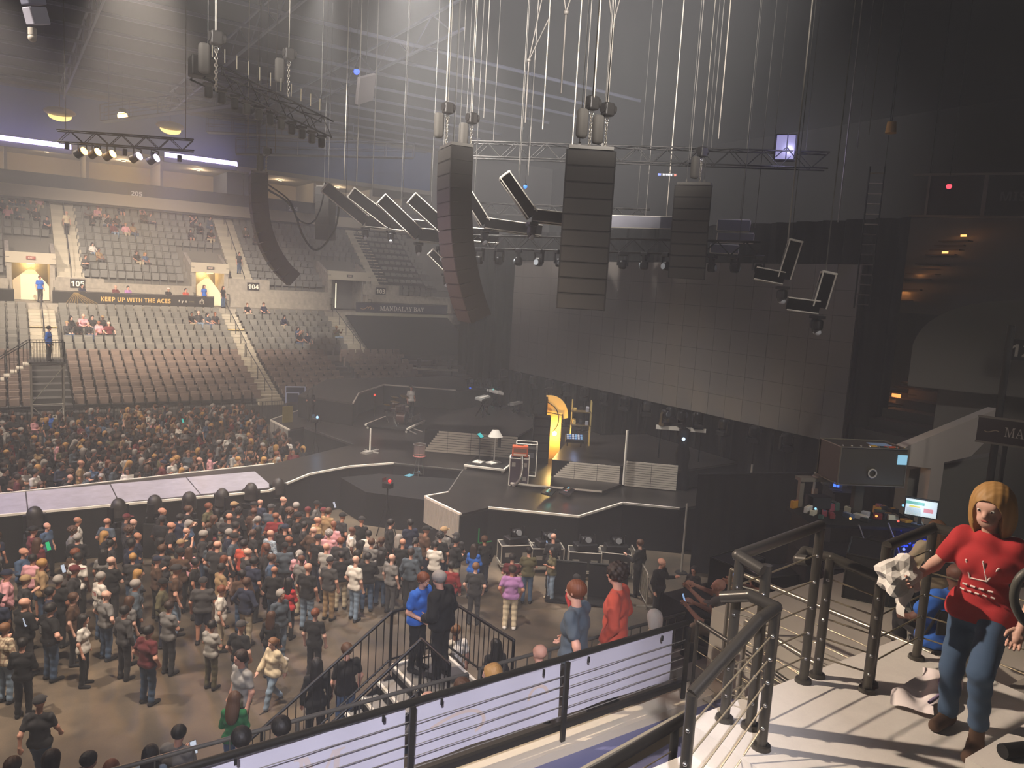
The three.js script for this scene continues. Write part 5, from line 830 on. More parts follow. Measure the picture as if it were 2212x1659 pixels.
function lookLabel(l, where) {
  const head = l.hair === 'bald' ? 'bald' : l.hair === 'cap' ? l.hatColour + ' cap' : l.hair === 'beanie' ? l.hatColour + ' beanie' : hairWords[l.hair] + ' ' + l.hairColour + ' hair';
  return `person with ${head}, ${l.top} ${l.sleeve === 'long' ? 'sweater' : 'shirt'}, ${l.bottom} ${l.legs}, ${poseWords[l.pose]}, ${where}`;
}
const words = (s) => s.split(/[\s-]+/).length;
function uniqueLook(poses, where) { for (let k = 0; k < 200; k++) { const l = randomLook(poses), text = lookLabel(l, where); if (!usedLabels.has(text) && words(text) <= 16) { usedLabels.add(text); return [l, text]; } } throw new Error('labels'); }
const PLACED = [];
const free = (x, z, d) => PLACED.every(([a, b]) => (a - x) ** 2 + (b - z) ** 2 > d * d);

// named individuals on the floor, nearest the camera
const floorGroup = 'people standing on the arena floor';
const P = (spec, label, group = floorGroup) => { PLACED.push([spec.x, spec.z]); usedLabels.add(label); return person({ cell: 0.028, ...spec }, label, group); };
const STAGE = [20, -28];
const toStage = (x, z) => FACE(x, z, ...STAGE);
const walker = P({ x: 0.4, z: -15.0, ry: 2.75, pose: 'walk', top: 'charcoal', bottom: 'denim', shoes: 'white', hair: 'cap', hatColour: 'charcoal', skin: 0, h: 1.8 }, 'person in charcoal print shirt, jeans and cap walking alone at the left');
P({ x: 2.45, z: -17.0, ry: toStage(2.45, -17), top: 'maroon', bottom: 'denim', hair: 'short', hairColour: 'black', pose: 'pockets', h: 1.76, stout: 1.1 }, 'person in maroon t-shirt and jeans standing alone on open floor, back turned');
P({ x: 4.2, z: -16.3, ry: toStage(4.2, -16.3), top: 'black', bottom: 'light denim', legs: 'shorts', hair: 'cap', hatColour: 'dark grey', pose: 'pockets', shoes: 'dark red', h: 1.79, skin: 5 }, 'person in black shirt, pale shorts, grey cap and red shoes');
P({ x: 3.75, z: -17.0, ry: toStage(3.75, -17), top: 'light grey', bottom: 'olive', hair: 'short', hairColour: 'black', pose: 'folded', h: 1.6 }, 'short person in light grey shirt and olive trousers beside the shorts wearer');
P({ x: 4.75, z: -15.7, ry: -1.2, sex: 'f', top: 'cream', bottom: 'light denim', hair: 'ponytail', hairColour: 'light brown', pose: 'walk', sleeve: 'long', h: 1.64, skin: 5, loose: 0.02 }, 'person in cream waistcoat with brown hair walking across the floor');
P({ x: 5.05, z: -16.9, ry: 2.4, sex: 'f', top: 'black', bottom: 'denim', legs: 'shorts', hair: 'long', hairColour: 'brown', pose: 'stand', h: 1.6, sleeve: 'long' }, 'person in dark cardigan with long brown hair behind the cream waistcoat');
P({ x: 5.45, z: -17.55, ry: 0.4, top: 'slate', bottom: 'light denim', hair: 'short', hairColour: 'grey', pose: 'stand', sleeve: 'long', shoes: 'white', h: 1.82 }, 'grey-haired person in slate pullover and pale jeans facing the camera');
P({ x: 5.9, z: -16.35, ry: 2.4, top: 'black', bottom: 'black', hair: 'short', hairColour: 'red', pose: 'stand', shoes: 'grey', h: 1.72, skin: 5 }, 'red-haired person all in black before the pale jeans');
P({ x: 11.5, z: -16.5, ry: toStage(11.5, -16.5), top: 'purple', bottom: 'cream', hair: 'short', hairColour: 'dark brown', pose: 'pockets', shoes: 'white', h: 1.8, stout: 1.12, skin: 1 }, 'person in lavender shirt and cream trousers, back to the camera');
const redZip = P({ x: 12.95, z: -15.5, ry: -0.3, top: 'red', bottom: 'khaki', hair: 'cap', hatColour: 'charcoal', pose: 'walk', sleeve: 'long', shoes: 'black', h: 1.76, garment: 'jacket', skin: 3 }, 'person in red zip jacket and khaki trousers walking toward the stand');
P({ x: 13.72, z: -17.6, ry: -1.8, sex: 'f', top: 'olive', bottom: 'light denim', hair: 'bob', hairColour: 'black', pose: 'gesture', shoes: 'cream', h: 1.62, skin: 1 }, 'person in olive top and ripped pale jeans at the crowd edge');
P({ x: 12.9, z: -17.7, ry: toStage(12.9, -17.7), top: 'olive', bottom: 'denim', hair: 'short', hairColour: 'black', pose: 'folded', h: 1.72 }, 'person in olive t-shirt beside the ripped pale jeans');
P({ x: 12.1, z: -17.4, ry: toStage(12.1, -17.4), top: 'maroon', bottom: 'navy', hair: 'short', hairColour: 'black', pose: 'folded', h: 1.75 }, 'person in dusty red t-shirt right of the lavender shirt');
const emblem = P({ x: 14.25, z: -18.3, ry: toStage(14.25, -18.3), top: 'charcoal', bottom: 'black', hair: 'bald', pose: 'phone', h: 1.76, sleeve: 'long' }, 'bald person in emblem sweatshirt lit by a phone before the cases');
P({ x: 16.35, z: -16.6, ry: 3.4, top: 'black', bottom: 'black', hair: 'short', hairColour: 'brown', pose: 'gesture', sleeve: 'long', h: 1.82, skin: 5 }, 'guard in black holding the silver barrier from behind');
P({ x: 15.75, z: -15.1, ry: 0.2, top: 'black', bottom: 'black', hair: 'bald', pose: 'gesture', sleeve: 'long', h: 1.82, stout: 1.12 }, 'bald guard in black uniform beside the silver barrier');
P({ x: 16.5, z: -14.5, ry: -1.2, top: 'charcoal', bottom: 'black', sex: 'f', hair: 'ponytail', hairColour: 'black', pose: 'stand', sleeve: 'long', h: 1.68 }, 'guard in charcoal jacket with a radio right of the bald guard');
P({ x: 11.6, z: -18.7, ry: 2.2, sex: 'f', top: 'royal blue', bottom: 'navy', hair: 'long', hairColour: 'dark brown', pose: 'folded', sleeve: 'long', h: 1.68 }, 'person in royal blue track jacket facing the crowd');
P({ x: 10.6, z: -19.3, ry: toStage(10.6, -19.3), top: 'white', bottom: 'black', hair: 'short', hairColour: 'black', pose: 'folded', h: 1.74 }, 'person in white t-shirt at the right rear of the floor crowd');
P({ x: 10.1, z: -21.4, ry: 1.4, top: 'black', bottom: 'black', hair: 'short', hairColour: 'black', pose: 'stand', sleeve: 'long', h: 1.86 }, 'tall guard in black standing beside the ribbed stage corner');
P({ x: 6.0, z: -18.6, ry: toStage(6, -18.6), sex: 'f', top: 'red', bottom: 'black', hair: 'long', hairColour: 'black', pose: 'folded', sleeve: 'long', h: 1.63 }, 'person in red sweater with long black hair');
P({ x: 4.95, z: -18.7, ry: toStage(4.95, -18.7), top: 'navy', bottom: 'khaki', hair: 'short', hairColour: 'brown', pose: 'hips', sleeve: 'long', h: 1.78, garment: 'jacket' }, 'person in navy windbreaker and khaki trousers, back turned');
P({ x: 3.05, z: -18.1, ry: toStage(3.05, -18.1), top: 'grey', bottom: 'charcoal', hair: 'short', hairColour: 'dark brown', pose: 'folded', h: 1.76 }, 'person in grey t-shirt with folded arms left of the shorts wearer');
P({ x: 2.35, z: -19.0, ry: toStage(2.35, -19), sex: 'f', top: 'grey', bottom: 'light denim', legs: 'shorts', hair: 'long', hairColour: 'brown', pose: 'relaxed', h: 1.66, skin: 5 }, 'person in loose grey top and denim shorts with bare legs');
P({ x: 2.15, z: -18.3, ry: toStage(2.15, -18.3), top: 'dark grey', bottom: 'charcoal', hair: 'short', hairColour: 'black', pose: 'stand', sleeve: 'long', h: 1.74 }, 'person in dark grey jacket behind the maroon shirt');
P({ x: 1.35, z: -18.4, ry: 1.2, sex: 'f', top: 'white', bottom: 'black', hair: 'long', hairColour: 'black', pose: 'stand', h: 1.66 }, 'person in white top and black trousers with long black hair in profile');
const stocky = P({ x: 0.75, z: -19.0, ry: toStage(0.75, -19), top: 'black', bottom: 'denim', hair: 'short', hairColour: 'black', pose: 'hips', h: 1.8, stout: 1.12 }, 'stocky person in black print-back shirt and jeans');
P({ topMat: checked('#c9bb9f', '#7a5a48', '#8d7460', 4), x: -0.1, z: -18.4, ry: 2.3, top: 'cream', bottom: 'light denim', hair: 'short', hairColour: 'light brown', pose: 'gesture', h: 1.76, sleeve: 'long' }, 'person in cream plaid shirt at the left edge');
P({ x: 0.2, z: -17.6, ry: 2.7, top: 'black', bottom: 'black', hair: 'short', hairColour: 'black', pose: 'phone', h: 1.7, sleeve: 'long' }, 'person in black jacket bent over beside the cream plaid shirt');
const whiteBack = P({ x: 1.9, z: -20.6, ry: toStage(1.9, -20.6), top: 'white', bottom: 'denim', hair: 'short', hairColour: 'grey', pose: 'stand', h: 1.76 }, 'grey-haired person in white back-print shirt inside the crowd');
P({ x: 5.6, z: -21.5, ry: toStage(5.6, -21.5), top: 'coral', bottom: 'denim', hair: 'short', hairColour: 'black', pose: 'stand', h: 1.78, stout: 1.1 }, 'person in coral shirt inside the floor crowd');
P({ topMat: checked('#aeb8c2', '#4f647c', '#5f748a', 5), x: 6.5, z: -22.0, ry: toStage(6.5, -22), top: 'light denim', bottom: 'navy', hair: 'bald', pose: 'stand', h: 1.8, sleeve: 'long' }, 'bald person in pale blue checked shirt');
P({ x: 7.6, z: -20.3, ry: toStage(7.6, -20.3), top: 'light grey', bottom: 'charcoal', hair: 'bald', pose: 'folded', h: 1.77 }, 'bald person in pale grey t-shirt, middle of the crowd');
P({ x: 7.3, z: -19.2, ry: toStage(7.3, -19.2), top: 'dark grey', bottom: 'tan', hair: 'cap', hatColour: 'charcoal', pose: 'stand', h: 1.78 }, 'person in dark grey shirt, tan trousers and cap behind the stairs');
P({ x: 8.9, z: -20.1, ry: toStage(8.9, -20.1), top: 'grey', bottom: 'khaki', hair: 'short', hairColour: 'brown', pose: 'folded', sleeve: 'long', h: 1.8 }, 'person in grey sweatshirt with folded arms above the stairs');
P({ x: 9.6, z: -18.9, ry: toStage(9.6, -18.9), top: 'slate', bottom: 'charcoal', hair: 'short', hairColour: 'dark brown', pose: 'stand', sleeve: 'long', h: 1.78 }, 'person in slate hooded top above the landing');
P({ x: 10.2, z: -17.6, ry: toStage(10.2, -17.6), top: 'dark red', bottom: 'charcoal', hair: 'short', hairColour: 'black', pose: 'stand', sleeve: 'long', h: 1.74 }, 'person in dark red sweater left of the charcoal shirt');
P({ x: 10.75, z: -17.2, ry: toStage(10.75, -17.2), top: 'charcoal', bottom: 'charcoal', hair: 'short', hairColour: 'light brown', pose: 'pockets', h: 1.76, skin: 5 }, 'person in charcoal t-shirt left of the lavender shirt');

shirtPrint(walker, false, 0.24, 0.3, 1.22, 0.16, (c, w, h) => { c.fillStyle = '#2c2b2c'; c.fillRect(0, 0, w, h); c.fillStyle = '#b04a48'; c.fillRect(8, 6, w - 16, 26); c.fillStyle = '#8d3a3a'; c.fillRect(18, 44, w - 36, 90); c.fillStyle = '#cfc4bb'; c.beginPath(); c.ellipse(w / 2, 84, 26, 32, 0, 0, 7); c.fill(); c.fillStyle = '#4a2a2a'; c.fillRect(46, 74, 12, 12); c.fillRect(70, 74, 12, 12); c.fillRect(56, 100, 18, 5); }, 'red and pale print on the shirt front');
shirtPrint(emblem, true, 0.24, 0.3, 1.24, 0.165, (c, w, h) => { c.fillStyle = '#2c2b2c'; c.fillRect(0, 0, w, h); c.strokeStyle = '#d8d4cc'; c.lineWidth = 14; c.setLineDash([11, 5]); c.beginPath(); c.arc(w / 2, 74, 50, Math.PI * 1.12, Math.PI * 1.88); c.stroke(); c.fillStyle = '#c9a83a'; c.beginPath(); c.moveTo(64, 116); c.lineTo(36, 84); c.lineTo(50, 72); c.lineTo(64, 84); c.lineTo(78, 72); c.lineTo(92, 84); c.fill(); c.fillStyle = '#7a3a5a'; c.fillRect(30, 134, 68, 9); }, 'emblem of pale arc and yellow heart');
shirtPrint(stocky, true, 0.1, 0.22, 1.25, 0.175, (c, w, h) => { c.fillStyle = '#161617'; c.fillRect(0, 0, w, h); c.strokeStyle = '#b8b4ac'; c.lineWidth = 16; c.strokeRect(34, 40, 60, h - 80); }, 'pale outline print');
shirtPrint(whiteBack, true, 0.22, 0.22, 1.24, 0.165, (c, w, h) => { c.fillStyle = '#d6d0c6'; c.fillRect(0, 0, w, h); c.strokeStyle = '#b0403a'; c.lineWidth = 12; for (let i = 0; i < 3; i++) { c.beginPath(); c.arc(34 + i * 30, 44, 16, Math.PI, 6.28); c.lineTo(50 + i * 30, 80); c.stroke(); } }, 'red arched print');
shirtPrint(redZip, false, 0.035, 0.5, 1.18, 0.168, (c, w, h) => { c.fillStyle = '#d8d2ca'; c.fillRect(0, 0, w, h); }, 'white zip stripe');

// the packed floor crowd between the runway and the open floor
const zones = [
  [[-1.2, 4.2], [-25.6, -19.2], 58, 'left of the floor crowd'],
  [[4.2, 8.2], [-25.6, -18.7], 58, 'middle of the floor crowd'],
  [[8.2, 12.2], [-24.9, -18.8], 40, 'right of the floor crowd'],
];
for (const [[x0, x1], [z0, z1], n, where] of zones) {
  for (let i = 0, tries = 0; i < n && tries < 4000; tries++) {
    const x = rr(x0, x1), z = rr(z0, z1);
    if (x > 9 && z < -23.0 + (x - 9) * 1.1) continue;
    if (!free(x, z, tries < 2500 ? 0.6 : 0.52)) continue;
    const [l, text] = uniqueLook(['stand', 'stand', 'relaxed', 'folded', 'phone', 'pockets', 'gesture', 'hips', 'raised', 'relaxed'], where);
    PLACED.push([x, z]); person({ ...l, x, z, ry: toStage(x, z) + rr(-0.9, 0.9) }, text, floorGroup); i++;
  }
}
// pit behind the runway: front rows as individuals
const inPit = (x, z) => z < -30.9 - Math.max(0, x - 8) * 0.5 && x < 11.2 + (z < -40 ? 0.6 : 0);
for (let i = 0, tries = 0; i < 42 && tries < 6000; tries++) {
  const x = rr(-0.6, 11), z = rr(-33.0, -31.0);
  if (!inPit(x, z) || !free(x, z, 0.54)) continue;
  const [l, text] = uniqueLook(z > -31.7 ? ['lean', 'lean', 'folded', 'stand'] : ['stand', 'relaxed', 'folded', 'phone', 'gesture', 'pockets'], 'beyond the runway');
  PLACED.push([x, z]); person({ ...l, x, z, ry: rnd() < 0.55 ? toStage(x, z) + rr(-0.5, 0.5) : rr(-0.9, 0.9) }, text, 'people in the pit beyond the runway'); i++;
}
// and the deeper rows, past the three hundred that show largest, as one crowd
{
  const poses = ['stand', 'relaxed', 'folded', 'phone', 'pockets'], variants = [];
  for (let k = 0; k < 10; k++) { const sex = k % 2 ? 'f' : 'm', pose = poses[k % 5], hair = sex === 'f' ? pick(['long', 'bob', 'ponytail']) : 'short', s = skeleton(pose, sex); variants.push([['skin', bodyGeo(pose, sex, 0.034, false)], ['top', topGeo(pose, sex, k % 3 ? 'short' : 'long', 0.034 * 0.95, 0.004)], ['bottom', bottomGeo(pose, sex, 'trousers', 0.034 * 0.95)], ['hair', hairGeo(hair, 0.017).clone().rotateX(s.tilt).translate(...s.head)]]); }
  const root = new THREE.Group(); root.name = 'crowd_behind_runway'; scene.add(root); tag(root, 'dense crowd deeper in the pit behind the front rows', 'crowd', null, 'stuff');
  const spots = [];
  for (let tries = 0; tries < 9000 && spots.length < 330; tries++) { const x = rr(-0.8, 11.6), z = rr(-45.2, -31.2); if (!inPit(x, z) || (x < 5.2 && z < -37 - x * 1.05 && rnd() < 0.9) || !free(x, z, 0.55)) continue; PLACED.push([x, z]); spots.push([x, z]); }
  const o = new THREE.Object3D(), c = new THREE.Color();
  variants.forEach((parts, v) => {
    const own = spots.filter((_, i) => i % variants.length === v), mats = own.map(([x, z]) => { o.position.set(x, 0, z); o.rotation.y = rnd() < 0.6 ? toStage(x, z) + rr(-0.6, 0.6) : rr(-1.5, 1.5); const k = rr(0.92, 1.05); o.scale.set(k, k, k); o.updateMatrix(); return o.matrix.clone(); });
    for (const [kind, g] of parts) { const m = new THREE.InstancedMesh(g, M(0xffffff, 0.8), own.length); m.name = kind === 'top' ? 'shirts' : kind === 'bottom' ? 'trousers' : kind === 'hair' ? 'hair' : 'bodies'; m.castShadow = m.receiveShadow = true; own.forEach((_, i) => { m.setMatrixAt(i, mats[i]); m.setColorAt(i, kind === 'skin' ? SKIN[Math.floor(rnd() * 6)].color : kind === 'hair' ? pick([HAIR.black, HAIR.black, HAIR['dark brown'], HAIR['dark brown'], HAIR.brown, HAIR.brown, HAIR['light brown'], HAIR.blond, HAIR.grey]).color : c.setHex(CLOTH[kind === 'top' ? pick(TOPS) : pick(BOT)])); }); root.add(m); }
  });
}
// ---------------------------------------------------------------- gear on and around the stage
const caseMat = M(0x1d1c1c, 0.6);
const DK = 1.7;
function framed(t, w, h, d, y, trim = white, name = 'frame', r = 0.022) { const c = (a, b, e) => [a * w / 2, y + (b + 1) * h / 2, e * d / 2], L = []; for (const a of [-1, 1]) for (const b of [-1, 1]) L.push(rod(c(a, b, -1), c(a, b, 1), r, 5), rod(c(-1, a, b), c(1, a, b), r, 5), rod(c(a, -1, b), c(a, 1, b), r, 5)); return mesh(name, merge(L), trim, t, 'pale metal edges'); }
function castors(t, w, d) { for (const a of [-1, 1]) for (const b of [-1, 1]) mesh('castor', cyl(0.06, 0.06, 0.05, a * w / 2, 0.06, b * d / 2, 12, 0, Math.PI / 2), M(0xb9b5ac, 0.5), t); }
// drum kit on a rolling riser
{
  const t = thing('drum_riser', 'rolling drum platform with pale edge bars on the far stage', 'platform', [17.1, DK, -36.0], 0.75);
  mesh('platform', bx(2.5, 0.12, 2.2, 0, 0.2, 0), caseMat, t); mesh('edge_bar', bx(2.6, 0.09, 0.09, 0, 0.22, 1.13), white, t); mesh('edge_bar', bx(2.6, 0.09, 0.09, 0, 0.22, -1.13), white, t); mesh('edge_bar', bx(0.09, 0.09, 2.2, 1.28, 0.22, 0), M(0x55524d, 0.6), t); castors(t, 2.4, 2.1); mesh('outrigger', merge([rod([-1.1, 0.1, 1.2], [-1.5, 0.06, 1.7], 0.03), rod([-0.5, 0.1, 1.2], [-0.8, 0.06, 1.75], 0.03)]), steel, t);
  const d = thing('drum_kit', 'drum kit with dark shells and cymbals on the rolling platform', 'drum kit', [17.1, DK + 0.26, -36.0], 0.75), shell = M(0x4b2a27, 0.3), skin = M(0xb9b2a6, 0.6), brass = M(0xa88a45, 0.3, 0.8);
  mesh('bass_drum', cyl(0.32, 0.32, 0.45, -0.45, 0.34, 0.5, 28, Math.PI / 2), shell, d); mesh('bass_drum_head', cyl(0.3, 0.3, 0.02, -0.45, 0.34, 0.74, 28, Math.PI / 2), M(0x3a3536, 0.5), d);
  mesh('bass_hoop', new THREE.TorusGeometry(0.32, 0.02, 8, 30).translate(-0.45, 0.34, 0.73), chrome, d);
  for (const [x, y, z, r, h] of [[-0.62, 0.85, 0.35, 0.16, 0.24], [-0.22, 0.86, 0.38, 0.17, 0.25], [0.35, 0.5, 0.1, 0.22, 0.4], [0.75, 0.5, 0.15, 0.24, 0.45], [0.0, 0.62, -0.15, 0.18, 0.15], [0.62, 0.78, -0.35, 0.16, 0.2]]) { mesh('drum', cyl(r, r, h, x, y, z, 20), shell, d); mesh('drum_head', cyl(r * 0.97, r * 0.97, 0.015, x, y + h / 2 + 0.005, z, 20), skin, d); mesh('drum_stand', merge([rod([x, y - h / 2, z], [x, 0.05, z], 0.015), rod([x, 0.25, z], [x + 0.18, 0.02, z + 0.1], 0.01), rod([x, 0.25, z], [x - 0.18, 0.02, z + 0.1], 0.01)]), chrome, d); }
  for (const [x, y, z, r] of [[-1.0, 1.25, 0.3, 0.25], [-0.5, 1.4, 0.1, 0.22], [0.5, 1.35, 0.2, 0.24], [1.0, 1.2, 0.1, 0.26], [-0.35, 0.95, -0.4, 0.19]]) { mesh('cymbal', cyl(0.03, r, 0.03, x, y, z, 24, 0.15), brass, d); mesh('cymbal_stand', merge([rod([x, y, z], [x, 0.03, z], 0.012), rod([x, 0.3, z], [x + 0.2, 0.02, z], 0.01), rod([x, 0.3, z], [x - 0.1, 0.02, z + 0.17], 0.01)]), chrome, d); }
  mesh('stool', merge([cyl(0.18, 0.18, 0.08, 0.2, 0.5, -0.6, 18), rod([0.2, 0.46, -0.6], [0.2, 0.02, -0.6], 0.025)]), caseMat, d); mesh('low_rack', merge([bx(1.2, 0.05, 0.4, 0.5, 0.1, 0.75), bx(1.2, 0.25, 0.03, 0.5, 0.25, 0.9)]), M(0x9a968e, 0.4, 0.5), d);
}
// T stand and transparent drum on the deck
{ const t = thing('bare_stand', 'bare pale T stand lying tools at its foot on the deck', 'stand', [13.55, DK, -31.1], 0.4); mesh('pole', rod([0, 0.03, 0], [0, 1.05, 0], 0.035), white, t); mesh('foot', merge([bx(1.1, 0.04, 0.08, 0, 0.02, 0), bx(0.08, 0.04, 0.8, 0, 0.02, 0.1), bx(0.4, 0.1, 0.25, -0.35, 0.05, 0.2)]), M(0x9b9790, 0.5), t); mesh('round_base', cyl(0.22, 0.24, 0.1, 0.3, 0.05, -0.25, 18), caseMat, t); }
single('floor_low_deck', prism([[13.0, -28.8], [15.75, -26.75], [13.5, -24.1], [11.4, -26.4], [11.3, -28.8]], 0, 1.3), drapeMat, 'low black side deck in the stage notch', 'deck');
{ const t = thing('clear_drum', 'upright clear drum with pink rim on a stand in the stage notch', 'drum', [14.35, 1.3, -27.85]); mesh('shell', new THREE.CylinderGeometry(0.24, 0.24, 0.5, 24, 1, true).translate(0, 1.1, 0), new THREE.MeshPhysicalMaterial({ color: 0xf0dedb, roughness: 0.08, transmission: 0.85, thickness: 0, side: THREE.DoubleSide }), t); for (const y of [0.86, 1.35]) mesh('hoop', new THREE.TorusGeometry(0.25, 0.02, 8, 26).rotateX(Math.PI / 2).translate(0, y, 0), y < 1 ? M(0xb8706a, 0.4) : chrome, t); for (let k = 0; k < 6; k++) mesh('lug', rod([0.25 * Math.cos(k), 0.86, 0.25 * Math.sin(k)], [0.25 * Math.cos(k), 1.35, 0.25 * Math.sin(k)], 0.012, 5), chrome, t); for (let k = 0; k < 3; k++) mesh('leg', rod([0.1 * Math.cos(k * 2.1), 0.85, 0.1 * Math.sin(k * 2.1)], [0.25 * Math.cos(k * 2.1), 0, 0.25 * Math.sin(k * 2.1)], 0.015, 6), chrome, t); }
function pedals(x, y, z, ry, label, lights) { const t = thing('pedal_board', label, 'pedal board', [x, y, z], ry, 'pedal boards'); mesh('board', bx(0.95, 0.06, 0.4, 0, 0.06, 0, 0, 0.12), caseMat, t); lights.forEach(([px, pz, c], i) => { mesh('pedal', rbx(0.12, 0.05, 0.16, 0.015, px, 0.12, pz), M([0x5b5d64, 0x7a6a3c, 0x4b3a3a, 0x8a8d92][i % 4], 0.5), t); mesh('indicator_light', bx(0.06, 0.012, 0.05, px, 0.15, pz), glow(c, 3), t, 'lit pedal indicator'); }); const l = new THREE.PointLight(lights[0][2], 0.25); l.position.set(x, y + 0.3, z); scene.add(l); }
pedals(14.75, 1.3, -28.25, 0.5, 'lit pedal board beside the clear drum', [[-0.35, 0.05, 0x7fd8ff], [-0.15, 0.05, 0x8fb8ff], [0.02, 0.05, 0xffb45a], [0.18, 0.05, 0xffb45a], [0.34, 0.05, 0x9fc4ff]]);
single('lit_tablet', bx(0.34, 0.02, 0.24, 14.0, 1.33, -28.0, 0.5), glow(0x8fe0f4, 2.2), 'glowing pale blue tablet under the clear drum', 'tablet');
pedals(16.85, DK + 0.12, -22.1, 0.7, 'turquoise lit pedal board on the front of the stage', [[-0.3, 0, 0x59e8d8], [-0.12, 0, 0x59e8d8], [0.06, 0, 0xe8fff8]]);
pedals(17.5, DK + 0.12, -21.85, 0.7, 'second pedal board with red pedal on the front of the stage', [[-0.2, 0, 0xd8452e], [0.1, 0, 0x59c8e8], [0.28, 0, 0x59c8e8]]);
// keyboard platform
{
  const t = thing('keyboard_platform', 'low rolling platform with pale edge and castors before the wide slatted face', 'platform', [17.2, DK, -26.8], 0.72); mesh('deck', bx(1.9, 0.08, 1.7, 0, 0.16, 0), caseMat, t); mesh('edge_bar', bx(1.95, 0.08, 0.08, 0, 0.17, 0.87), white, t); mesh('edge_bar', bx(0.08, 0.08, 1.7, -0.97, 0.17, 0), white, t); castors(t, 1.8, 1.6);
  const k = thing('tablet_stand', 'slim stand holding a turquoise glowing tablet', 'stand', [16.75, DK + 0.2, -27.0], 0.6); mesh('pole', rod([0, 0, 0], [0, 1.1, 0], 0.02), caseMat, k); mesh('foot', bx(0.5, 0.03, 0.4, 0, 0.015, 0), white, k); mesh('tablet', bx(0.34, 0.02, 0.26, 0, 1.14, 0, 0, 0.7), caseMat, k); mesh('screen', bx(0.3, 0.012, 0.22, 0, 1.153, 0.008, 0, 0.7), glow(0x45e0e0, 2.4), k);
  const s = thing('shaded_stand', 'white shaded stand beside the turquoise tablet', 'stand', [17.25, DK + 0.2, -26.6], 0.2); mesh('pole', rod([0, 0, 0], [0, 1.25, 0], 0.03), white, s); mesh('shade', new THREE.CylinderGeometry(0.12, 0.32, 0.3, 22, 1, true).translate(0, 1.3, 0), M(0xd9d3c8, 0.6, 0, { side: 2 }), s); mesh('foot', bx(0.6, 0.05, 0.4, 0, 0.025, 0), white, s); mesh('device', bx(0.12, 0.4, 0.08, 0.25, 0.85, 0), caseMat, s);
}
// amplifier on a road case
{
  const c = thing('amplifier_case', 'tall purple fronted equipment case with pale frame under the orange amplifier', 'case', [16.72, DK, -23.95], -0.6); mesh('body', bx(0.72, 1.05, 0.55, 0, 0.55, 0), M(0x3f3340, 0.7), c); framed(c, 0.74, 1.07, 0.57, 0.02, white); for (const [x, y] of [[-0.22, 0.85], [0.22, 0.85], [0.22, 0.3]]) mesh('latch', bx(0.14, 0.16, 0.02, x, y, 0.29), steel, c);
  const a = thing('orange_amplifier', 'orange amplifier head standing on the tall case', 'amplifier', [16.72, DK + 1.12, -23.95], -0.6); mesh('body', rbx(0.62, 0.42, 0.32, 0.03, 0, 0.22, 0), M(0xc85a32, 0.6), a); mesh('grille', bx(0.5, 0.16, 0.02, 0, 0.27, 0.165), M(0x7d5a4a, 0.8), a); mesh('control_strip', bx(0.5, 0.07, 0.02, 0, 0.1, 0.165), M(0xd9c7b4, 0.5), a); mesh('handle', rod([-0.12, 0.45, 0], [0.12, 0.45, 0], 0.02), caseMat, a);
  single('silver_hose', tube([[16.62, 2.9, -23.65], [16.55, 2.4, -23.5], [16.4, 2.0, -23.45], [16.25, 1.76, -23.6]], 0.06, 10), M(0xb9b3aa, 0.25, 0.8), 'silver ribbed hose leaning on the amplifier case', 'hose');
  const r = thing('open_rack', 'open equipment rack with pale frame behind the orange amplifier', 'rack', [17.7, DK, -24.9], -0.6); mesh('body', bx(0.8, 0.9, 0.6, 0, 0.75, 0), caseMat, r); framed(r, 0.84, 1.3, 0.62, 0.1, white); mesh('control_panel', bx(0.6, 0.2, 0.02, 0, 0.95, 0.31), M(0x55575c, 0.5), r);
}
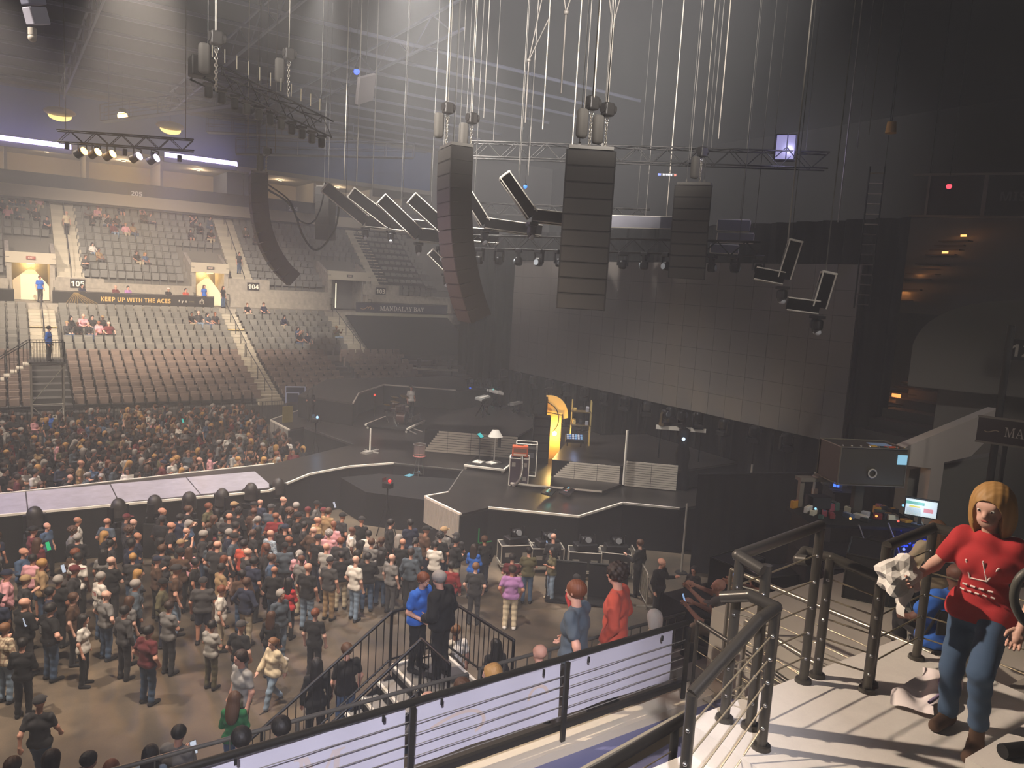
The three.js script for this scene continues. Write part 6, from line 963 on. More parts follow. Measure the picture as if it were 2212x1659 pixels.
// tall black rack and the glowing amber shell
{
  const t = thing('tower_rack', 'tall black rack tower left of the glowing amber shell', 'rack', [19.75, DK, -26.75], -0.6); mesh('body', rbx(0.75, 2.1, 0.7, 0.04, 0, 1.05, 0), black, t); for (let k = 0; k < 5; k++) mesh('panel', bx(0.62, 0.28, 0.02, 0, 0.4 + k * 0.36, 0.36), caseMat, t);
  const g = thing('amber_shell', 'tall curved amber shell glowing from a lamp inside on the stage', 'prop', [20.6, DK, -26.7], -0.62), amber = new THREE.MeshPhysicalMaterial({ color: 0xe8bd6a, roughness: 0.7, side: THREE.DoubleSide });
  const s = new THREE.Shape(); s.moveTo(-0.55, 0); s.lineTo(-0.55, 2.9); s.bezierCurveTo(0.1, 3.0, 0.45, 2.5, 0.45, 1.95); s.lineTo(0.2, 1.85); s.lineTo(0.15, 0); s.lineTo(-0.55, 0);
  mesh('back_panel', new THREE.ExtrudeGeometry(s, { depth: 0.05, bevelEnabled: false }).translate(0, 0, -0.35), amber, g); mesh('side_panel', bx(0.04, 2.9, 0.5, -0.56, 1.45, -0.12), amber, g); mesh('frame', merge([rod([-0.55, 0, 0.12], [-0.55, 2.9, 0.12], 0.04), tube([[-0.5, 2.6, -0.28], [-0.1, 2.3, -0.28], [0.02, 1.7, -0.28], [-0.2, 1.2, -0.28]], 0.02), rod([0.18, 0.9, -0.25], [0.18, 2.1, -0.25], 0.025), rod([-0.5, 2.15, -0.25], [0.18, 2.05, -0.25], 0.02)]), black, g);
  mesh('lamp', ball(0.1, -0.12, 1.25, 0.02), glow(0xffe6a8, 24), g); const l = new THREE.PointLight(0xffcf78, 34); l.position.set(20.6 - 0.12 * Math.cos(0.62) - 0.02 * 0.58, DK + 1.25, -26.7 - 0.12 * 0.58 + 0.02); l.castShadow = true; l.shadow.radius = 3; scene.add(l);
  const r = thing('lit_workbench', 'cluttered rack of gear lit yellow beside the amber shell', 'rack', [21.5, 2.5, -26.2], -0.62); mesh('shelf', merge([bx(0.9, 0.04, 0.5, 0, 0.9, 0), bx(0.9, 0.04, 0.5, 0, 1.5, 0)]), M(0x5a4a2c, 0.6), r); mesh('post', merge([bx(0.05, 2.0, 0.05, 0.42, 1, 0.2), bx(0.05, 2.0, 0.05, -0.42, 1, -0.2), bx(0.05, 2.0, 0.05, 0.42, 1, -0.2)]), M(0xb8a468, 0.6), r); for (let k = 0; k < 9; k++) mesh('device', rbx(0.14, 0.12 + 0.1 * hash2(k, 1), 0.14, 0.02, -0.3 + (k % 3) * 0.28, (k < 5 ? 1.0 : 1.6) + 0.05 * (k % 2), 0.1 - 0.1 * (k % 2)), M([0xc2a765, 0x2b2b2b, 0x8d8d95][k % 3], 0.5), r);
  const b = thing('lit_mixer', 'mixer with blue white lit buttons at the foot of the amber shell', 'mixer', [21.0, 2.12, -25.95], -0.62); mesh('body', bx(0.8, 0.14, 0.5, 0, 0.72, 0, 0, 0.35), caseMat, b); mesh('stand', merge([bx(0.05, 0.3, 0.05, -0.3, 0.53, 0), bx(0.05, 0.3, 0.05, 0.3, 0.53, 0)]), caseMat, b); for (let i = 0; i < 6; i++) for (let j = 0; j < 3; j++) mesh('button_light', bx(0.08, 0.012, 0.08, -0.3 + i * 0.12, 0.815 - (j - 1) * 0.05, (j - 1) * 0.14, 0, 0.35), glow(i % 2 ? 0x8fc0ff : 0xdfeaff, 2.4), b, 'lit button'); const l2 = new THREE.PointLight(0xa8c8ff, 1.2); l2.position.set(20.9, DK + 1.5, -25.8); scene.add(l2);
}
// light bars with lamp heads on stands
function lampBar(a, b, y0, n, label, mat = white) {
  const t = thing('lamp_bar', label, 'light bar', [a[0], 0, a[2]], 0, 'pale light bars with lamp heads'), dx = b[0] - a[0], dz = b[2] - a[2]; mesh('bar', barBox([0, a[1], 0], [dx, b[1], dz], 0.12, 0.16), mat, t); for (const f of [0.1, 0.9]) mesh('leg', rod([dx * f, y0, dz * f], [dx * f, a[1], dz * f], 0.03), black, t);
  for (let k = 0; k < n; k++) { const f = (k + 0.5) / n, h = mesh('lamp_head', merge([rbx(0.34, 0.42, 0.34, 0.12, 0, 0.58, 0), bx(0.05, 0.42, 0.12, -0.22, 0.4, 0), bx(0.05, 0.42, 0.12, 0.22, 0.4, 0), rbx(0.42, 0.16, 0.3, 0.03, 0, 0.16, 0)]), blackSatin, t); h.position.set(dx * f, a[1], dz * f); h.rotation.y = k * 1.3; mesh('lens', cyl(0.13, 0.13, 0.03, 0, 0.6, 0.18, 14, Math.PI / 2), M(0x6b7076, 0.15), h); }
}
lampBar([22.99, 3.82, -23.0], [24.4, 3.85, -21.5], 2.5, 3, 'pale light bar with three lamp heads below the screen');
lampBar([24.11, 2.75, -40.9], [26.0, 2.75, -39.7], 2.9, 4, 'pale light bar left of the amber shell', M(0xa7a39a, 0.5));
lampBar([24.5, 2.78, -52.2], [28.7, 2.78, -49.9], 0, 4, 'pale light bar before the covered seats of the far stand', M(0xa7a39a, 0.5));
lampBar([20.3, 2.05, -53.4], [22.9, 2.0, -52.6], 0, 3, 'lower pale light bar at the far end of the stage', M(0x8d8a84, 0.5));
for (let k = 0; k < 14; k++) { const t = thing('screen_foot_lamp', `${ORD[k]} dark lamp head from the left along the screen foot`, 'lamp', [26.3, DK, -40 + k * 1.62], k * 0.7, 'lamp heads along the screen foot'); mesh('stand', merge([rod([0, 0, 0], [0, 1.75, 0], 0.06), bx(0.5, 0.05, 0.5, 0, 0.025, 0)]), black, t); mesh('base', rbx(0.5, 0.2, 0.4, 0.03, 0, 1.8, 0), black, t); mesh('head', merge([rbx(0.42, 0.5, 0.42, 0.14, 0, 2.2, 0), bx(0.06, 0.5, 0.14, -0.27, 2.05, 0), bx(0.06, 0.5, 0.14, 0.27, 2.05, 0)]), blackSatin, t); }
// dark draped stand beside the near slatted face, rails and a small lamp
{ const t = thing('draped_stand', 'tall dark wrapped stand beside the slatted face at the stage edge', 'stand', [22.6, DK, -21.0]); mesh('cloth', new THREE.LatheGeometry([[0.02, 2.5], [0.22, 2.4], [0.16, 1.9], [0.3, 1.4], [0.24, 0.9], [0.36, 0.5], [0.34, 0]].map(([r, y]) => new THREE.Vector2(r, y)), 18), black, t); mesh('small_lamp', ball(0.07, -0.35, 2.1, 0.3), glow(0xcfe4ff, 5), t, 'small white lamp'); mesh('lamp_arm', rod([-0.2, 1.9, 0.2], [-0.35, 2.05, 0.3], 0.02), steel, t); const l = new THREE.PointLight(0xcfe4ff, 1); l.position.set(22.25, DK + 2.1, -20.7); scene.add(l); }
// instruments in the dark between the risers
for (const [i, [x, z, y, l, c]] of [[20.2, -32.5, 2.72, 'grey keyboard on a stand in the dark middle of the stage', 0x8d8d8a], [22, -34.2, 2.72, 'white console leaning on the dark raised deck', 0xb3b0aa], [23.5, -31.5, 1.7, 'brass coloured instrument on the dark deck', 0x9a8348], [24.6, -36, 1.7, 'pale machine beside the left end of the light bar', 0xa09d97]].entries()) { const t = thing('stage_instrument', l, 'instrument', [x, y, z], 0.6 + i, 'instruments between the risers'); mesh('body', rbx(1.1, 0.14, 0.4, 0.03, 0, 0.95, 0, 0, 0.2), M(c, 0.5), t); mesh('stand', merge([rod([-0.4, 0.02, 0.2], [0.35, 0.9, -0.05], 0.02), rod([0.4, 0.02, 0.2], [-0.35, 0.9, -0.05], 0.02), rod([-0.4, 0.02, -0.2], [0.35, 0.9, 0.05], 0.02), rod([0.4, 0.02, -0.2], [-0.35, 0.9, 0.05], 0.02)]), black, t); mesh('keys', bx(1.0, 0.02, 0.14, 0, 1.03, 0.08, 0, 0.2), M(0xdcd8cf, 0.4), t); mesh('microphone_stand', merge([rod([0.7, 0.02, 0], [0.7, 1.6, 0], 0.015), cyl(0.12, 0.14, 0.03, 0.7, 0.02, 0), rod([0.7, 1.6, 0], [0.3, 1.75, 0.1], 0.012), ball(0.035, 0.28, 1.76, 0.1)]), black, t); }
[[24.2, 2.9, -40.5, 0x3f6dff, 'tiny blue lamp on the light bar left of the amber shell'], [25.4, 2.9, -39.7, 0x5fd8d0, 'tiny turquoise lamp on the light bar left of the amber shell'], [16.2, 3.3, -36.8, 0xff4030, 'tiny red lamp left of the drum kit']].forEach(([x, y, z, c, l]) => { const t = thing('indicator_lamp', l, 'lamp', [x, y, z]); mesh('bulb', ball(0.06, 0, 0, 0), glow(c, 4), t); mesh('post', rod([0, -0.05, 0], [0, -1.4, 0], 0.015), black, t); const p = new THREE.PointLight(c, 0.6); p.position.set(x, y, z); scene.add(p); });
// blue lit framed monitor case at the far stage corner
{ const t = thing('framed_monitor', 'blue white framed monitor case at the far stage corner', 'monitor', [14.4, 0, -44.2], -0.3); mesh('stand', merge([bx(0.9, 1.75, 0.5, 0, 0.88, 0)]), caseMat, t); mesh('frame', merge([bx(1.15, 0.06, 0.08, 0, 2.75, 0.2), bx(0.06, 0.95, 0.08, -0.55, 2.25, 0.2), bx(0.06, 0.95, 0.08, 0.55, 2.25, 0.2), bx(0.7, 0.05, 0.08, -0.15, 2.4, 0.24), bx(0.05, 0.6, 0.08, -0.5, 2.1, 0.24), bx(0.05, 0.6, 0.08, 0.2, 2.1, 0.24)]), M(0xa9b2cf, 0.5), t); mesh('screen', bx(1.05, 0.9, 0.04, 0, 2.28, 0.12), M(0x2c3350, 0.3), t); }
// road cases with lamp heads before the stage
[[14.2, -20.3, 0.35, 'leftmost'], [15.0, -19.6, 0.45, 'second'], [15.95, -18.75, 0.62, 'third'], [16.85, -18.25, 0.75, 'rightmost']].forEach(([x, z, a, w]) => {
  const t = thing('road_case', w + ' black road case with pale edges before the stage', 'case', [x, 0, z], -a, 'road cases before the stage'); mesh('body', bx(1.05, 0.6, 0.6, 0, 0.55, 0), caseMat, t); framed(t, 1.07, 0.62, 0.62, 0.24, M(0xb5b0a6, 0.4, 0.4)); mesh('shelf', bx(1.1, 0.05, 0.65, 0, 0.18, 0), M(0xb5b0a6, 0.4, 0.4), t); for (const s of [-1, 1]) { mesh('handle', bx(0.22, 0.14, 0.02, s * 0.3, 0.55, 0.315), steel, t); mesh('castor', cyl(0.07, 0.07, 0.05, s * 0.42, 0.07, 0.2, 12, 0, Math.PI / 2), steel, t); }
  const l = thing('case_lamp', w + ' dark lamp unit resting on the road cases', 'lamp', [x, 0.87, z], -a + 0.3, 'lamp units on the road cases'); mesh('body', merge([rbx(0.75, 0.22, 0.45, 0.05, 0, 0.12, 0), rbx(0.4, 0.22, 0.3, 0.08, 0.05, 0.32, -0.05)]), blackSatin, l); mesh('lens', cyl(0.1, 0.1, 0.05, 0.05, 0.36, 0.12, 14, 1.2), M(0x85888c, 0.2), l); mesh('yoke', merge([bx(0.04, 0.35, 0.1, -0.2, 0.35, 0), bx(0.04, 0.35, 0.1, 0.3, 0.35, 0)]), blackSatin, l);
});
// moving lamps on pedestals along the near side of the runway
[0.7, 2.95, 4.0, 5.05, 6.1, 7.15, 8.2].forEach((x, i) => { const z = -26.2 - (i > 4 ? (i - 4) * 0.35 : 0), t = thing('runway_lamp', ['leftmost', 'second', 'third', 'fourth', 'fifth', 'sixth', 'seventh'][i] + ' dark domed moving lamp along the near runway edge', 'lamp', [x, 0, z], i * 0.5, 'domed moving lamps along the runway'); mesh('pedestal', rbx(0.6, 1.15, 0.5, 0.03, 0, 0.58, 0), black, t); mesh('base', rbx(0.5, 0.2, 0.42, 0.04, 0, 1.26, 0), blackSatin, t); mesh('yoke', merge([bx(0.08, 0.5, 0.2, -0.26, 1.55, 0), bx(0.08, 0.5, 0.2, 0.26, 1.55, 0)]), blackSatin, t); mesh('head', merge([ball(0.24, 0, 1.75, 0, 0.95, 1.25, 0.95, 18), cyl(0.22, 0.24, 0.25, 0, 1.6, 0, 18)]), M(0x2a2725, 0.5), t); });
// camera tripods
function tripod(x, z, y, h, c, label) { const t = thing('camera_tripod', label, 'tripod', [x, y, z], 0, 'camera tripods'); for (let k = 0; k < 3; k++) mesh('leg', rod([0, h * 0.8, 0], [0.42 * Math.cos(k * 2.1), 0, 0.42 * Math.sin(k * 2.1)], 0.02, 6), black, t); mesh('column', rod([0, h * 0.5, 0], [0, h, 0], 0.03), black, t); mesh('camera', rbx(0.22, 0.2, 0.38, 0.03, 0, h + 0.1, 0, 0.6), blackSatin, t); mesh('tally_light', ball(0.06, 0.05, h + 0.26, 0.05), glow(c, 6), t, 'lit lamp on the camera'); mesh('monitor', bx(0.22, 0.14, 0.03, -0.1, h + 0.3, -0.1, 0.6), caseMat, t); const l = new THREE.PointLight(c, 1.2); l.position.set(x + 0.05, y + h + 0.4, z + 0.05); scene.add(l); }
tripod(11.5, -24.7, 0, 1.9, 0xff2a2a, 'camera tripod with a red lamp in the stage notch'); tripod(12.0, -33.8, 0, 2.6, 0x9fd0ff, 'camera tripod with a white blue screen at the far side of the runway');
single('green_tape_mark', merge([bx(0.04, 0.5, 0.02, 13.3, 0.95, -21.2), bx(0.5, 0.04, 0.02, 13.55, 0.7, -21.15)]), glow(0x2fae5a, 0.7), 'green luminous tape corner on the stage front', 'light tape');
// yellow cases and boards on the floor by the guards
{ const t = thing('yellow_case', 'pair of yellow topped platform boards on the floor behind the guards', 'platform', [17.6, 0, -14.75], 0.72); for (const s of [-1, 1]) { mesh('board', bx(0.85, 0.06, 1.5, s * 0.44, 0.42, 0, 0), M(0xa9853a, 0.7), t); mesh('leg', merge([bx(0.06, 0.4, 0.06, s * 0.8, 0.2, 0.6), bx(0.06, 0.4, 0.06, s * 0.8, 0.2, -0.6), bx(0.06, 0.4, 0.06, s * 0.1, 0.2, 0.6)]), black, t); } mesh('front_edge', bx(1.75, 0.08, 0.04, 0, 0.36, 0.76), black, t); }
// laptop behind the drape wall
{ const t = thing('equipment_table', 'dark table with a white cloth behind the drape wall', 'table', [22.3, 0, -14.0], 0.9); mesh('top', bx(1.4, 0.05, 0.7, 0, 3.55, 0), black, t); mesh('base', bx(1.2, 3.5, 0.5, 0, 1.75, 0), black, t); mesh('cloth', bx(0.7, 0.25, 0.72, 0.5, 3.7, 0), M(0x55524e, 0.9), t); const l = thing('laptop', 'small laptop with a blue window logo on its screen', 'laptop', [22.0, 3.58, -13.85], -0.95); mesh('keyboard', bx(0.36, 0.02, 0.26, 0, 0.01, 0.13), caseMat, l); mesh('screen', nb(0.36, 0.3, 0.02, 0, 0.16, 0, 0, -0.2), printed(64, 54, (c, w, h) => { c.fillStyle = '#04060c'; c.fillRect(0, 0, w, h); c.fillStyle = '#4f86ff'; for (const a of [0, 1]) for (const b of [0, 1]) c.fillRect(16 + a * 17, 8 + b * 19, 15, 17); }, 0.4, 3), l); const p = new THREE.PointLight(0x5f8fff, 0.4); p.position.set(21.9, 3.8, -13.6); scene.add(p); }
// ---------------------------------------------------------------- dark end stand at the right
{
  const seatDark = M(0x6d6b64, 0.9), rowsA = [], rowsB = [];
  for (let i = 0; i < 12; i++) rowsA.push(bx(0.9, 0.5 + i * 0.42, 34, 32.6 + i * 0.9, 9.2 + (0.5 + i * 0.42) / 2, -26));
  for (let i = 0; i < 8; i++) rowsB.push(bx(0.9, 3.6 + i * 0.36, 26, 28.6 + i * 0.9, (3.6 + i * 0.36) / 2 + 1, -4.2));
  struct('floor_terrace_end_upper', merge(rowsA), seatDark, 'dark upper terrace behind the stage end');
  struct('floor_terrace_end_lower', merge(rowsB), seatDark, 'dark lower terrace beside the stage end');
  // aisle steps with small glowing step lamps
  const up = thing('lit_aisle', 'dark aisle stairs with glowing amber step lamps high at the right', 'stairs', [0, 0, 0]), lampUp = [[33.1, 9.95, -18.7], [35.1, 10.85, -19.1], [37.2, 12.1, -19.35], [39.2, 13.05, -19.6]];
  for (let i = 0; i < 13; i++) mesh('step', bx(0.5, 0.06, 1.4, 33.0 + i * 0.5, 9.72 + i * 0.255, -18.9 - i * 0.07), M(0x4a4038, 0.8), up);
  lampUp.forEach(([x, y, z]) => { mesh('step_lamp', bx(0.06, 0.1, 0.26, x, y + 0.02, z + 0.1), glow(0xffb86a, 7), up, 'glowing step lamp'); const l = new THREE.PointLight(0xffa860, 2.2); l.position.set(x - 0.3, y + 0.25, z + 0.1); scene.add(l); });
  const dn = thing('lit_aisle', 'dark aisle stairs with two glowing amber step lamps at the right below', 'stairs', [0, 0, 0]);
  for (let i = 0; i < 7; i++) mesh('step', bx(0.5, 0.06, 1.3, 31.0 + i * 0.5, 5.45 + i * 0.18, -17.5), M(0x4a4038, 0.8), dn); mesh('stringer', barBox([30.8, 5.2, -17.5], [34.4, 6.45, -17.5], 1.2, 0.3), seatDark, dn); mesh('support', merge([bx(0.2, 5.2, 0.2, 31, 2.6, -17.5), bx(0.2, 6.2, 0.2, 34, 3.1, -17.5)]), seatDark, dn);
  for (const [x, y, z] of [[31.2, 5.75, -17.4], [33.6, 6.6, -17.5]]) { mesh('step_lamp', bx(0.06, 0.14, 0.36, x, y, z), glow(0xff9a50, 6), dn, 'glowing step lamp'); const l = new THREE.PointLight(0xffa060, 2); l.position.set(x - 0.4, y + 0.2, z); scene.add(l); }
  // dark framed sign high at the right
  const s = thing('framed_sign', 'large dark framed sign panel high at the right edge', 'sign', [37.3, 14.7, -18.2], -1.05); const trim = M(0x8b857c, 0.6);
  mesh('frame', merge([bx(7.2, 0.1, 0.1, 0.9, 0.95, 0), bx(7.2, 0.1, 0.1, 0.9, -0.95, 0), bx(0.1, 2.0, 0.1, -2.0, 0, 0), bx(0.16, 2.0, 0.1, 0.3, 0, 0), bx(0.1, 2, 0.1, 4.4, 0, 0)]), trim, s); mesh('left_panel', bx(2.2, 1.85, 0.05, -0.85, 0, -0.03), M(0x0d0e0f, 0.5), s);
  mesh('right_panel', nb(4.0, 1.85, 0.05, 2.4, 0, -0.03), printed(512, 236, (c, w, h) => { c.fillStyle = '#141a15'; c.fillRect(0, 0, w, h); c.fillStyle = '#4a534b'; c.font = 'bold 74px sans-serif'; c.fillText('MIST', 60, 150); }), s, 'dark panel with faint grey lettering'); mesh('wire', merge([rod([-2, 0.95, 0], [-2, 9, 0], 0.02), rod([4.3, 0.95, 0], [4.3, 9, 0], 0.02)]), black, s);
  // near corner of the stand: pale sloping wall, banner, section sign
  const w = new THREE.Shape([[16.7, 6.1], [21.7, 6.95], [21.7, 6.3], [20.6, 5.75], [19.3, 5.7], [19.3, 3], [18.7, 3], [18.7, 5.6], [16.7, 5.9]].map(([a, b]) => new THREE.Vector2(a, b)));
  single('sloping_parapet', new THREE.ExtrudeGeometry(w, { depth: 0.25, bevelEnabled: false }).translate(0, 0, -9.6), M(0xb5aca2, 0.85), 'pale sloping parapet wall beyond the equipment desk', 'wall');
  struct('wall_corner', merge([bx(12, 5.5, 0.3, 24.5, 2.75, -9.9), bx(3, 5, 5, 25.5, 3, -7)]), M(0x6d6b64, 0.9), 'dark wall under the parapet');
  const m = thing('corner_banner', 'dark brown banner reading MANDALAY at the right edge', 'banner', [14.62, 7.37, -6.1], -1.22); mesh('cloth', nb(1.9, 0.42, 0.03, 0.5, 0, 0), printed(512, 112, (c, W, H) => { c.fillStyle = '#2a1c1a'; c.fillRect(0, 0, W, H); c.strokeStyle = '#8d7a68'; c.lineWidth = 5; c.beginPath(); c.moveTo(30, 60); c.bezierCurveTo(50, 80, 70, 40, 90, 60); c.stroke(); c.fillStyle = '#a79a90'; c.font = '62px serif'; c.fillText('MANDALAY BAY', 110, 78, 390); }), m); mesh('edge_trim', merge([bx(1.92, 0.035, 0.05, 0.5, 0.225, 0), bx(1.92, 0.035, 0.05, 0.5, -0.225, 0)]), M(0x6e655c, 0.7), m); mesh('rail_post', merge([rod([0, -0.2, -0.05], [0, -4.5, -0.05], 0.04), rod([1.2, -0.2, -0.05], [1.2, -3, -0.05], 0.04)]), black, m);
  numberSign('124', 22.3, 8.5, -9.1, 0.9, 0.55, 'black section sign with pale 12 at the right edge', '#171615', '#b9b2a4', -1.1);
  single('dome_wall', (() => { const g = new THREE.Shape(); g.moveTo(-2.2, 0); g.lineTo(-2.2, 1.2); g.bezierCurveTo(-2.0, 2.3, -0.6, 2.6, 0.4, 2.6); g.lineTo(3.5, 2.6); g.lineTo(3.5, 0); return new THREE.ExtrudeGeometry(g, { depth: 0.3, bevelEnabled: false }).rotateY(-1.1).translate(23.0, 7.2, -10.0); })(), M(0x6d6b64, 0.9), 'dark rounded concourse wall behind the section sign', 'wall');
  struct('wall_corner_base', bx(5, 7.3, 0.4, 24, 3.65, -9.3, -1.1), M(0x6d6b64, 0.9), 'dark base below the rounded concourse wall');
  single('dark_column', rod([16.8, 0, -7.2], [16.8, 9.2, -7.2], 0.07, 12), black, 'thin black column in front of the sloping parapet', 'column');
}
// ---------------------------------------------------------------- equipment desk between platform and stage
{
  const B = [12.1, 0, -7.2];
  struct('floor_equipment', bx(6, 4.2, 3.6, 12.6, 2.1, -7.3), M(0x161515, 0.9), 'dark equipment riser');
  const d = thing('equipment_desk', 'cluttered black equipment desk with coloured boxes and cables', 'desk', [12.1, 4.2, -7.2], -0.55);
  mesh('top', bx(2.0, 0.05, 1.0, 0, 1.6, 0), black, d); mesh('lower_shelf', bx(1.9, 0.04, 0.9, 0, 1.0, 0), black, d); mesh('leg', bx(0.08, 1.6, 0.8, -0.9, 0.8, 0), black, d); mesh('leg', bx(0.08, 1.6, 0.8, 0.9, 0.8, 0), black, d); mesh('cable', merge([tube([[0.3, 1.7, 0.5], [0.5, 1.1, 0.62], [0.3, 0.5, 0.6], [0.35, 0.05, 0.55]], 0.014, 6), tube([[0.9, 1.75, 0.4], [1.1, 1.2, 0.6], [0.8, 0.6, 0.66], [0.5, 0.1, 0.6]], 0.014, 6), tube([[-0.2, 1.65, 0.52], [0, 1.2, 0.6], [0.2, 1.0, 0.55]], 0.012, 6)]), M(0x8d8a84, 0.6), d, 'grey cable');
  const tones = [0xd2cfc8, 0x8f4452, 0x33363c, 0xd8d2ba, 0x5a6a8a, 0xb8862f, 0x2b2b2d, 0xb9b9bd, 0x7d2f33, 0x3f5a52];
  for (let i = 0; i < 26; i++) { const a = hash2(i, 3), b = hash2(i, 8), c = hash2(i, 12), w = 0.08 + 0.16 * c, t = thing('desk_item', `${['white', 'rose', 'charcoal', 'cream', 'blue grey', 'amber', 'black', 'pale grey', 'dark red', 'green grey'][i % 10]} ${['box', 'notebook', 'battery', 'pouch', 'adapter'][i % 5]} ${i < 10 ? 'at the back' : i < 20 ? 'in the middle' : 'at the front'} of the equipment desk`, 'item', [12.1 + (-0.9 + 1.8 * a) * 0.85 + (b - 0.5) * 0.45, 5.825, -7.2 + (-0.9 + 1.8 * a) * 0.52 - (b - 0.5) * 0.75], a * 3, 'small items on the equipment desk'); mesh('body', rbx(w, 0.04 + 0.1 * b, 0.07 + 0.08 * a, 0.012, 0, 0.02 + 0.05 * b, 0), M(tones[i % 10], 0.6), t); mesh('label_patch', bx(w * 0.6, 0.004, 0.04, 0, 0.042 + 0.1 * b, 0), M(tones[(i + 3) % 10], 0.6), t); }
  for (const [i, [x, y, z, c]] of [[0.2, 1.75, 0.3, 0xffb45a], [-0.3, 1.72, 0.42, 0xffc86a], [0.75, 1.9, 0.1, 0x8fd8ff], [-0.8, 1.8, 0.2, 0x9fe0ff], [0.5, 1.72, 0.44, 0xff6a5a]].entries()) mesh('indicator_light', ball(0.02, x, y, z), glow(c, 4), d, ['amber', 'yellow', 'pale blue', 'ice blue', 'red'][i] + ' indicator light');
  const c = thing('flight_crate', 'large dark riveted flight crate raised above the equipment desk', 'crate', [12.25, 6.4, -7.3], -0.5); mesh('body', bx(1.15, 0.62, 0.7, 0, 0.36, 0), M(0x3a362c, 0.6), c); framed(c, 1.17, 0.64, 0.72, 0.04, M(0x6d675a, 0.5, 0.4), 'edge_frame', 0.012); for (let i = 0; i < 8; i++) mesh('corner_rivet', ball(0.022, -0.55 + i * 0.157, 0.7, 0.34, 1, 1, 1, 8), chrome, c); mesh('mast', bx(0.16, 0.65, 0.12, 0, -0.25, 0), M(0x3b372f, 0.6), c); mesh('label_strip', bx(0.34, 0.012, 0.2, 0.25, 0.69, 0.05), M(0x8fb0d8, 0.5), c, 'pale blue label'); mesh('label_strip', bx(0.2, 0.012, 0.1, 0.35, 0.69, 0.25), M(0xd05a3a, 0.5), c, 'orange label'); mesh('label_strip', bx(0.12, 0.012, 0.08, 0.05, 0.69, 0.2), M(0xc8a030, 0.5), c, 'yellow label'); mesh('small_screen', bx(0.16, 0.16, 0.02, 0.5, 0.5, 0.365), glow(0x9fd8f4, 2.4), c, 'small lit screen'); mesh('hose_clip', new THREE.TorusGeometry(0.07, 0.015, 6, 16).translate(0, 0.25, 0.37), M(0xb8b2a4, 0.5), c);
  const k = thing('computer_monitor', 'lit monitor showing white and green windows beside the blue lamps', 'monitor', [12.65, 5.85, -6.4], -1.1); mesh('casing', bx(0.5, 0.32, 0.04, 0, 0.3, 0), caseMat, k); mesh('screen', nb(0.46, 0.27, 0.01, 0, 0.3, 0.025), printed(256, 150, (x, w, h) => { x.fillStyle = '#dfe8e4'; x.fillRect(0, 0, w, h); x.fillStyle = '#6fae9a'; x.fillRect(0, 20, w * 0.6, 30); x.fillStyle = '#e0c95a'; x.fillRect(30, 60, 90, 16); x.fillStyle = '#d88a8a'; x.fillRect(150, 70, 80, 40); x.fillStyle = '#44595a'; for (let i = 0; i < 8; i++) x.fillRect(10, 84 + i * 8, 120, 3); }, 0.4, 1.6), k); mesh('stand', merge([bx(0.06, 0.16, 0.04, 0, 0.08, 0), bx(0.22, 0.02, 0.16, 0, 0.01, 0)]), caseMat, k); const l = new THREE.PointLight(0xcfeaff, 0.8); l.position.set(12.35, 6.2, -6.25); scene.add(l);
  const r = thing('blue_lamp_rack', 'rack of small glowing blue lamps below the lit monitor', 'rack', [12.5, 5.05, -6.35], -1.1); mesh('frame', bx(0.6, 0.8, 0.3, 0, 0.4, -0.1), black, r); for (let i = 0; i < 34; i++) mesh('lamp', ball(0.018 + 0.012 * hash2(i, 2), -0.24 + 0.5 * hash2(i, 5), 0.06 + 0.7 * hash2(i, 9), 0.06, 1, 1, 1, 8), glow(i % 6 ? 0x2a4cff : 0x8fa8ff, 3), r, 'glowing blue lamp'); const l2 = new THREE.PointLight(0x3050ff, 2.2); l2.position.set(12.2, 5.5, -6.2); scene.add(l2);
  const s = thing('camera_rig', 'grey equipment arm with round lamp shade at the left of the desk', 'equipment', [11.65, 5.85, -8.0], -0.4); mesh('arm', merge([bx(0.08, 0.5, 0.08, 0, 0.25, 0), bx(0.55, 0.06, 0.2, 0.2, 0.5, 0)]), M(0x6d675c, 0.6), s); mesh('shade', cyl(0.16, 0.2, 0.07, 0.4, 0.52, 0, 20), M(0x8d8778, 0.6), s); mesh('box', bx(0.36, 0.2, 0.24, 0.3, 0.12, 0.1), M(0x26262a, 0.6), s); mesh('lens', cyl(0.05, 0.05, 0.03, 0.4, 0.46, 0.05, 12), M(0xd8d6cc, 0.3), s);
  const q = thing('mic_pole', 'black pole with a pale fuzzy sleeve leaning below the desk', 'pole', [11.9, 4.2, -6.7], 0); mesh('pole', rod([0, 0, 0], [0.05, 1.3, 0.05], 0.02), black, q); mesh('sleeve', rod([0.02, 0.9, 0.02], [0.14, 0.62, 0.1], 0.035), M(0xc8c4ba, 0.8), q);
  for (let i = 0; i < 6; i++) { const t = thing('black_trunk', `black equipment trunk ${['under the desk', 'left below the desk', 'right below the desk', 'beside the grey arm', 'before the parapet', 'behind the seated usher'][i]}`, 'trunk', [[12.1, 4.2, -7.1], [11.0, 4.2, -7.9], [13.3, 4.2, -6.5], [10.9, 4.2, -8.6], [14.2, 4.2, -7.9], [9.9, 5.5, -5.6]][i], -0.5 + 0.2 * i, 'black equipment trunks'); mesh('body', bx(0.85, 0.6, 0.55, 0, 0.31, 0), caseMat, t); framed(t, 0.86, 0.61, 0.56, 0.005, M(0x3b3935, 0.4, 0.4), 'edge_frame', 0.012); mesh('latch', bx(0.1, 0.1, 0.02, 0.2, 0.35, 0.285), steel, t); }
}
// ---------------------------------------------------------------- people in the near stand
const nearGroup = 'people in the near stand';
const N = (spec, label) => person({ cell: 0.02, ...spec }, label, nearGroup);
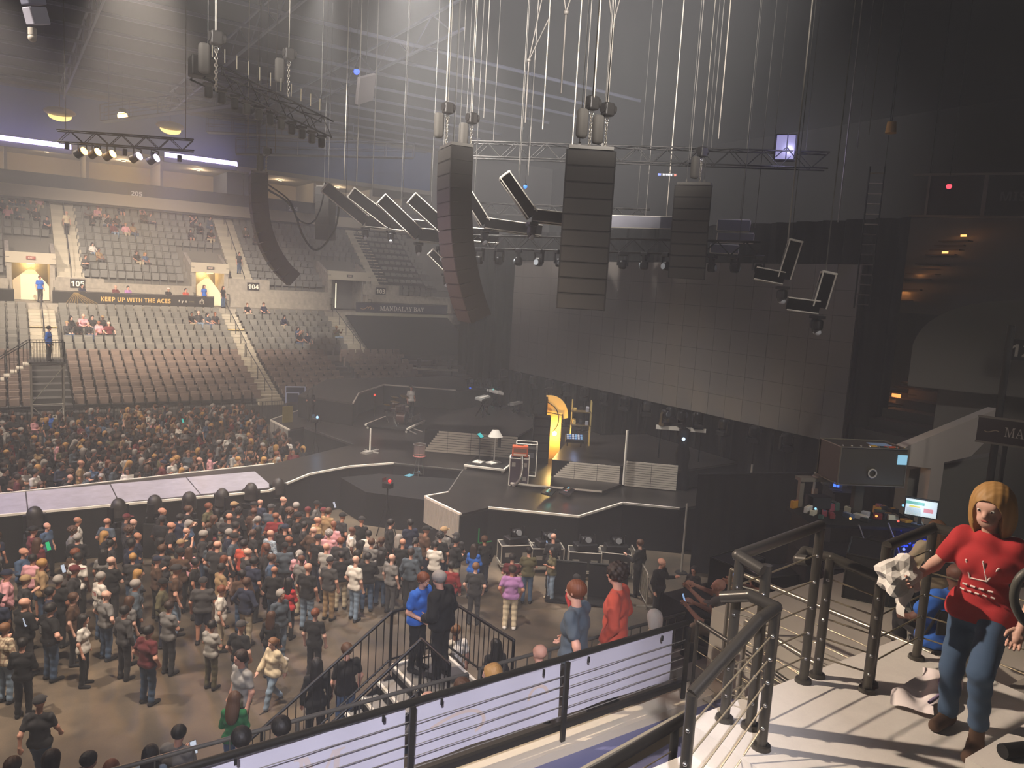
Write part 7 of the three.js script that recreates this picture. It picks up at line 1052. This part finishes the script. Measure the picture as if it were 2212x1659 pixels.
// woman in the red shirt, stepping across the platform
POSES.stepping = { hipY: 0.86, lean: 0.05, legs: [[[0.14, 0.58, 0.34], [0.13, 0.2, 0.2]], [[-0.11, 0.46, 0.06], [-0.12, 0.085, -0.02]]], arms: [[[0.3, 1.08, -0.06], [0.28, 0.86, 0.08], [0.26, 0.72, 0.16]], [[-0.3, 1.12, 0.16], [-0.34, 1.06, 0.4], [-0.34, 1.06, 0.54]]], tilt: 0.18 };
POSES.talk = { ...STAND, lean: 0.05, arms: [[[0.26, 1.12, 0.0], [0.16, 1.0, 0.2], [0.08, 1.0, 0.3]], [[-0.26, 1.12, 0.0], [-0.14, 1.0, 0.22], [-0.06, 1.0, 0.32]]], tilt: 0.2 };
POSES.aim = { ...SIT, lean: 0.1, arms: [[[0.24, 1.0, 0.3], [0.12, 1.1, 0.55], [0.06, 1.16, 0.67]], [[-0.24, 1.0, 0.3], [-0.12, 1.1, 0.55], [-0.06, 1.16, 0.67]]], tilt: 0.05 };
const woman = N({ x: 5.08, y: 6.75, z: -2.12, ry: -1.45, pose: 'stepping', sex: 'f', h: 1.68, hair: 'bob', hairColour: 'blond', top: 'red', bottom: 'denim', shoes: 'brown', skin: 5, fine: true, cell: 0.014, stout: 0.98, loose: 0.006, headScale: 1.13 }, 'blond woman in red printed t-shirt and jeans stepping across the white platform');
{ // print on the shirt: two crossed beams over rows of marks
  const k = 1.68 / 1.75, g = [], add = (a, b, r) => g.push(rod(a, b, r, 6));
  const at = (u, v) => [u, 1.1 + v, (v < 0 ? 0.152 : 0.152 + Math.min(0.03, v * 0.35)) - u * u * 1.2];
  add(at(-0.05, 0), at(-0.08, 0.12), 0.006); add(at(0.05, 0.01), at(0.02, 0.14), 0.006); add(at(0.05, 0.01), at(0.11, 0.12), 0.006); add(at(-0.05, 0), at(0.05, 0.01), 0.005);
  for (let i = 0; i < 4; i++) add(at(-0.09 + i * 0.05, -0.05), at(-0.06 + i * 0.05, -0.05), 0.007);
  for (let i = 0; i < 5; i++) add(at(-0.1 + i * 0.045, -0.085), at(-0.075 + i * 0.045, -0.088), 0.006);
  mesh('shirt_emblem_print', merge(g.slice(0, 4)), M(0xf0d8cf, 0.8), woman, 'pale print of crossed beams'); mesh('shirt_lettering', merge(g.slice(4)), M(0xf0d8cf, 0.8), woman, 'pale print of rows of marks');
}
{ const t = thing('white_cloth', 'crumpled white cloth held in the hand of the woman in red', 'cloth', [4.62, 7.78, -2.42]); const g = new THREE.IcosahedronGeometry(0.13, 4), p = g.attributes.position; for (let i = 0; i < p.count; i++) { const [x, y, z] = [p.getX(i), p.getY(i), p.getZ(i)], q = 1 + 0.28 * Math.sin(x * 31 + y * 17) * Math.sin(z * 27) + 0.12 * Math.sin(y * 60); p.setXYZ(i, x * q * 1.05, y * q * 0.95, z * q * 0.9); } g.computeVertexNormals(); mesh('folds', g, M(0xeee8de, 0.9), t); mesh('corner', (() => { const s = new THREE.PlaneGeometry(0.22, 0.2, 10, 8), q = s.attributes.position; for (let i = 0; i < q.count; i++) q.setZ(i, 0.03 * Math.sin(q.getX(i) * 30) + 0.02 * Math.sin(q.getY(i) * 24)); s.computeVertexNormals(); return s.rotateY(0.7).translate(0.02, -0.12, 0.04); })(), M(0xe6dfd4, 0.9, 0, { side: 2 }), t); }
{ const t = thing('fallen_towel', 'crumpled white and pink towel lying on the platform floor', 'towel', [5.35, 6.76, -2.5], 0.3); const g = new THREE.PlaneGeometry(0.75, 0.26, 46, 20).rotateX(-Math.PI / 2), p = g.attributes.position; for (let i = 0; i < p.count; i++) { const x = p.getX(i), z = p.getZ(i); p.setY(i, 0.03 + 0.018 * Math.sin(x * 17 + Math.sin(z * 22)) + 0.014 * Math.sin(z * 31 + x * 9)); p.setZ(i, z + 0.05 * Math.sin(x * 7)); } g.computeVertexNormals(); mesh('fabric', g, M(0xf0e4df, 0.92, 0, { side: 2 }), t); mesh('stripe', tube([[-0.3, 0.08, 0.06], [-0.1, 0.09, 0.1], [0.12, 0.07, 0.05], [0.3, 0.08, 0.1]], 0.012, 6), M(0x8a7a9a, 0.9), t); }
// seated usher in blue behind the platform rail, and the pair at the desk
N({ x: 8.15, y: 5.5, z: -3.75, ry: 2.6, pose: 'sitback', h: 1.8, top: 'royal blue', bottom: 'black', hair: 'bald', skin: 4, sleeve: 'short', stout: 1.12, loose: 0.02, cell: 0.018 }, 'usher in royal blue shirt seated behind the platform railing');
{ const t = thing('folding_chair', 'black folding chair under the usher in blue', 'chair', [8.15, 5.5, -3.75], 2.6); mesh('seat', rbx(0.44, 0.04, 0.42, 0.015, 0, 0.42, 0.02), blackSatin, t); mesh('backrest', rbx(0.44, 0.26, 0.03, 0.012, 0, 0.78, -0.24), blackSatin, t); for (const s of [-1, 1]) { mesh('leg', rod([s * 0.22, 0, 0.25], [s * 0.22, 0.92, -0.26], 0.014), blackSatin, t); mesh('leg', rod([s * 0.22, 0, -0.28], [s * 0.22, 0.44, 0.2], 0.014), blackSatin, t); } }
N({ x: 9.8, y: 5.5, z: -4.75, ry: 2.5, pose: 'sit', sex: 'f', h: 1.68, top: 'cream', bottom: 'denim', hair: 'long', hairColour: 'light brown', sleeve: 'short', loose: 0.03, skin: 5 }, 'person in cream and rust blouse with long hair before the equipment desk');
N({ topMat: checked('#cfcbd0', '#7a7894', '#8d8aa4', 7), x: 10.25, y: 5.5, z: -4.2, ry: 2.7, pose: 'sit', h: 1.78, top: 'light grey', bottom: 'charcoal', hair: 'short', hairColour: 'dark brown', sleeve: 'long', loose: 0.02, skin: 0 }, 'person in white checked shirt with dark hair beside the cream blouse');
for (const [i, [x, z]] of [[9.8, -4.75], [10.25, -4.2]].entries()) { const t = thing('folding_chair', ['black folding chair under the cream blouse wearer', 'black folding chair under the checked shirt wearer'][i], 'chair', [x, 5.5, z], 2.5 + i * 0.2, 'folding chairs on the lower landing'); mesh('seat', rbx(0.44, 0.04, 0.42, 0.015, 0, 0.42, 0.02), blackSatin, t); mesh('backrest', rbx(0.44, 0.2, 0.03, 0.012, 0, 0.72, -0.24), blackSatin, t); for (const s of [-1, 1]) { mesh('leg', rod([s * 0.22, 0, 0.25], [s * 0.22, 0.8, -0.26], 0.014), blackSatin, t); mesh('leg', rod([s * 0.22, 0, -0.28], [s * 0.22, 0.44, 0.2], 0.014), blackSatin, t); } }
// two men walking behind the banner
N({ x: 5.55, y: 4.27, z: -6.6, ry: 3.6, pose: 'walk', h: 1.86, top: 'slate', bottom: 'charcoal', hair: 'short', hairColour: 'red', skin: 0, sleeve: 'short', fine: true, cell: 0.018, loose: 0.012 }, 'person in slate grey shirt with ginger hair walking behind the banner');
N({ x: 6.2, y: 4.27, z: -6.62, ry: 3.7, pose: 'pockets', h: 1.84, top: 'coral', bottom: 'charcoal', hair: 'curly', hairColour: 'dark brown', skin: 0, sleeve: 'long', fine: true, cell: 0.018, loose: 0.012 }, 'person in coral sweater with dark curly hair walking behind the banner');
// usher and man in black talking on the stair landing
N({ x: 5.85, y: 2.72, z: -11.15, ry: 0.4, pose: 'talk', h: 1.76, top: 'royal blue', bottom: 'black', hair: 'short', hairColour: 'red', skin: 0, sleeve: 'short', fine: true, loose: 0.02 }, 'red-haired usher in royal blue polo on the stair landing');
N({ x: 6.1, y: 2.72, z: -10.75, ry: 3.6, pose: 'talk', h: 1.84, top: 'black', bottom: 'black', hair: 'short', hairColour: 'grey', skin: 0, sleeve: 'long', garment: 'jacket', fine: true, loose: 0.03, stout: 1.08 }, 'grey-haired person in black leather jacket leaning to the usher on the landing');
// seated people before the banner, only heads and shoulders show
const seatRow = (x, z, y, spec, label) => N({ x, y, z, ry: Math.PI + (spec.turn ?? 0), pose: 'sit', ...spec }, label);
seatRow(3.97, -7.25, 3.42, { hair: 'bald', top: 'grey', h: 1.76, skin: 0 }, 'bald person seated just behind the middle of the banner');
seatRow(4.45, -7.3, 3.44, { hair: 'short', hairColour: 'brown', top: 'charcoal', h: 1.76 }, 'brown-haired person seated left of the blond profile');
seatRow(4.85, -7.3, 3.52, { hair: 'long', hairColour: 'blond', top: 'cream', sex: 'f', h: 1.74, turn: 0.9, skin: 5 }, 'blond person in profile seated behind the banner');
seatRow(1.95, -7.5, 3.42, { hair: 'short', hairColour: 'black', top: 'charcoal', h: 1.78 }, 'dark-haired person with glasses on the head at the lower banner end');
seatRow(2.36, -7.5, 3.42, { topMat: checked('#b5b5b5', '#5a6068', '#6a7078', 6), hair: 'short', hairColour: 'black', top: 'light grey', h: 1.78, skin: 1 }, 'dark-haired person in pale checked shirt at the lower banner end');
seatRow(5.8, -7.6, 3.42, { hair: 'bald', top: 'white', h: 1.76, skin: 0 }, 'bald person in white shirt seated by the grey rail');
N({ x: 3.2, y: 1.35, z: -12.3, ry: -1.3, pose: 'stand', h: 1.8, top: 'light grey', bottom: 'charcoal', hair: 'short', hairColour: 'dark brown', skin: 0 }, 'person in pale grey shirt in profile beside the stair foot');
N({ x: 3.0, y: 1.0, z: -11.95, ry: 2.6, pose: 'phone', sex: 'f', h: 1.62, top: 'green', bottom: 'denim', hair: 'long', hairColour: 'brown', sleeve: 'long' }, 'person in green sweater holding a phone at the stair foot');
struct('floor_stair_base', bx(3.4, 1.0, 0.9, 2.3, 0.5, -12.2), M(0x5b5650, 0.9), 'low grey step at the stair foot');
N({ x: 4.38, y: 1.2, z: -12.0, ry: 2.9, pose: 'stand', sex: 'f', h: 1.66, top: 'black', bottom: 'black', hair: 'long', hairColour: 'black', sleeve: 'long' }, 'person in black leather jacket with long black hair beside the stairs');
N({ x: 4.95, y: 1.2, z: -12.05, ry: 3.2, pose: 'stand', h: 1.78, top: 'black', bottom: 'denim', hair: 'short', hairColour: 'brown' }, 'person in black t-shirt beside the stairs under the landing');
struct('floor_stair_base_2', bx(1.6, 1.2, 0.9, 4.75, 0.6, -12.1), M(0x5b5650, 0.9), 'low grey step beside the stairs');
N({ x: 7.16, y: 1.1, z: -12.06, ry: 2.9, pose: 'stand', h: 1.76, top: 'white', bottom: 'denim', hair: 'short', hairColour: 'light brown' }, 'person in white jacket standing beyond the landing rail');
N({ x: 7.6, y: 1.1, z: -11.3, ry: 2.9, pose: 'stand', sex: 'f', h: 1.7, top: 'black', bottom: 'black', hair: 'long', hairColour: 'black', sleeve: 'long' }, 'person with long black hair standing at the rail corner');
struct('floor_stair_base_3', bx(1.6, 1.1, 1.8, 7.4, 0.55, -11.6), M(0x5b5650, 0.9), 'low grey step beyond the landing');
// heads along the bottom left edge
N({ x: 1.95, y: 1.2, z: -10.85, ry: 2.4, pose: 'phone', h: 1.74, top: 'grey', bottom: 'denim', hair: 'short', hairColour: 'black', sleeve: 'long', garment: 'hoodie', loose: 0.02, fine: true, cell: 0.018 }, 'person in grey hoodie looking at a glowing phone');
N({ x: 1.49, y: 1.55, z: -10.14, ry: 2.8, pose: 'stand', sex: 'f', h: 1.64, top: 'light denim', bottom: 'denim', hair: 'long', hairColour: 'black' }, 'person with long black hair left of the grey hoodie');
N({ x: 0.4, y: 1.4, z: -10.77, ry: 2.2, pose: 'stand', h: 1.7, top: 'charcoal', bottom: 'denim', hair: 'bob', hairColour: 'dark brown', sex: 'f' }, 'dark-haired head at the bottom edge below the walker');
N({ x: -0.02, y: 1.4, z: -10.79, ry: 2.6, pose: 'stand', h: 1.72, top: 'black', bottom: 'denim', hair: 'short', hairColour: 'brown' }, 'brown-haired head at the bottom left corner');
N({ x: 0.81, y: 1.3, z: -10.68, ry: 2.0, pose: 'stand', h: 1.7, top: 'black', bottom: 'denim', hair: 'short', hairColour: 'black' }, 'black-haired head in profile at the bottom edge');
N({ x: 1.05, y: 1.3, z: -10.34, ry: 2.9, pose: 'stand', h: 1.7, top: 'maroon', bottom: 'denim', hair: 'short', hairColour: 'red' }, 'reddish-haired head at the bottom edge left of the long black hair');
struct('floor_front_row', bx(8, 1.2, 1.9, -0.6, 0.6, -10.5), M(0x4d4945, 0.9), 'low front row step at the bottom left');
// people aiming phones at the right
N({ x: 9.0, y: 3.55, z: -7.2, ry: 3.5, pose: 'aim', h: 1.78, top: 'black', bottom: 'charcoal', hair: 'cap', hatColour: 'grey', under: 'short', skin: 0, sleeve: 'short', fine: true, cell: 0.018 }, 'person in grey cap and black shirt aiming a phone at the stage');
N({ x: 9.6, y: 3.55, z: -7.7, ry: 3.6, pose: 'aim', h: 1.8, top: 'light grey', bottom: 'khaki', hair: 'bald', skin: 0, fine: true, cell: 0.018 }, 'bald person with raised hand behind the grey cap');
N({ x: 7.55, y: 3.75, z: -7.3, ry: 3.3, pose: 'sit', sex: 'f', h: 1.66, top: 'cream', bottom: 'tan', hair: 'bob', hairColour: 'white', skin: 0 }, 'white-haired person seated behind the cable railing');
N({ x: 6.95, y: 3.6, z: -7.0, ry: 3.0, pose: 'sitphone', h: 1.7, top: 'khaki', bottom: 'denim', hair: 'short', hairColour: 'brown', skin: 1 }, 'person in khaki shirt holding a lit phone at the banner end');
N({ x: 10.4, y: 3.55, z: -7.6, ry: 3.5, pose: 'aim', h: 1.75, top: 'brown', bottom: 'denim', hair: 'short', hairColour: 'dark brown', skin: 1 }, 'person in brown shirt photographing behind the railing posts');
struct('floor_row_right', bx(5.6, 3.53, 1.2, 9.8, 1.77, -7.6), M(0x4d4945, 0.9), 'grey seating step at the right of the near stand');
// phones held by people
const phone = (x, y, z, ry, c, label, k = 1) => { const t = thing('phone', label, 'phone', [x, y, z], ry, 'lit phones'); mesh('case', rbx(0.076 * k, 0.15 * k, 0.01, 0.004, 0, 0, 0, 0, -0.4), caseMat, t); mesh('screen', new THREE.PlaneGeometry(0.068 * k, 0.138 * k).rotateX(-0.4).translate(0, 0.002, 0.0062), glow(c, 2.2), t); };
phone(2.2, 2.45, -11.05, 0.2, 0xe8f0ff, 'glowing white phone in the hands of the grey hoodie wearer', 1.3);
phone(8.75, 4.75, -7.85, 0.5, 0x9fc8ff, 'phone held up by the grey cap wearer');
phone(6.85, 4.75, -7.4, 0.4, 0xcfe0ff, 'small lit phone held at the banner end');
phone(3.02, 2.3, -12.25, -0.6, 0xf4f4f0, 'white phone held to the ear by the green sweater wearer');
phone(10.3, 4.75, -8.2, 0.5, 0x6fb0ff, 'blue lit phone held behind the railing posts');
phone(0.3, 1.35, -19.3, 0.6, 0xdfeaff, 'bright phone held at the left edge of the crowd', 1.4);
phone(1.15, 1.75, -21.3, 0.6, 0xe8f0ff, 'phone lifted over heads left in the crowd', 1.4);
phone(0.9, 1.85, -22.9, 0.6, 0x2fe08a, 'green glowing phone at the left of the crowd', 1.6);
phone(9.2, 1.75, -23.9, 0.6, 0xf4f0ff, 'phone held up in front of the stage notch', 1.4);
phone(7.4, 1.8, -40.0, 0.6, 0x4fe8d0, 'turquoise glowing phone in the far pit crowd', 1.6);
phone(14.2, 1.4, -18.55, 0.6, 0xbfd8ff, 'pale blue lit phone at the shoulder of the emblem sweatshirt', 1.3);

// ---------------------------------------------------------------- stage hands
person({ x: 19.1, y: 1.7, z: -38.4, ry: 0.2, pose: 'relaxed', top: 'white', bottom: 'black', hair: 'cap', hatColour: 'black', cell: 0.03, h: 1.8 }, 'stage hand in white t-shirt standing behind the drum kit', 'stage crew');
person({ x: 13.4, y: 1.7, z: -38.6, ry: 2.6, pose: 'phone', top: 'black', bottom: 'black', hair: 'long', hairColour: 'black', sex: 'f', cell: 0.03, h: 1.7 }, 'stage hand in black bending near the far stage corner', 'stage crew');
person({ x: 13.0, y: 0, z: -41.6, ry: 0.2, pose: 'stand', top: 'black', bottom: 'black', hair: 'bald', cell: 0.03, h: 1.8 }, 'guard in black by the framed monitor case', 'stage crew');
single('yellow_sign_board', bx(0.55, 0.85, 0.06, 12.2, 2.15, -38.6, 0.2), M(0x8a7a3c, 0.8), 'yellow patterned board standing at the far stage corner', 'board');

// ---------------------------------------------------------------- people in the far stand
const sitters = 'spectators seated in the far stand';
const upperAt = (x, r) => ({ x, y: 7.9 + 0.55 * r, z: -63.2 - 0.76 * r - 0.42 }), lowerAt = (x, r) => ({ x, y: 3.45 + 0.36 * r, z: -54 - 0.86 * r - 0.46 });
const rowWord = ['front', 'second', 'third', 'fourth', 'fifth', 'sixth', 'seventh', 'eighth', 'ninth', 'tenth', 'top'];
const tiny = (at, where) => { const [l, text] = uniqueLook(['sit', 'sitlean', 'sitback', 'sit', 'sitphone'], where); person({ ...l, ...at, ry: rr(0.1, 0.7), cell: 0.036 }, text, sitters); };
[[6.46, 10], [7.05, 10], [7.7, 10], [8.3, 9], [11.3, 10], [11.9, 10], [9.9, 9], [10.4, 8], [13.8, 9]].forEach(([x, r]) => tiny(upperAt(x, r), `${rowWord[r]} row, section 205 edge`));
[[0.3, 8], [0.9, 9], [1.5, 9], [2.1, 8], [2.7, 9], [0.6, 7], [1.2, 7], [2.4, 7], [2.9, 6]].forEach(([x, r]) => tiny(upperAt(x, r), 'left of the upper stairs'));
[[5.8, 8], [6.4, 8], [6.1, 7], [6.8, 8], [7.3, 7], [7.0, 7], [7.9, 7], [8.4, 6], [7.5, 6], [8.9, 6], [9.8, 8]].forEach(([x, r]) => tiny(upperAt(x, r), 'upper stand, middle cluster'));
[[5.9, 3], [6.2, 2], [8.8, 2], [9.35, 2]].forEach(([x, r]) => tiny(upperAt(x, r), 'low upper stand'));
[[13.6, 8], [14.0, 7], [14.6, 6], [13.2, 6], [14.9, 8], [17.8, 7], [18.4, 6]].forEach(([x, r]) => tiny(upperAt(x, r), 'beside the far array'));
[[3.8, 3], [4.4, 3], [5.0, 3], [5.6, 3], [3.5, 2], [4.1, 2], [4.7, 2], [5.3, 2], [5.9, 2]].forEach(([x, r]) => tiny(lowerAt(x, r), 'lower stand by the stairs'));
[[11.3, 4], [11.8, 4], [12.4, 4], [12.9, 4]].forEach(([x, r]) => tiny(lowerAt(x, r), 'four in a lower row'));
[[15.6, 6], [16.9, 6], [17.8, 4], [18.4, 2], [18.1, 1], [18.9, 1], [21.4, 2]].forEach(([x, r]) => tiny(lowerAt(x, r), 'section 104'));
[[4.8, 'navy'], [6.9, 'maroon'], [7.7, 'purple'], [10.4, 'black'], [11.6, 'coral']].forEach(([x, c], i) => person({ x, y: 6.42, z: -61.6, ry: 0.4, pose: 'sit', top: c, bottom: 'charcoal', hair: ['short', 'bald', 'short', 'cap', 'short'][i], hatColour: 'white', hairColour: 'black', h: 1.76, cell: 0.034 }, `spectator in ${c} top sitting behind the KEEP UP banner`, sitters));
const ush = (x, y, z, ry, spec, label) => person({ x, y, z, ry, cell: 0.032, top: 'royal blue', bottom: 'charcoal', hair: 'short', hairColour: 'brown', ...spec }, label, 'ushers and standing people of the far stand');
ush(2.25, 6.42, -60.9, 0.5, {}, 'usher in royal blue standing at the top of the pale stairs');
ush(12.9, 6.42, -61.6, 0.3, { sex: 'f', hair: 'long' }, 'usher in blue before the glowing yellow partition');
ush(2.0, 4.24, -45.2, 1.2, { hair: 'short', hairColour: 'black', sleeve: 'long' }, 'usher in blue jacket on the scaffold landing');
ush(14.1, 6.42, -60.8, 0.5, { top: 'black', sex: 'f', hair: 'long', bottom: 'denim' }, 'person in black print top beside the 104 stairs');
ush(4.3, 11.2, -67.6, 0.4, { top: 'cream', bottom: 'charcoal', hair: 'bald' }, 'person in cream shirt standing on the upper stairs');
ush(5.2, 8.0, -63.9, 0.6, { top: 'dark grey', pose: 'folded' }, 'person in dark grey shirt with folded arms above the 105 sign');
ush(16.2, 9.0, -64.6, 0.4, { top: 'charcoal', bottom: 'denim' }, 'person in dark clothes on the upper stairs above the 104 sign');
ush(1.9, 0, -44.0, 0.3, { top: 'royal blue', bottom: 'navy' }, 'person in bright blue shirt below the scaffold landing');
ush(0.35, 0, -43.6, 0.6, { top: 'black', bottom: 'navy', pose: 'folded' }, 'person in black with crossed arms at the left edge of the far floor');
ush(1.3, 0, -43.9, 0.9, { top: 'black', bottom: 'black', hair: 'cap', hatColour: 'black' }, 'person in black cap beside the bright blue shirt');
ush(-0.4, 0, -43.2, 0.5, { top: 'navy', sex: 'f', hair: 'long', hairColour: 'blond' }, 'person with blond hair at the left edge of the far floor');
ush(4.1, 0, -44.6, 0.2, { top: 'black', bottom: 'black', pose: 'hips', h: 1.85 }, 'tall person in black standing before the grille barriers');
// suite guests
[[3.0, 'black'], [4.6, 'white'], [8.6, 'charcoal'], [9.6, 'navy'], [12.4, 'black'], [13.2, 'white'], [5.6, 'dark grey'], [10.8, 'maroon']].forEach(([x, c], i) => person({ x, y: 14.05, z: -72.4, ry: rr(-0.4, 0.8), pose: ['stand', 'gesture', 'folded', 'stand'][i % 4], top: c, bottom: 'charcoal', sex: i % 3 ? 'm' : 'f', hair: i % 3 ? 'short' : 'long', cell: 0.038 }, `suite guest in ${c} ${['beside the left counter', 'beside the strip end', 'behind the lamp truss', 'below the amber lamp', 'before the bright suite wall', 'in the bright suite', 'between two partitions', 'right of the number'][i]}`, 'guests in the suites'));
// dark bench rows on the suite balcony
for (let k = 0; k < 3; k++) single('balcony_bench', merge([bx(40, 0.45, 0.35, 13, 14.28 + k * 0.0, -70.6 - k * 0.55), bx(40, 0.4, 0.06, 13, 14.65, -70.8 - k * 0.55)]), M(0x2b2d35, 0.8), ['front', 'middle', 'rear'][k] + ' dark bench row on the suite balcony', 'bench', 'balcony benches');
renderer.render(scene, camera);
